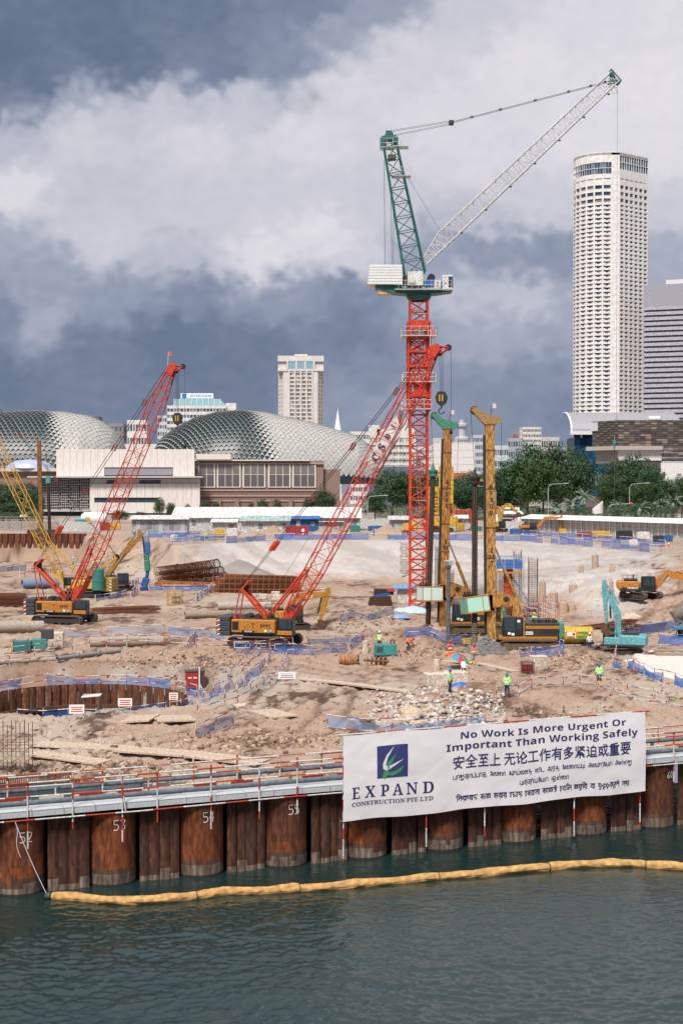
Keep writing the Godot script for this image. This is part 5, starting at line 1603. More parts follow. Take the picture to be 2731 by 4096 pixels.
func crawler_crane(label: String,base: Vector3,yaw: float,foot_px: Vector2,tip_px: Vector2,gantry_px: Vector2,hook_y: float,body_hex: String,boom_hex: String,yellow := false) -> Node3D:
	var o := thing("crawler_crane",label,"crane",base,yaw)
	var inv := Transform3D(Basis(Vector3.UP,yaw),base).affine_inverse()
	var L := func(px: float,py: float) -> Vector3: return inv * vhit(px,py,base,yaw)
	var body := mt(body_hex,0.6,0.0,"dirt",0.5)
	var red := mt(boom_hex,0.65,0.0,"blotch",0.6)
	var dark := mt("2c2f35",0.55,0.1,"blotch",0.5)
	var black := mt("1b1c1f",0.6)
	for s in [-1,1]: track(o,s * 2.1,2.45,0.5,0.8,mt("3b3d42",0.7,0.1,"dirt",0.6))
	bblk(o,"car_body",Vector3(0,0.78,0),Vector3(3.6,0.5,3.5),dark,0.08)
	bblk(o,"cross_member",Vector3(1.8,0.85,0),Vector3(1.0,0.6,3.4),dark,0.08)
	rod(o,"slew_ring",Vector3(0,0.95,0),Vector3(0,1.2,0),1.0,black)
	bblk(o,"turntable",Vector3(-0.6,1.27,0),Vector3(5.6,0.26,2.6),dark,0.04)
	for s in [-1,1]:
		bblk(o,"machine_house",Vector3(-0.75,2.0,s * 1.08),Vector3(4.5,1.3,0.75),body,0.08)
	var z := 1.47
	for i in 4: blk(o,"door_seam",Vector3(-2.2 + i * 0.95,2.02,z - 0.008),Vector3(0.02,1.1,0.02),mt("7a4a10",0.8))
	blk(o,"grille",Vector3(-2.55,2.05,z),Vector3(0.62,0.78,0.05),black)
	for i in 7: blk(o,"grille_slat",Vector3(-2.55,1.74 + i * 0.1,z + 0.025),Vector3(0.6,0.02,0.02),dark)
	for i in 4: blk(o,"latch",Vector3(-1.6 + i * 0.85,1.92,z),Vector3(0.1,0.08,0.03),black)
	blk(o,"stripe",Vector3(-1.25,1.52,z),Vector3(1.3,0.2,0.02),black)
	if not yellow:
		text(o,"lettering","SANY",0.26,mt("1c1c20",0.6),Transform3D(Basis(),Vector3(0.52,2.14,z + 0.012)),1.05)
		text(o,"lettering","SCC850A",0.14,mt("e8e8e8",0.6),Transform3D(Basis(),Vector3(-1.2,1.52,z + 0.02)),0.8)
		text(o,"lettering","SE",0.2,mt("b5301c",0.6),Transform3D(Basis(),Vector3(-0.75,2.26,z + 0.012)),0.36)
		text(o,"lettering","C07",0.1,mt("1c1c20",0.6),Transform3D(Basis(),Vector3(1.12,1.45,z + 0.012)))
		for q in [[0.55,"e9e9e6"],[1.05,"7fb6cf"]]: blk(o,"notice",Vector3(q[0],1.62,z),Vector3(0.26,0.2,0.02),mt(q[1],0.7))
	bblk(o,"deck",Vector3(-0.9,2.6,0),Vector3(4.2,0.3,1.5),dark,0.05)
	for i in 3: rod(o,"winch_drum",Vector3(-1.6 + i * 1.0,2.85,-0.6),Vector3(-1.6 + i * 1.0,2.85,0.6),0.32,mt("3c3a38",0.7,0.3))
	for i in 4: bblk(o,"counterweight_slab",Vector3(-3.75,1.28 + i * 0.47,0),Vector3(1.4,0.455,3.3),mt("40454e" if not yellow else "b59a4c",0.6,0,"blotch",0.4),0.06)
	for s in [-1,1]:
		for i in 8: blk(o,"hazard_stripe",Vector3(-4.22,1.2 + i * 0.22,s * 1.66),Vector3(0.32,0.1,0.02),mt("c8402e" if i % 2 else "e8e6e2",0.6),Basis(Vector3.BACK,0.5))
	bblk(o,"cab",Vector3(2.55,2.05,1.05),Vector3(1.5,1.6,1.0),mt("22262b",0.35),0.1)
	bblk(o,"cab_skirt",Vector3(2.5,1.48,1.06),Vector3(1.5,0.45,1.04),body,0.05)
	for q in [[Vector3(2.35,2.3,1.56),Vector3(0.75,0.85,0.02)],[Vector3(3.0,2.3,1.56),Vector3(0.32,0.85,0.02)],[Vector3(3.31,2.2,1.05),Vector3(0.02,1.1,0.8)],[Vector3(2.35,2.3,0.545),Vector3(0.75,0.85,0.02)]]: blk(o,"cab_window",q[0],q[1],mt("33444a",0.1,0.1))
	for i in 8: rod(o,"rail_post",Vector3(-2.9 + i * 0.62,2.6,1.4),Vector3(-2.9 + i * 0.62,3.5,1.4),0.022,black)
	for h in [3.05,3.5]: rod(o,"hand_rail",Vector3(-2.9,h,1.4),Vector3(1.45,h,1.4),0.022,black)
	var gt0: Vector3 = L.call(gantry_px.x,gantry_px.y)
	gt0.z = 0
	var gf := Vector3(0.3,2.65,0)
	for s in [-1,1]:
		beam(o,"gantry_leg",gf + Vector3(0,0,s * 0.62),gt0 + Vector3(0,0,s * 0.5),0.2,0.26,red)
		rod(o,"gantry_stay",Vector3(-2.9,2.75,s * 0.7),gt0 + Vector3(-0.1,-0.1,s * 0.52),0.06,red)
		blk(o,"stay_lug",Vector3(-2.9,2.85,s * 0.7),Vector3(0.28,0.34,0.16),red)
	for t in [0.45,0.85]: beam(o,"gantry_cross",gf.lerp(gt0,t) + Vector3(0,0,-0.56),gf.lerp(gt0,t) + Vector3(0,0,0.56),0.22,0.12,red)
	var sh := MB.new()
	for i in 3: sh.tube(gt0 + Vector3(0.12,0.05,-0.3 + i * 0.22),gt0 + Vector3(0.12,0.05,-0.2 + i * 0.22),0.42,0.42,16)
	part(o,"gantry_sheave",sh.mesh(),black)
	beam(o,"gantry_head",gt0 + Vector3(-0.1,-0.25,0),gt0 + Vector3(0.75,0.75,0),1.0,0.16,red)
	var ft: Vector3 = L.call(foot_px.x,foot_px.y)
	var tp: Vector3 = L.call(tip_px.x,tip_px.y)
	ft.z = 0
	tp.z = 0
	var side := Vector3(0,0,1)
	var ax := (tp - ft).normalized()
	var up := side.cross(ax).normalized()
	var len0 := (tp - ft).length()
	var p1 := ft + ax * 6.2
	var p3 := tp - ax * 4.5
	lattice(o,ft + ax * 1.2,p1,1.5,0.85,1.62,1.5,side,5,0.07,0.032,red,red)
	var secs := int(round((len0 - 10.7) / 6.0))
	for i in secs: lattice(o,p1.lerp(p3,i / float(secs)),p1.lerp(p3,(i + 1) / float(secs)),1.62,1.5,1.62,1.5,side,4,0.065,0.028,red,red)
	lattice(o,p3,tp - ax * 0.6,1.62,1.5,1.0,0.75,side,4,0.065,0.03,red,red)
	var fb := MB.new()
	for s in [-1,1]: fb.ext(PackedVector2Array([Vector2(-0.25,-0.2),Vector2(0.2,-0.3),Vector2(1.5,-0.5),Vector2(1.5,0.5),Vector2(0.3,0.25),Vector2(-0.25,0.2)]),s * 0.72 - 0.06,s * 0.72 + 0.06,Transform3D(Basis(ax,up,side),ft))
	fb.ext(PackedVector2Array([Vector2(0.2,-0.3),Vector2(2.6,-0.62),Vector2(2.6,-0.54),Vector2(0.2,-0.2)]),-0.7,0.7,Transform3D(Basis(ax,up,side),ft))
	part(o,"boom_foot",fb.mesh(),red)
	for s in [-1,1]: rod(o,"backstop",Vector3(0.2,2.7,s * 0.55),ft + ax * 6.0 + up * 0.75 + Vector3(0,0,s * 0.55),0.1,red)
	var hd := MB.new()
	for s in [-1,1]: hd.ext(PackedVector2Array([Vector2(-0.95,-0.36),Vector2(-0.95,0.36),Vector2(0.05,0.45),Vector2(0.6,0.08),Vector2(0.5,-0.35),Vector2(0,-0.52)]),s * 0.42 - 0.05,s * 0.42 + 0.05,Transform3D(Basis(ax,up,side),tp))
	hd.box(tp + ax * -0.3 + up * 0.35,Vector3(1.0,0.1,0.9),Basis(ax,up,side))
	part(o,"boom_head",hd.mesh(),red)
	var fwd := Vector3(1,0,0)
	var arm := tp + fwd * 1.25 + Vector3(0,0.15,0)
	for s in [-1,1]:
		rod(o,"tip_arm",tp + Vector3(0.3,0.3,s * 0.38),arm + Vector3(0,0,s * 0.14),0.07,red)
		rod(o,"tip_arm",tp + Vector3(0.5,-0.4,s * 0.38),arm + Vector3(0,-0.1,s * 0.14),0.06,red)
	var sv := MB.new()
	sv.tube(arm + Vector3(0,0,-0.12),arm + Vector3(0,0,0.12),0.3,0.3,16)
	for s in [-0.25,0.0,0.25]: sv.tube(tp + fwd * 0.35 + Vector3(0,-0.35,s - 0.06),tp + fwd * 0.35 + Vector3(0,-0.35,s + 0.06),0.27,0.27,16)
	part(o,"head_sheave",sv.mesh(),black)
	rod(o,"mast_light_pole",tp + up * 0.6,tp + up * 0.6 + Vector3(0.1,1.6,0),0.035,mt("c9c2bd",0.6))
	bblk(o,"warning_flag",tp + up * 0.6 + Vector3(0.28,1.35,0),Vector3(0.34,0.42,0.02),mt("cf5a4a",0.7),0.004)
	var eq := gt0.lerp(tp,0.17) + Vector3(0,0.3,0)
	for s in [-1,1]:
		rod(o,"pendant",eq + Vector3(0,0,s * 0.4),tp - ax * 0.5 + up * 0.55 + Vector3(0,0,s * 0.45),0.035,mt("33333a",0.6,0.3))
		for t in [0.25,0.52,0.8]:
			var pp := (eq + Vector3(0,0,s * 0.4)).lerp(tp - ax * 0.5 + up * 0.55 + Vector3(0,0,s * 0.45),t)
			beam(o,"pendant_link",pp - ax * 0.4,pp + ax * 0.4,0.1,0.16,mt("6d2a20",0.6))
		bblk(o,"equaliser",eq + Vector3(0,0,s * 0.4),Vector3(1.1,0.34,0.3),red,0.06,Basis(Vector3.BACK,ax.signed_angle_to(Vector3.RIGHT,Vector3.FORWARD) * 0.9))
		for q in 2: rod(o,"luffing_rope",gt0 + Vector3(0.1,0.3,s * 0.25 + q * 0.12),eq + Vector3(0,0,s * 0.35 + q * 0.1),0.014,black)
	rod(o,"hoist_rope",Vector3(-0.6,3.0,0),tp - ax * 1.0 + up * 0.6,0.014,black)
	if hook_y > 0:
		var hx := tp + fwd * 0.6
		var wp := Transform3D(Basis(Vector3.UP,yaw),base) * hx
		var hy := EYE - (hook_y - 1950.0) / FP * -wp.z - base.y
		for q in 4: rod(o,"hook_rope",tp + fwd * (0.35 + 0.14 * q) + Vector3(0,-0.4,0),Vector3(hx.x - 0.1 + 0.08 * q,hy + 0.9,0),0.014,black)
		var hb := MB.new()
		hb.ext(PackedVector2Array([Vector2(-0.42,0),Vector2(-0.55,0.55),Vector2(-0.3,1.05),Vector2(0.3,1.05),Vector2(0.55,0.55),Vector2(0.42,0),Vector2(0,-0.35)]),-0.22,0.22,Transform3D(Basis(),Vector3(hx.x,hy,0)))
		part(o,"hook_block",hb.mesh(),mt("26241f",0.6))
		for q in 2: blk(o,"block_stripe",Vector3(hx.x - 0.14 + q * 0.28,hy + 0.45,0.23),Vector3(0.12,0.62,0.02),mt("c9952a",0.6))
		var hk := []
		for i in 10: hk.append(Vector3(hx.x + 0.26 * cos(1.6 + i * 0.5),hy - 0.75 + 0.26 * sin(1.6 + i * 0.5),0))
		var hm := MB.new()
		hm.path(hk,0.075,8)
		hm.tube(Vector3(hx.x,hy - 0.5,0),Vector3(hx.x,hy - 0.2,0),0.07)
		part(o,"hook",hm.mesh(),mt("46586a",0.5,0.3))
		rod(o,"aux_rope",arm + Vector3(0.25,0,0),Vector3(arm.x + 0.25,hy - 2.6,0),0.016,black)
		var wb := MB.new()
		wb.ball(Vector3(arm.x + 0.25,hy - 2.7,0),Vector3(0.16,0.26,0.16),10)
		part(o,"aux_weight",wb.mesh(),black)
	return o
func cranes() -> void:
	var b := gp(1062,2590,0.0)
	b.y = ground_h(b.x,-b.z)
	var yaw := -0.30
	var c := crawler_crane("orange and red crawler crane with a white cloth sign laced in its boom",b,yaw,Vector2(1136,2506),Vector2(1740,1398),Vector2(972,2352),1612,"c98a35","d8401f")
	var inv := c.transform.affine_inverse()
	var A: Vector3 = inv * vhit(1494,1862,b,yaw)
	var B: Vector3 = inv * vhit(1618,1668,b,yaw)
	A.z = 0.5
	B.z = 0.5
	var ax := (B - A).normalized()
	var up := Vector3(0,0,1).cross(ax).normalized()
	var len0 := (B - A).length()
	var pts := PackedVector3Array()
	for j in 14:
		for i in 46:
			var u := i / 45.0
			var v := j / 13.0 - 0.5
			var wdt := 1.45 + 0.12 * sin(u * 9.0) - 0.35 * sstep(0.85,1.0,u) - 0.2 * sstep(0.05,0.0,u) * absf(v) * 4.0
			pts.append(A + ax * (u * len0 - 0.25 * sstep(0.1,0.0,u) * cos(v * 9.0)) + up * (v * wdt) + Vector3(0,0,0.1 * n1.get_noise_2d(u * 330.0,v * 90.0) + 0.12 * sin(v * 3.0 + u * 4.0)))
	var cl := part(c,"cloth_sign",grid_mesh(pts,14,46,PackedColorArray()),mt("e6dfd8",0.85,0,"grain",0.4))
	var xf := Transform3D(Basis(ax,up,Vector3(0,0,1)),A + Vector3(0,0,0.2))
	var tx := ["C","S","B","I"]
	for i in 4: text(cl,"lettering",tx[i],[0.8,0.75,0.55,0.5][i],mt("20264a",0.8),xf * Transform3D(Basis(),Vector3(0.85 + i * 1.12,0.1 + 0.06 * i,0)),-1,true,true)
	extp(cl,"logo",[Vector2(0,0),Vector2(0.9,0.3),Vector2(1.0,0.62),Vector2(0.1,0.2)],0.0,0.01,mt("9a4238",0.8),xf * Transform3D(Basis(),Vector3(4.9,0.05,0.02)))
	extp(cl,"logo",[Vector2(0,-0.14),Vector2(1.0,0.2),Vector2(1.0,0.3),Vector2(0,-0.02)],0.0,0.01,mt("252a4c",0.8),xf * Transform3D(Basis(),Vector3(4.9,0.02,0.02)))
	b = gp(262,2490,0.0)
	b.y = ground_h(b.x,-b.z)
	crawler_crane("orange and red crawler crane standing left of the bundle of rusty bars",b,-0.24,Vector2(306,2392),Vector2(690,1472),Vector2(148,2262),1690,"c98a35","d04426")
	b = gp(340,2388,0.0)
	b.y = ground_h(b.x,-b.z)
	var y := crawler_crane("yellow lattice crawler crane with a teal drum on its yellow house",b,PI - 0.12,Vector2(255,2328),Vector2(-190,1420),Vector2(470,2230),-1,"dcbf62","d6ab52",true)
	var m := MB.new()
	m.lathe([Vector2(0,0),Vector2(0.85,0),Vector2(0.85,1.2),Vector2(0.9,1.22),Vector2(0.9,1.3),Vector2(0.85,1.32),Vector2(0.85,2.9),Vector2(0.5,3.1),Vector2(0,3.1)],20,Transform3D(Basis(),Vector3(-2.6,1.3,-2.2)))
	part(y,"drum_tank",m.mesh(),mt("3f9188",0.5,0.1,"dirt",0.6))
	tower_crane()
func tower_crane() -> void:
	var D := 180.0
	var k := D / FP
	var bx := dp(1673.5,1950,D).x
	var base := Vector3(bx,0,-D)
	base.y = ground_h(bx,D) - 0.2
	var o := thing("tower_crane","tall red luffing tower crane with green frame and white lattice jib","crane",base)
	var Y := func(p: float) -> float: return EYE + (1950.0 - p) * k - base.y
	var P := func(px: float,py: float,z := 0.0) -> Vector3: return Vector3((px - 1673.5) * k,EYE + (1950.0 - py) * k - base.y,z)
	var red := mt("da4320",0.65,0,"blotch",0.4)
	var green := mt("2f7266",0.5,0,"blotch",0.5)
	var white := mt("e9e8e6",0.5,0,"blotch",0.6)
	var galv := mt("c9cbc8",0.5,0.3)
	var black := mt("222326",0.6)
	var w := 2.15
	var y0: float = 0.0
	var y1: float = Y.call(1205)
	var n := 30
	for sx in [-1,1]:
		for sz in [-1,1]: beam(o,"mast_chord",Vector3(sx * w / 2,y0,sz * w / 2),Vector3(sx * w / 2,y1,sz * w / 2),0.26,0.26,red,Vector3.RIGHT)
	for i in n:
		var a := lerpf(y0,y1,i / float(n))
		var b := lerpf(y0,y1,(i + 1) / float(n))
		var s := 1.0 if i % 2 else -1.0
		for q in 4:
			var bs := Basis(Vector3.UP,q * PI / 2)
			rod(o,"mast_diagonal",bs * Vector3(-s * w / 2,a,w / 2),bs * Vector3(s * w / 2,b,w / 2),0.075,red)
			beam(o,"mast_strut",bs * Vector3(-w / 2,b,w / 2),bs * Vector3(w / 2,b,w / 2),0.12,0.12,red)
		if i % 3 == 1:
			blk(o,"landing",Vector3(0.1,b - 0.35,0),Vector3(w - 0.3,0.07,1.2),galv)
	for i in 10:
		var a := lerpf(y0,y1,(i * 3 + 1) / float(n))
		var b := lerpf(y0,y1,minf((i * 3 + 4) / float(n),1.0))
		for s in [-0.2,0.2]: rod(o,"ladder_stile",Vector3(0.25 + s,a,0.3),Vector3(-0.1 + s,b,0.3),0.025,galv)
		for r in 8: rod(o,"ladder_rung",Vector3(lerpf(0.25,-0.1,r / 8.0) - 0.2,lerpf(a,b,r / 8.0),0.3),Vector3(lerpf(0.25,-0.1,r / 8.0) + 0.2,lerpf(a,b,r / 8.0),0.3),0.014,galv)
	var c0: float = Y.call(1644)
	var c1: float = Y.call(1294)
	var W := 2.75
	for sx in [-1,1]:
		for sz in [-1,1]: beam(o,"frame_post",Vector3(sx * W / 2,c0,sz * W / 2),Vector3(sx * W / 2,c1,sz * W / 2),0.32,0.22,red,Vector3.RIGHT)
	for i in 6:
		var a := lerpf(c0,c1,i / 6.0)
		var b := lerpf(c0,c1,(i + 1) / 6.0)
		for q in 4:
			var bs := Basis(Vector3.UP,q * PI / 2)
			beam(o,"frame_beam",bs * Vector3(-W / 2,b,W / 2),bs * Vector3(W / 2,b,W / 2),0.2,0.26,red)
			if i in [0,3,4]:
				rod(o,"frame_brace",bs * Vector3(-W / 2,a,W / 2),bs * Vector3(W / 2,b,W / 2),0.07,red)
				rod(o,"frame_brace",bs * Vector3(W / 2,a,W / 2),bs * Vector3(-W / 2,b,W / 2),0.07,red)
	blk(o,"frame_plate",Vector3(0.1,Y.call(1555),W / 2),Vector3(1.6,1.9,0.12),red)
	blk(o,"frame_plate",Vector3(0,Y.call(1310),W / 2),Vector3(2.3,0.8,0.2),red)
	for pq in [[1350,1673,4.3],[1532,1673,4.1],[1639,1663,3.6]]:
		var yy: float = Y.call(pq[0])
		var cx: float = (pq[1] - 1673.5) * k
		var pw: float = pq[2]
		for q in 4:
			var bs := Basis(Vector3.UP,q * PI / 2)
			blk(o,"platform",Vector3(cx,yy,0) + bs * Vector3(0,0,pw / 2 - 0.35),Vector3(pw if q % 2 == 0 else pw - 1.4,0.1,0.7),galv,bs)
			for h in [0.6,1.15]: rod(o,"platform_rail",Vector3(cx,yy + h,0) + bs * Vector3(-pw / 2,0,pw / 2),Vector3(cx,yy + h,0) + bs * Vector3(pw / 2,0,pw / 2),0.026,white)
			for i in 5: rod(o,"platform_post",Vector3(cx,yy,0) + bs * Vector3(-pw / 2 + pw * i / 4.0,0,pw / 2),Vector3(cx,yy + 1.15,0) + bs * Vector3(-pw / 2 + pw * i / 4.0,0,pw / 2),0.026,white)
	var ms := MB.new()
	ms.lathe([Vector2(1.25,Y.call(1206)),Vector2(1.55,Y.call(1192)),Vector2(1.55,Y.call(1184)),Vector2(1.2,Y.call(1183)),Vector2(1.2,Y.call(1176))],24)
	part(o,"slewing_ring",ms.mesh(),green)
	ms = MB.new()
	var dk := []
	for q in [[1500,1158],[1560,1177],[1640,1184],[1740,1181],[1805,1172],[1805,1166],[1640,1160],[1500,1148]]: dk.append(Vector2((q[0] - 1673.5) * k,Y.call(q[1])))
	ms.ext(PackedVector2Array(dk),-1.3,1.3)
	part(o,"machine_deck",ms.mesh(),green)
	blk(o,"walkway_grating",P.call(1690,1168) + Vector3(0,0,1.75),Vector3(7.2,0.08,0.9),galv)
	for i in 9: rod(o,"deck_rail_post",P.call(1590 + i * 26,1168) + Vector3(0,0,2.15),P.call(1590 + i * 26,1168) + Vector3(0,1.1,2.15),0.022,galv)
	for h in [0.55,1.1]: rod(o,"deck_rail",P.call(1590,1168) + Vector3(0,h,2.15),P.call(1800,1168) + Vector3(0,h,2.15),0.022,galv)
	for i in 7:
		var yy := lerpf(1148,1070,(i + 0.5) / 7.0)
		bblk(o,"counterweight_slab",P.call(1538 + i * 0.5,yy),Vector3(138 * k - 0.05 * i,78.0 / 7 * k - 0.02,3.6),mt("e6e7e3",0.6,0,"faint",0.4),0.05)
	bblk(o,"hanging_weight",P.call(1537,1170),Vector3(1.7,0.85,2.2),mt("d9c9a6",0.7),0.06)
	bblk(o,"engine_house",P.call(1658,1122),Vector3(1.95,1.75,2.6),white,0.05)
	blk(o,"engine_door",P.call(1664,1124) + Vector3(0,0,1.31),Vector3(0.7,1.4,0.03),mt("d5d5d2",0.5))
	bblk(o,"control_box",P.call(1642,1132) + Vector3(0,0,1.7),Vector3(0.75,0.8,0.5),mt("cfcabb",0.6),0.03)
	rod(o,"winch_drum",P.call(1618,1128) + Vector3(0,0,-0.9),P.call(1618,1128) + Vector3(0,0,0.9),0.55,mt("4a3a33",0.6))
	bblk(o,"blue_tank",P.call(1715,1142) + Vector3(0,0,1.2),Vector3(1.05,0.85,0.8),mt("2d5f9c",0.5),0.04)
	bblk(o,"white_panel",P.call(1745,1146) + Vector3(0,0,1.5),Vector3(0.8,1.0,0.1),white,0.02)
	text(o,"lettering","S",0.55,mt("c03a30",0.6),Transform3D(Basis(),P.call(1745,1146) + Vector3(0,0,1.56)))
	bblk(o,"blue_tank",P.call(1763,1148) + Vector3(0,0,1.1),Vector3(0.6,0.75,0.8),mt("2d5f9c",0.5),0.04)
	var cab := bblk(o,"operator_cab",P.call(1785,1140) + Vector3(0,0,0.9),Vector3(1.35,1.95,1.3),white,0.08)
	for q in [[Vector3(0.69,0.05,0),Vector3(0.02,1.5,1.1)],[Vector3(0.35,0.1,0.66),Vector3(0.5,1.35,0.02)]]: blk(cab,"cab_window",q[0],q[1],mt("3a4a52",0.08,0.2))
	text(cab,"lettering","96",0.24,mt("b04a40",0.6),Transform3D(Basis(),Vector3(-0.3,-0.1,0.67)))
	rod(o,"winch_drum",P.call(1722,1116) + Vector3(0,0,-0.8),P.call(1722,1116) + Vector3(0,0,0.8),0.5,black)
	var fa: Vector3 = (P.call(1614,1090) + P.call(1702,1112)) / 2
	var fb: Vector3 = (P.call(1532,590) + P.call(1586,580)) / 2
	lattice(o,fa,fb,2.0,2.6,1.4,1.65,Vector3(0,0,1),9,0.11,0.055,green,green,true)
	for q in [[1604,712,2.4],[1600,596,2.0],[1545,600,1.6]]:
		blk(o,"frame_platform",P.call(q[0],q[1]),Vector3(q[2],0.07,1.8),galv)
		for s in [-1,1]:
			for h in [0.55,1.1]: rod(o,"frame_rail",P.call(q[0],q[1]) + Vector3(-q[2] / 2,h,s * 0.9),P.call(q[0],q[1]) + Vector3(q[2] / 2,h,s * 0.9),0.02,galv)
			for e in 3: rod(o,"frame_rail_post",P.call(q[0],q[1]) + Vector3(q[2] * (e - 1) / 2.0,0,s * 0.9),P.call(q[0],q[1]) + Vector3(q[2] * (e - 1) / 2.0,1.1,s * 0.9),0.02,galv)
	bblk(o,"rope_winch",P.call(1566,636),Vector3(1.0,0.6,1.2),mt("4a4a3c",0.6),0.05)
	ms = MB.new()
	for q in [[1531,574],[1577,571]]: ms.ext(PackedVector2Array([Vector2(-0.4,-0.7),Vector2(0.4,-0.7),Vector2(0.45,0.35),Vector2(0,0.7),Vector2(-0.4,0.4)]),-0.6,0.6,Transform3D(Basis(),P.call(q[0],q[1])))
	ms.ext(PackedVector2Array([Vector2(-0.45,-0.6),Vector2(0.5,-0.6),Vector2(0.6,0.1),Vector2(0.35,0.55),Vector2(-0.35,0.55)]),-0.7,0.7,Transform3D(Basis(),P.call(1553,551)))
	part(o,"frame_head",ms.mesh(),green)
	for i in 3: rod(o,"head_sheave",P.call(1550,552) + Vector3(0,0,-0.4 + i * 0.35),P.call(1550,552) + Vector3(0,0,-0.25 + i * 0.35),0.42,black)
	for q in [[1535,645,1539,1066],[1572,855,1573,1066],[1561,780,1567,1066]]: rod(o,"tie_rope",P.call(q[0],q[1]),P.call(q[2],q[3]),0.03,mt("3b4f4c",0.6))
	for i in 4: rod(o,"back_leg",P.call(1630 + i * 10,1085) + Vector3(0,0,0.9 if i % 2 else -0.9),P.call(1705,1150) + Vector3(0,0,0.9 if i % 2 else -0.9),0.08,green)
	var ja: Vector3 = (P.call(1711,1060) + P.call(1680,1047)) / 2
	var jb: Vector3 = (P.call(1792,985) + P.call(1750,932)) / 2
	var jc: Vector3 = (P.call(2466,338) + P.call(2436,296)) / 2
	lattice(o,ja,jb,1.2,0.75,1.7,1.85,Vector3(0,0,1),5,0.075,0.04,white,white)
	lattice(o,jb,jc,1.7,1.85,1.3,1.5,Vector3(0,0,1),30,0.07,0.032,white,white,true,true)
	var jax := (jc - jb).normalized()
	for i in 15: beam(o,"jib_walkway",jb.lerp(jc,i / 15.0) + Vector3(0.3,-0.3,0),jb.lerp(jc,(i + 0.96) / 15.0) + Vector3(0.3,-0.3,0),0.45,0.03,mt("d2d3d0",0.6),Vector3(0,0,1).cross(jax))
	for i in 7:
		var q := jb.lerp(jc,(i + 0.5) / 7.0) + Vector3(0.75,-0.75,0.2)
		bblk(o,"rope_roller",q,Vector3(0.28,0.16,0.3),mt("23423c",0.6),0.03)
	ms = MB.new()
	for s in [-0.6,0.6]:
		for q in [[2434,291,2471,334],[2471,334,2424,340],[2434,291,2440,338],[2434,291,2455,338]]: ms.tube(P.call(q[0],q[1]) + Vector3(0,0,s),P.call(q[2],q[3]) + Vector3(0,0,s),0.09)
	ms.tube(P.call(2434,291) + Vector3(0,0,-0.65),P.call(2434,291) + Vector3(0,0,0.65),0.09)
	ms.tube(P.call(2466,336) + Vector3(0,0,-0.65),P.call(2466,336) + Vector3(0,0,0.65),0.28,0.28,12)
	part(o,"jib_head",ms.mesh(),green)
	for q in [[-9,10],[9,10]]: rod(o,"tip_cage",P.call(2448 + q[0],362),P.call(2452 + q[0],384),0.03,galv)
	for q in [362,384]: rod(o,"tip_cage",P.call(2440,q),P.call(2460,q - 4),0.03,galv)
	for s in [-0.3,0.3]:
		rod(o,"luffing_rope",P.call(1558,532) + Vector3(0,0,s),P.call(1796,493) + Vector3(0,0,s),0.022,black)
		rod(o,"luffing_rope",P.call(1575,548) + Vector3(0,0,s),P.call(1796,504) + Vector3(0,0,s),0.022,black)
		rod(o,"pendant_bar",P.call(1808,496) + Vector3(0,0,s),P.call(2438,332) + Vector3(0,0,s),0.032,mt("3a3c44",0.6))
		for t in [0.12,0.30,0.52,0.73,0.87,0.96]:
			var c: Vector3 = P.call(1808,496).lerp(P.call(2438,332),t) + Vector3(0,0,s)
			beam(o,"pendant_link",c - Vector3(0.18,-0.05,0),c + Vector3(0.18,0.05,0),0.1,0.14,green)
	bblk(o,"floating_block",P.call(1802,498),Vector3(0.62,0.52,0.9),mt("2a3f3a",0.6),0.06)
	rod(o,"stay_rope",P.call(1630,715),P.call(1758,925),0.022,mt("3b4f4c",0.6))
	for i in 4: blk(o,"checker_flag",P.call(1612 + (i % 2) * 5,545 + int(i / 2) * 5),Vector3(0.15,0.15,0.03),mt("d4564a" if i in [0,3] else "eeeeee",0.6))
	rod(o,"flag_pole",P.call(1603,580),P.call(1610,545),0.02,galv)
	rod(o,"hoist_rope",P.call(2462,342),P.call(2462,1676),0.018,mt("5a5a60",0.6))
	var hb := MB.new()
	hb.ball(P.call(2462,1680),Vector3(0.16,0.3,0.16),10)
	part(o,"hoist_hook",hb.mesh(),mt("8f8c88",0.6))
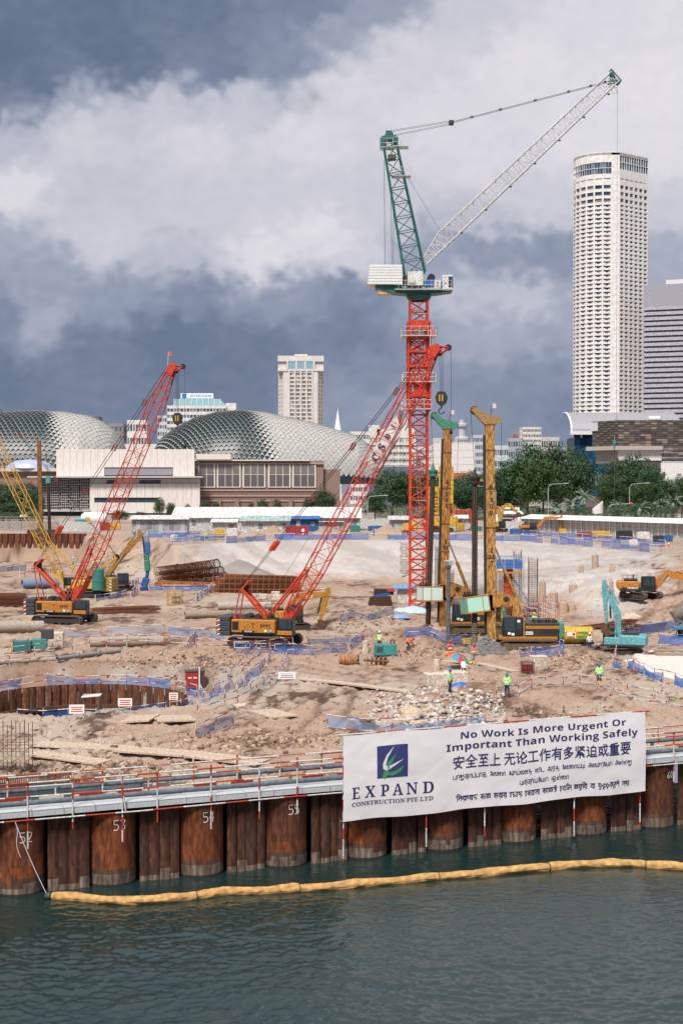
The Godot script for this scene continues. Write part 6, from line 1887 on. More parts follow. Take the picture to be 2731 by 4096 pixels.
# drilling rigs,excavators,lorries
func drill_rig(label: String,base: Vector3,s: float,mast_top: Vector2,mast_bot: Vector2,kel_top: Vector2,kel_bot: Vector2,cage: Vector2,head_hex: String,mast_hex: String,words: Array,bucket: bool,cab_px: Vector2,body_len: float) -> Node3D:
	var o := thing("drilling_rig",label,"drilling rig",base)
	var d := -base.z
	var k := d / FP
	var P := func(q: Vector2,z := 0.0) -> Vector3: return Vector3(dp(q.x,q.y,d).x - base.x,dp(q.x,q.y,d).y - base.y,z)
	var ochre := mt(mast_hex,0.65,0,"rust",0.4)
	var black := mt("26262a",0.6)
	var steel := mt("4b443f",0.6,0.4,"rust",0.8)
	var dark := mt("2a2b30",0.5)
	var a: Vector3 = P.call(mast_bot)
	var b: Vector3 = P.call(mast_top)
	var ax := (b - a).normalized()
	var len0 := (b - a).length()
	var rt := ax.cross(Vector3(0,0,1)).normalized()
	var mb := Basis(rt,ax,Vector3(0,0,1))
	var cuts := [0.0,0.13,0.38,0.52,0.70,0.88,1.0]
	for i in 6:
		var p := a.lerp(b,cuts[i])
		var q := a.lerp(b,cuts[i + 1])
		var m := MB.new()
		m.bbox(Vector3.ZERO,Vector3(0.86,(q - p).length() - 0.03,0.9),0.05)
		part(o,"mast_length",m.mesh(),ochre,Transform3D(mb,(p + q) / 2))
		blk(o,"mast_flange",q,Vector3(0.95,0.09,0.98),mt("8a5c28",0.7,0,"dirt",0.5),mb)
	beam(o,"guide_rail",a.lerp(b,0.02) - rt * 0.5,a.lerp(b,0.95) - rt * 0.5,0.2,0.3,black)
	var hp := PackedVector2Array([Vector2(-0.45,-0.1),Vector2(-1.75,1.35),Vector2(-1.55,1.65),Vector2(-1.1,1.6),Vector2(-0.6,1.05),Vector2(0.6,0.75),Vector2(1.05,0.62),Vector2(1.1,0.2),Vector2(0.5,-0.1)])
	for sd in [-1,1]: extp(o,"head_plate",hp,sd * 0.36 - 0.05,sd * 0.36 + 0.05,mt(head_hex,0.6,0,"dirt",0.5),Transform3D(mb,b))
	for q in [[-1.42,1.35,0.42],[0.85,0.42,0.3],[-0.2,0.45,0.2]]:
		var c := b + mb * Vector3(q[0],q[1],0)
		rod(o,"head_sheave",c - Vector3(0,0,0.22),c + Vector3(0,0,0.22),q[2],mt("6b4a2c",0.7,0.2,"rust",1.0))
	rod(o,"flag_pole",b + mb * Vector3(0.1,0.9,0.2),b + mb * Vector3(0.25,1.9,0.2),0.03,steel)
	bblk(o,"flag",b + mb * Vector3(0.42,1.75,0.2),Vector3(0.4,0.42,0.02),mt("cfc3c0",0.8),0.004,mb)
	var kt: Vector3 = P.call(kel_top)
	var kb: Vector3 = P.call(kel_bot)
	rod(o,"kelly_bar",kb,kt,0.27,steel)
	for sd in [-1,1]: beam(o,"kelly_rib",kb.lerp(kt,0.12) + Vector3(sd * 0.12,0,0.25),kt.lerp(kb,0.03) + Vector3(sd * 0.12,0,0.25),0.06,0.05,mt("6a5d55",0.5,0.4))
	var cr := MB.new()
	cr.lathe([Vector2(0.3,0),Vector2(0.5,0.05),Vector2(0.5,0.25),Vector2(0.4,0.3),Vector2(0.5,0.55),Vector2(0.5,0.7),Vector2(0.25,0.75),Vector2(0.12,1.2),Vector2(0.05,1.5)],16,Transform3D(Basis(),kt - Vector3(0,0.5,0)))
	part(o,"kelly_head",cr.mesh(),mt(head_hex if bucket else "3c3733",0.6,0.1,"rust",0.8))
	rod(o,"kelly_rope",kt + Vector3(0,0.8,0),b + mb * Vector3(-1.8,1.3,0),0.022,black)
	rod(o,"hoist_rope",b + mb * Vector3(1.12,0.4,0),a.lerp(b,0.45) + rt * 1.1,0.018,black)
	beam(o,"guide_arm",kt + Vector3(0.1,-0.1,0),Vector3(a.lerp(b,(kt.y - a.y) / (b.y - a.y)).x,kt.y - 0.15,0),0.16,0.22,ochre)
	if bucket:
		var bk := MB.new()
		bk.lathe([Vector2(0,-0.8),Vector2(0.5,-0.8),Vector2(0.52,0.1),Vector2(0.2,0.25),Vector2(0.2,0.8),Vector2(0.28,0.9)],18,Transform3D(Basis(),kb))
		for i in 3: bk.tube(kb + Vector3(0,-0.2 - i * 0.25,0),kb + Vector3(0,-0.14 - i * 0.25,0),0.56,0.56,18)
		part(o,"drill_bucket",bk.mesh(),mt("8a5632",0.8,0.1,"rust",0.8))
	else:
		var bk := MB.new()
		for i in 5: bk.tube(kb + Vector3(0,0.3 - i * 0.2,0),kb + Vector3(0,0.42 - i * 0.2,0),0.33,0.3,14)
		bk.tube(kb + Vector3(0,-0.5,0),kb + Vector3(0,-1.6,0),0.22,0.4,14)
		bk.tube(kb + Vector3(0,-1.6,0),kb + Vector3(0,-2.3,0),0.4,0.05,14)
		part(o,"drill_tip",bk.mesh(),mt("8f8a83",0.7,0.3,"dirt",0.8))
	var cg: Vector3 = P.call(cage)
	var gd := Node3D.new()
	gd.name = "screen_guard"
	o.add_child(gd,true)
	gd.position = cg
	gd.rotation.z = 0.0 if bucket else 0.13
	var yel := mt("c99a3a",0.6,0,"dirt",0.8)
	for x in [-1.35,-0.75,0.75 if not bucket else 0.15,1.35]: beam(gd,"guard_post",Vector3(x,-0.75,0.85 if x > -1.3 else 0.2),Vector3(x,0.75,0.85 if x > -1.3 else 0.2),0.08,0.08,yel)
	for y in [-0.75,0.75]:
		beam(gd,"guard_bar",Vector3(-0.75,y,0.85),Vector3(1.4,y,0.85),0.1,0.1,yel)
		beam(gd,"guard_bar",Vector3(-1.35,y,0.2),Vector3(-0.75,y,0.85),0.1,0.1,yel)
	var scr := mt("a9d8c6" if not bucket else "cfe0d8",0.6)
	blk(gd,"screen",Vector3(0.3,0,0.85),Vector3(2.0,1.36,0.03),scr)
	blk(gd,"screen",Vector3(-1.05,0,0.52),Vector3(0.9,1.36,0.03),mt("5f9a8c" if not bucket else "b9cdc6",0.6),Basis(Vector3.UP,-0.82))
	rod(o,"rotary_drive",cg + Vector3(-0.55,-0.6,0),cg + Vector3(-0.55,0.9,0),0.55,steel)
	for i in 4: rod(o,"rotary_lug",cg + Vector3(-0.95 + i * 0.26,0.9,0.2),cg + Vector3(-0.95 + i * 0.26,1.15,0.2),0.09,steel)
	bblk(o,"drive_carriage",cg + Vector3(1.45,0.1,0),Vector3(1.0,1.7,0.9),ochre,0.06)
	for i in 6: rod(o,"carriage_bolt",cg + Vector3(1.2,-0.55 + i * 0.25,0.45),cg + Vector3(1.2,-0.55 + i * 0.25,0.5),0.06,steel)
	var lk := a.lerp(b,(cg.y + 0.6 - a.y) / (b.y - a.y)) + rt * 0.4
	var tri := PackedVector2Array([Vector2(0,0.55),Vector2(0.5,0.6),Vector2(2.3,-0.15),Vector2(2.4,-0.45),Vector2(2.1,-0.6),Vector2(0.7,-0.95),Vector2(0.45,-0.6)])
	for sd in [-1,1]: extp(o,"link_plate",tri,sd * 0.4 - 0.06,sd * 0.4 + 0.06,ochre,Transform3D(Basis(),lk))
	for sd in [-1,1]: rod(o,"link_hole",lk + Vector3(1.0,-0.15,sd * 0.465),lk + Vector3(1.0,-0.15,sd * 0.475),0.28,black)
	var lt := lk + Vector3(2.15,-0.35,0)
	var bx: float = P.call(cab_px).x
	for sd in [-1,1]:
		var rp := a.lerp(b,0.43) + rt * 0.4 + Vector3(0,0,sd * 0.28)
		var mid := rp.lerp(lt,0.42)
		rod(o,"ram_piston",rp,mid + Vector3(0,0,sd * 0.2),0.075,mt("b9bcbe",0.25,0.7))
		rod(o,"ram_cylinder",mid + Vector3(0,0,sd * 0.2),lt + Vector3(0,0,sd * 0.35),0.15,ochre)
		extp(o,"lift_arm",[Vector2(-0.5,-0.2),Vector2(0.2,-0.2),Vector2(0.9,-3.6),Vector2(-0.8,-3.6)],sd * 0.45 - 0.1,sd * 0.45 + 0.1,ochre,Transform3D(Basis(),lt))
		rod(o,"lift_ram",lk + Vector3(0.5,-0.8,sd * 0.3),lk + Vector3(0.9,-4.0,sd * 0.3),0.11,ochre if sd > 0 else mt("b9bcbe",0.3,0.6))
	bblk(o,"winch_box",a.lerp(b,0.18) + rt * 0.55,Vector3(0.9,1.5,1.0),ochre,0.06,mb)
	rod(o,"pulley",a.lerp(b,0.17) + rt * 0.6 + Vector3(0,0,0.5),a.lerp(b,0.17) + rt * 0.6 + Vector3(0,0,0.62),0.42,mt("b07c34",0.6))
	rod(o,"pulley",a.lerp(b,0.6) + rt * 0.75 + Vector3(0,0,-0.12),a.lerp(b,0.6) + rt * 0.75 + Vector3(0,0,0.12),0.42,ochre)
	for i in 4: rod(o,"hose",a.lerp(b,0.1) + rt * 0.4 + Vector3(i * 0.1,0,0.45),lk + Vector3(0.2 + i * 0.08,-0.4,0.5),0.04,black)
	for q in words:
		var t: float = q[1]
		for i in q[0].length(): text(o,"lettering",q[0][i],0.42,mt("1d1d1f",0.7),Transform3D(mb,a.lerp(b,t) - ax * (i * 0.62) + Vector3(0.05,0,0.47)))
	var cx := bx
	var gy := 0.0
	var tc := cx + body_len * 0.32
	var tk := Node3D.new()
	tk.name = "undercarriage"
	o.add_child(tk,true)
	tk.position = Vector3(tc,gy,-0.6)
	for sd in [-1,1]: track(tk,sd * 1.5,body_len * 0.42,0.5,0.8,mt("74654f",0.8,0,"dirt",0.6))
	bblk(o,"turntable",Vector3(cx + body_len * 0.3,1.25,-0.6),Vector3(body_len,0.32,2.7),mt("b9822f",0.6,0,"dirt",0.5),0.05)
	var cab := bblk(o,"cab",Vector3(cx + 0.2,2.35,0.2),Vector3(1.95,1.9,1.1),mt("23272b",0.35),0.14)
	for q in [[Vector3(-0.3,0.2,0.56),Vector3(1.0,1.1,0.02)],[Vector3(0.6,0.25,0.56),Vector3(0.45,1.0,0.02)],[Vector3(-0.985,0.15,0),Vector3(0.02,1.3,0.85)]]: blk(cab,"cab_window",q[0],q[1],mt("3d4a50",0.08,0.2))
	for q in [[-0.35,-0.62],[0.0,-0.7],[0.55,0.55]]: blk(cab,"notice",Vector3(q[0],q[1],0.565),Vector3(0.28,0.24,0.02),mt("e6e6e2",0.7))
	bblk(o,"engine_house",Vector3(cx + body_len * 0.55,2.05,-0.6),Vector3(body_len * 0.62,1.35,2.6),mt("33322f",0.5),0.08)
	blk(o,"engine_stripe",Vector3(cx + body_len * 0.55,2.3,0.71),Vector3(body_len * 0.6,0.3,0.03),mt("c08a34",0.6,0,"dirt",0.8))
	blk(o,"engine_grille",Vector3(cx + body_len * 0.68,1.95,0.71),Vector3(body_len * 0.3,0.35,0.04),black)
	bblk(o,"tail_weight",Vector3(cx + body_len * 0.86,2.0,-0.6),Vector3(0.45,1.5,2.75),mt("4aa39b",0.5,0,"dirt",0.6),0.08)
	bblk(o,"roof_hatch",Vector3(cx + body_len * 0.6,2.85,-0.6),Vector3(body_len * 0.4,0.3,1.6),dark,0.06)
	blk(o,"plate",Vector3(cx + 1.75,1.75,0.73),Vector3(0.7,0.3,0.02),mt("e8e8e4",0.7))
	text(o,"lettering","BR-02" if not bucket else "BR-01",0.16,black,Transform3D(Basis(),Vector3(cx + 1.75,1.75,0.745)))
	for i in 5: rod(o,"rail_post",Vector3(cx + body_len * (0.3 + 0.13 * i),2.7,0.6),Vector3(cx + body_len * (0.3 + 0.13 * i),3.5,0.6),0.02,mt("b9822f",0.6))
	rod(o,"hand_rail",Vector3(cx + body_len * 0.3,3.5,0.6),Vector3(cx + body_len * 0.82,3.5,0.6),0.02,mt("b9822f",0.6))
	return o
func arm_poly(pts: Array,w: Array) -> PackedVector2Array:
	var l := []
	var r := []
	for i in pts.size():
		var d: Vector2 = (pts[mini(i + 1,pts.size() - 1)] - pts[maxi(i - 1,0)]).normalized()
		var n = Vector2(-d.y,d.x) * w[i] * 0.5
		l.append(pts[i] + n)
		r.append(pts[i] - n)
	r.reverse()
	return PackedVector2Array(l + r)
func excavator(called: String,label: String,base: Vector3,yaw: float,sc: float,body_hex: String,arm_hex: String,boom: Array,stick: Vector2,word := "",bucket := true,slew := 0.0,cab := true,th := 1.0) -> Node3D:
	var o := thing(called,label,"excavator",base,yaw)
	var ml := mt(body_hex,0.5,0,"dirt",0.3)
	var al := mt(arm_hex,0.5,0,"dirt",0.3)
	var dark := mt("2b2d31",0.5,0,"blotch",0.5)
	var chrome := mt("b9bcbe",0.25,0.7)
	var und := Node3D.new()
	und.name = "undercarriage"
	o.add_child(und,true)
	und.rotation.y = slew
	for s in [-1,1]: track(und,s * 1.3 * sc,1.75 * sc,0.42 * sc,0.62 * sc,mt("4a443e",0.85,0,"dirt",0.6))
	bblk(und,"centre_frame",Vector3(0,0.62 * sc,0),Vector3(2.0,0.4,2.0) * sc,dark,0.05)
	bblk(o,"platform",Vector3(-0.5,1.16,0) * sc,Vector3(4.4,0.2,2.8) * sc,dark,0.04)
	bblk(o,"engine_house",Vector3(-1.45,1.75,0) * sc,Vector3(2.3,1.0,2.75) * sc,ml,0.1 * sc)
	bblk(o,"side_box",Vector3(0.45,1.62,-0.95) * sc,Vector3(1.7,0.75,0.8) * sc,ml,0.06 * sc)
	bblk(o,"counterweight",Vector3(-2.65,1.7,0) * sc,Vector3(0.6,1.05,2.7) * sc,ml,0.16 * sc)
	blk(o,"side_stripe",Vector3(-1.2,1.4,1.385) * sc,Vector3(2.6,0.2,0.03) * sc,dark)
	bblk(o,"hood",Vector3(-1.3,2.35,0.2) * sc,Vector3(1.6,0.25,1.6) * sc,dark,0.04)
	for i in 4: rod(o,"rail_post",Vector3(-2.4 + i * 0.6,2.2,1.2) * sc,Vector3(-2.4 + i * 0.6,3.0,1.2) * sc,0.025,dark)
	for h in [2.6,3.0]: rod(o,"hand_rail",Vector3(-2.4,h,1.2) * sc,Vector3(-0.6,h,1.2) * sc,0.025,dark)
	rod(o,"exhaust",Vector3(-0.9,2.3,-0.5) * sc,Vector3(-0.9,3.0,-0.5) * sc,0.07 * sc,dark)
	if cab:
		var c := bblk(o,"cab",Vector3(0.75,2.05,0.92) * sc,Vector3(1.7,1.65,0.95) * sc,mt("1f2327",0.35),0.1 * sc)
		for q in [[Vector3(-0.2,0.15,0.485),Vector3(0.8,0.95,0.02)],[Vector3(0.55,0.15,0.485),Vector3(0.4,0.95,0.02)],[Vector3(0.86,0.1,0),Vector3(0.02,1.15,0.78)]]: blk(c,"cab_window",q[0] * sc,q[1] * sc,mt("33444c",0.1,0.1))
	if word: text(o,"lettering",word,0.22 * sc,mt("e9e6e0",0.6),Transform3D(Basis(),Vector3(-1.15,1.42,1.41) * sc),1.3 * sc)
	var bw := 0.5 * sc
	extp(o,"boom",Array(arm_poly([boom[0],boom[0].lerp(boom[1],0.55),boom[1],boom[1].lerp(boom[2],0.5),boom[2]],[0.45 * sc * th,0.8 * sc * th,0.95 * sc * th,0.7 * sc * th,0.42 * sc * th])),-bw / 2,bw / 2,al)
	var sdv: Vector2 = (boom[2] - stick).normalized()
	extp(o,"stick",Array(arm_poly([boom[2] + sdv * 0.75 * sc,boom[2] + sdv * 0.1,boom[2].lerp(stick,0.35),stick],[0.35 * sc * th,0.8 * sc * th,0.62 * sc * th,0.3 * sc * th])),-bw * 0.38,bw * 0.38,al)
	for s in [-1,1]:
		var ra := Vector3(boom[0].x + 0.5 * sc,boom[0].y - 0.35 * sc,s * 0.42 * sc)
		var rb := Vector3(boom[1].x,boom[1].y,s * 0.36 * sc)
		rod(o,"boom_ram",ra,ra.lerp(rb,0.55),0.12 * sc,al)
		rod(o,"boom_piston",ra.lerp(rb,0.5),rb,0.07 * sc,chrome)
	var bn: Vector2 = (boom[2] - boom[1]).normalized()
	var pn := Vector2(-bn.y,bn.x) * 0.55 * sc
	var sa = boom[1].lerp(boom[2],0.25) + pn
	var se: Vector2 = boom[2] + sdv * 0.7 * sc
	rod(o,"stick_ram",Vector3(sa.x,sa.y,0),Vector3(sa.x,sa.y,0).lerp(Vector3(se.x,se.y,0),0.6),0.12 * sc,al)
	rod(o,"stick_piston",Vector3(sa.x,sa.y,0).lerp(Vector3(se.x,se.y,0),0.55),Vector3(se.x,se.y,0),0.07 * sc,chrome)
	var side := Vector2(-sdv.y,sdv.x) * (1.0 if sdv.y > 0 else -1.0)
	var ba: Vector2 = boom[2].lerp(stick,0.15) - side * -0.5 * sc
	rod(o,"bucket_ram",Vector3(ba.x,ba.y,0),Vector3(stick.x,stick.y,0) - Vector3(side.x,side.y,0) * -0.45 * sc + Vector3(sdv.x,sdv.y,0) * 0.7 * sc,0.09 * sc,dark)
	if bucket:
		var bp := PackedVector2Array([Vector2(0.15,0.2),Vector2(0.55,-0.1),Vector2(0.5,-0.75),Vector2(0.0,-1.15),Vector2(-0.75,-1.0),Vector2(-0.95,-0.75),Vector2(-0.5,-0.72),Vector2(-0.25,-0.25),Vector2(-0.2,0.15)])
		var sp := PackedVector2Array()
		for q in bp: sp.append(stick + q * sc * 0.95)
		extp(o,"bucket",Array(sp),-0.62 * sc,0.62 * sc,mt("7a5f47",0.8,0.2,"rust",0.6))
		for i in 4: blk(o,"bucket_tooth",Vector3(stick.x - 0.98 * sc,stick.y - 0.86 * sc,(-0.45 + 0.3 * i) * sc),Vector3(0.35,0.09,0.1) * sc,mt("5d5650",0.7,0.4))
	return o
func plane_pts(base: Vector3,yaw: float,px: Array) -> Array:
	var inv := Transform3D(Basis(Vector3.UP,yaw),base).affine_inverse()
	var r := []
	for q in px:
		var v := inv * vhit(q[0],q[1],base,yaw)
		r.append(Vector2(v.x,v.y))
	return r
func machines() -> void:
	var b := gp(1790,2538,0.0)
	b.y = ground_h(b.x,-b.z)
	drill_rig("ochre drilling rig with a teal head and letters on its leaning mast",b,1.0,Vector2(1790,1716),Vector2(1771,2505),Vector2(1731,1888),Vector2(1711,2505),Vector2(1717,2373),"4c9a80","bd8c44",[["AF280",0.73],["IMT",0.43]],true,Vector2(1835,2490),5.4)
	b = gp(1964,2600,0.0)
	b.y = ground_h(b.x,-b.z)
	drill_rig("ochre drilling rig with a green screened guard and a gravel heap at its mast foot",b,1.0,Vector2(1957,1698),Vector2(1964,2556),Vector2(1898,1916),Vector2(1897,2510),Vector2(1896,2415),"b0905a","c9a058",[["AF300",0.71],["IMT",0.415]],false,Vector2(2038,2530),5.6)
	b = gt(2562,2424)
	var y := -0.12
	var q := plane_pts(b,y,[[2600,2350],[2668,2292],[2790,2330],[2800,2420]])
	excavator("excavator","orange excavator with black stripe parked on the brown earth slope",b,y,0.98,"cf8a33","cf8a33",[q[0],q[1],q[2]],q[3],"SY550HD",true,-0.9)
	b = gt(2470,2618)
	y = PI - 0.3
	q = plane_pts(b,y,[[2478,2580],[2466,2452],[2416,2348],[2424,2500]])
	excavator("excavator","turquoise excavator with its arm folded straight up beside the yellow tank lorry",b,y,0.9,"6fb9c6","6fb9c6",[q[0],q[1],q[2]],q[3],"",true,0.4,true,0.72)
	b = gt(1150,2520)
	y = 0.1
	q = plane_pts(b,y,[[1125,2462],[1205,2388],[1308,2376],[1280,2484]])
	excavator("excavator","dirty yellow excavator digging behind the crane with the cloth sign",b,y,1.0,"c39036","bf8f3c",[q[0],q[1],q[2]],q[3],"",true,0.2)
	var ct := get_node("excavator_002")
	text(ct,"lettering","CAT",0.32,mt("f0e8d8",0.6),Transform3D(Basis(Vector3.BACK,0.08),Vector3(q[1].x + (q[2].x - q[1].x) * 0.3,q[1].y + 0.02,0.275)))
	var far := [[2118,2132,0.0,0.8,"d08a3c",[[2143,2112],[2180,2072],[2243,2070],[2240,2122]],"orange excavator before the white hoarding"],[1990,2128,0.35,0.85,"dfb23a",[[1992,2105],[2012,2026],[2040,2022],[2070,2052]],"yellow excavator with its bucket raised beside the second rig"],[1735,2122,0.2,0.9,"cf4b2c",[[1758,2100],[1815,2052],[1880,2046],[1886,2105]],"red excavator reaching out between the two drilling rigs"]]
	for f in far:
		b = gt(f[0],f[1])
		q = plane_pts(b,f[2],f[5])
		excavator("excavator",f[6],b,f[2],f[3],f[4],f[4],[q[0],q[1],q[2]],q[3],"",true,0.3)
	b = gt(478,2366)
	y = 0.0
	q = plane_pts(b,y,[[424,2300],[505,2205],[566,2140],[580,2160]])
	var lo := excavator("excavator","ochre long-boom excavator holding a blue and green vibratory hammer",b,y,0.95,"c78a3a","a8803c",[q[0],q[1],q[2]],q[3],"",false,0.5)
	var inv := lo.transform.affine_inverse()
	var hp := []
	for w in [[582,2140,0.55],[590,2170,0.62],[592,2215,0.5],[588,2240,0.62],[592,2285,0.4],[588,2312,0.75],[575,2345,0.85],[582,2378,0.5]]:
		var v := inv * vhit(w[0],w[1],b,y)
		hp.append([v,w[2]])
	var hues := ["8fa4c4","3c74b8","3a9182","3a9182","2f66b0","2f66b0","27508c"]
	for i in 7:
		var a0: Vector3 = hp[i][0]
		var a1: Vector3 = hp[i + 1][0]
		var m := MB.new()
		m.bbox(Vector3.ZERO,Vector3(hp[i][1] * 1.3,(a1 - a0).length() * 1.02,hp[i][1] * 1.3),0.1)
		var f := (a1 - a0).normalized()
		part(lo,"hammer_section",m.mesh(),mt(hues[i],0.5,0,"dirt",0.6),Transform3D(Basis(f.cross(Vector3.BACK).normalized(),f,Vector3.BACK),(a0 + a1) / 2))
	for i in 3: rod(lo,"hose",hp[0][0] + Vector3(-0.2 - 0.1 * i,-0.2,0.2),hp[4][0] + Vector3(-0.35,0.4,0.2),0.04,mt("1f1f22",0.6))
	b = gt(170,2238)
	var d := -b.z
	var o := thing("distant_rig","rusty slim piling rig with a teal head beside the lattice screen","drilling rig",b)
	var P := func(px: float,py: float) -> Vector3: return dp(px,py,d) - b
	var ru := mt("9a6a34",0.7,0,"rust",0.4)
	beam(o,"mast",P.call(170,2236),P.call(157,1762),0.75,0.75,ru)
	extp(o,"mast_head",[Vector2(-0.9,0),Vector2(1.0,0.2),Vector2(1.1,0.8),Vector2(0.4,1.7),Vector2(1.4,2.2),Vector2(0.7,2.0),Vector2(-0.6,0.7)],-0.3,0.3,mt("58a894",0.6),Transform3D(Basis(),P.call(157,1762)))
	rod(o,"kelly_bar",P.call(203,2232),P.call(194,1915),0.36,mt("4d3f38",0.6,0.3,"rust",0.6))
	blk(o,"kelly_head",P.call(194,1918),Vector3(0.9,1.6,0.9),mt("4a8a7c",0.6))
	for pp in [[180,1740,193,1900],[150,1755,152,2200]]: rod(o,"rope",P.call(pp[0],pp[1]),P.call(pp[2],pp[3]),0.04,mt("2a2a2c",0.6))
	bblk(o,"machine_house",P.call(82,2222),Vector3(4.2,1.6,2.6),mt("c5812f",0.6,0,"dirt",0.4),0.1)
	bblk(o,"house_stripe",P.call(82,2230) + Vector3(0,0,1.32),Vector3(4.0,0.4,0.04),mt("222222",0.6),0.01)
	beam(o,"back_arm",P.call(110,2225),P.call(160,2100),0.5,0.5,ru)
	for s in [-1,1]: track(o,s * 1.3,2.4,0.45,0.7,mt("3f3a36",0.85))
	beam(o,"mast_foot",P.call(165,2240),P.call(120,2225),0.9,0.7,ru)
	b = gt(1760,2128)
	d = -b.z
	o = thing("treatment_rig","bright yellow boxy rig with black letters behind the tower crane mast","drilling rig",b)
	P = func(px: float,py: float) -> Vector3: return dp(px,py,d) - b
	var ye := mt("dcae2e",0.6,0,"blotch",0.2)
	bblk(o,"silo_box",P.call(1732,2003),Vector3(42 * d / FP,112 * d / FP,2.4),ye,0.08)
	for s in [0,1]: bblk(o,"leader",P.call(1762 + s * 42,1940),Vector3(0.9,150 * d / FP,0.9),ye,0.05)
	for i in 7: blk(o,"leader_rung",P.call(1783,1880 + i * 22),Vector3(2.2,0.16,0.2),ye)
	text(o,"lettering","KELLER",1.1,mt("222222",0.7),Transform3D(Basis(Vector3.BACK,PI / 2),P.call(1737,2006) + Vector3(0,0,1.22)),4.6)
	bblk(o,"machine_house",P.call(1772,2085),Vector3(6.4,2.2,2.6),ye,0.1)
	for s in [-1,1]: track(o,s * 1.3,2.4,0.45,0.7,mt("3f3a36",0.85))
	bblk(o,"cab",P.call(1728,2092) + Vector3(0,0,0.5),Vector3(1.6,1.8,1.2),mt("22262a",0.4),0.1)
	beam(o,"front_post",P.call(1762,2015),P.call(1768,2100),0.9,0.9,ye)
	tank_lorry()
	mixer()
func wheel(o: Node3D,p: Vector3,r: float,w: float) -> void:
	var n := Node3D.new()
	n.name = "wheel"
	o.add_child(n,true)
	n.position = p
	var m := MB.new()
	m.lathe([Vector2(r * 0.6,-w / 2),Vector2(r * 0.92,-w / 2),Vector2(r,-w * 0.35),Vector2(r,w * 0.35),Vector2(r * 0.92,w / 2),Vector2(r * 0.6,w / 2)],22,Transform3D(Basis(Vector3.RIGHT,PI / 2),Vector3.ZERO))
	part(n,"tyre",m.mesh(),mt("2a2724",0.9,0,"dirt",1.5))
	m = MB.new()
	m.lathe([Vector2(r * 0.6,w * 0.3),Vector2(r * 0.35,w * 0.1),Vector2(0,w * 0.15)],16,Transform3D(Basis(Vector3.RIGHT,PI / 2),Vector3.ZERO))
	part(n,"rim",m.mesh(),mt("b0aca6",0.5,0.2,"dirt",2.0))
func tank_lorry() -> void:
	var b := gp(2300,2598,0.0)
	b.y = ground_h(b.x,-b.z)
	var o := thing("tank_lorry","yellow fuel tank lorry with green curves and a red diamond sign","lorry",b)
	var yel := mt("dfb52f",0.45,0,"blotch",0.6)
	var m := MB.new()
	var pr := []
	for i in 20:
		var a := TAU * i / 20
		pr.append(Vector2(signf(cos(a)) * pow(absf(cos(a)),0.6) * 1.0,signf(sin(a)) * pow(absf(sin(a)),0.6) * 0.72))
	m.ext(PackedVector2Array(pr),-1.35,1.35,Transform3D(Basis(Vector3.UP,PI / 2),Vector3(0.1,1.52,0)))
	var tk := part(o,"tank",m.mesh(),yel)
	for x in [-1.27,1.47]:
		var rm := MB.new()
		var q := PackedVector2Array()
		for p in pr: q.append(p * 1.03)
		rm.ext(q,x - 0.04,x + 0.04,Transform3D(Basis(Vector3.UP,PI / 2),Vector3(0,1.52,0)))
		part(tk,"tank_rim",rm.mesh(),yel)
	extp(tk,"green_curve",[Vector2(-0.1,0.36),Vector2(1.3,0.36),Vector2(1.1,0.2),Vector2(0.7,0.12),Vector2(0.2,0.2)],1.0,1.015,mt("3f9a62",0.6),Transform3D(Basis(),Vector3(0.1,1.52,0)))
	extp(tk,"green_curve",[Vector2(-1.2,-0.36),Vector2(1.2,-0.36),Vector2(0.6,-0.24),Vector2(-0.4,-0.22)],1.0,1.015,mt("3f9a62",0.6),Transform3D(Basis(),Vector3(0.1,1.52,0)))
	blk(tk,"sign_plate",Vector3(-0.55,1.55,1.01),Vector3(0.8,0.55,0.02),mt("eceae6",0.6))
	blk(tk,"sign_plate",Vector3(-0.6,1.36,1.022),Vector3(0.7,0.16,0.01),mt("d25a2c",0.6))
	blk(tk,"diamond",Vector3(-0.33,1.64,1.026),Vector3(0.24,0.24,0.01),mt("cf3325",0.6),Basis(Vector3.BACK,PI / 4))
	text(tk,"lettering","Pool Full Tank",0.16,mt("2d7a48",0.6),Transform3D(Basis(),Vector3(0.62,1.42,1.02)),1.15)
	bblk(o,"chassis",Vector3(-0.6,0.72,0),Vector3(4.6,0.22,0.9),mt("3a3836",0.7,0,"dirt",1.0),0.03)
	blk(o,"side_guard",Vector3(-0.8,0.6,0.95),Vector3(2.4,0.12,0.05),mt("bdb7b0",0.7,0,"dirt",1.0))
	bblk(o,"battery_box",Vector3(-1.8,1.05,0.5),Vector3(0.8,0.75,0.9),mt("26282c",0.6),0.04)
	bblk(o,"cab",Vector3(-2.9,1.5,0),Vector3(1.3,1.9,1.9),mt("d8d4ce",0.5),0.12)
	blk(o,"cab_window",Vector3(-2.95,1.9,0.955),Vector3(0.8,0.6,0.02),mt("39474d",0.1))
	for s in [-1,1]:
		for x in [0.95,-2.7]: wheel(o,Vector3(x,0.45,s * 0.85),0.45,0.3)
		extp(o,"mudguard",[Vector2(0.35,0.85),Vector2(0.55,1.02),Vector2(1.35,1.02),Vector2(1.55,0.85),Vector2(1.45,0.85),Vector2(1.3,0.96),Vector2(0.6,0.96),Vector2(0.45,0.85)],s * 0.85 - 0.18,s * 0.85 + 0.18,mt("2f2d2b",0.7))
	blk(o,"tank_saddle",Vector3(0.1,0.85,0),Vector3(2.4,0.14,1.2),yel)
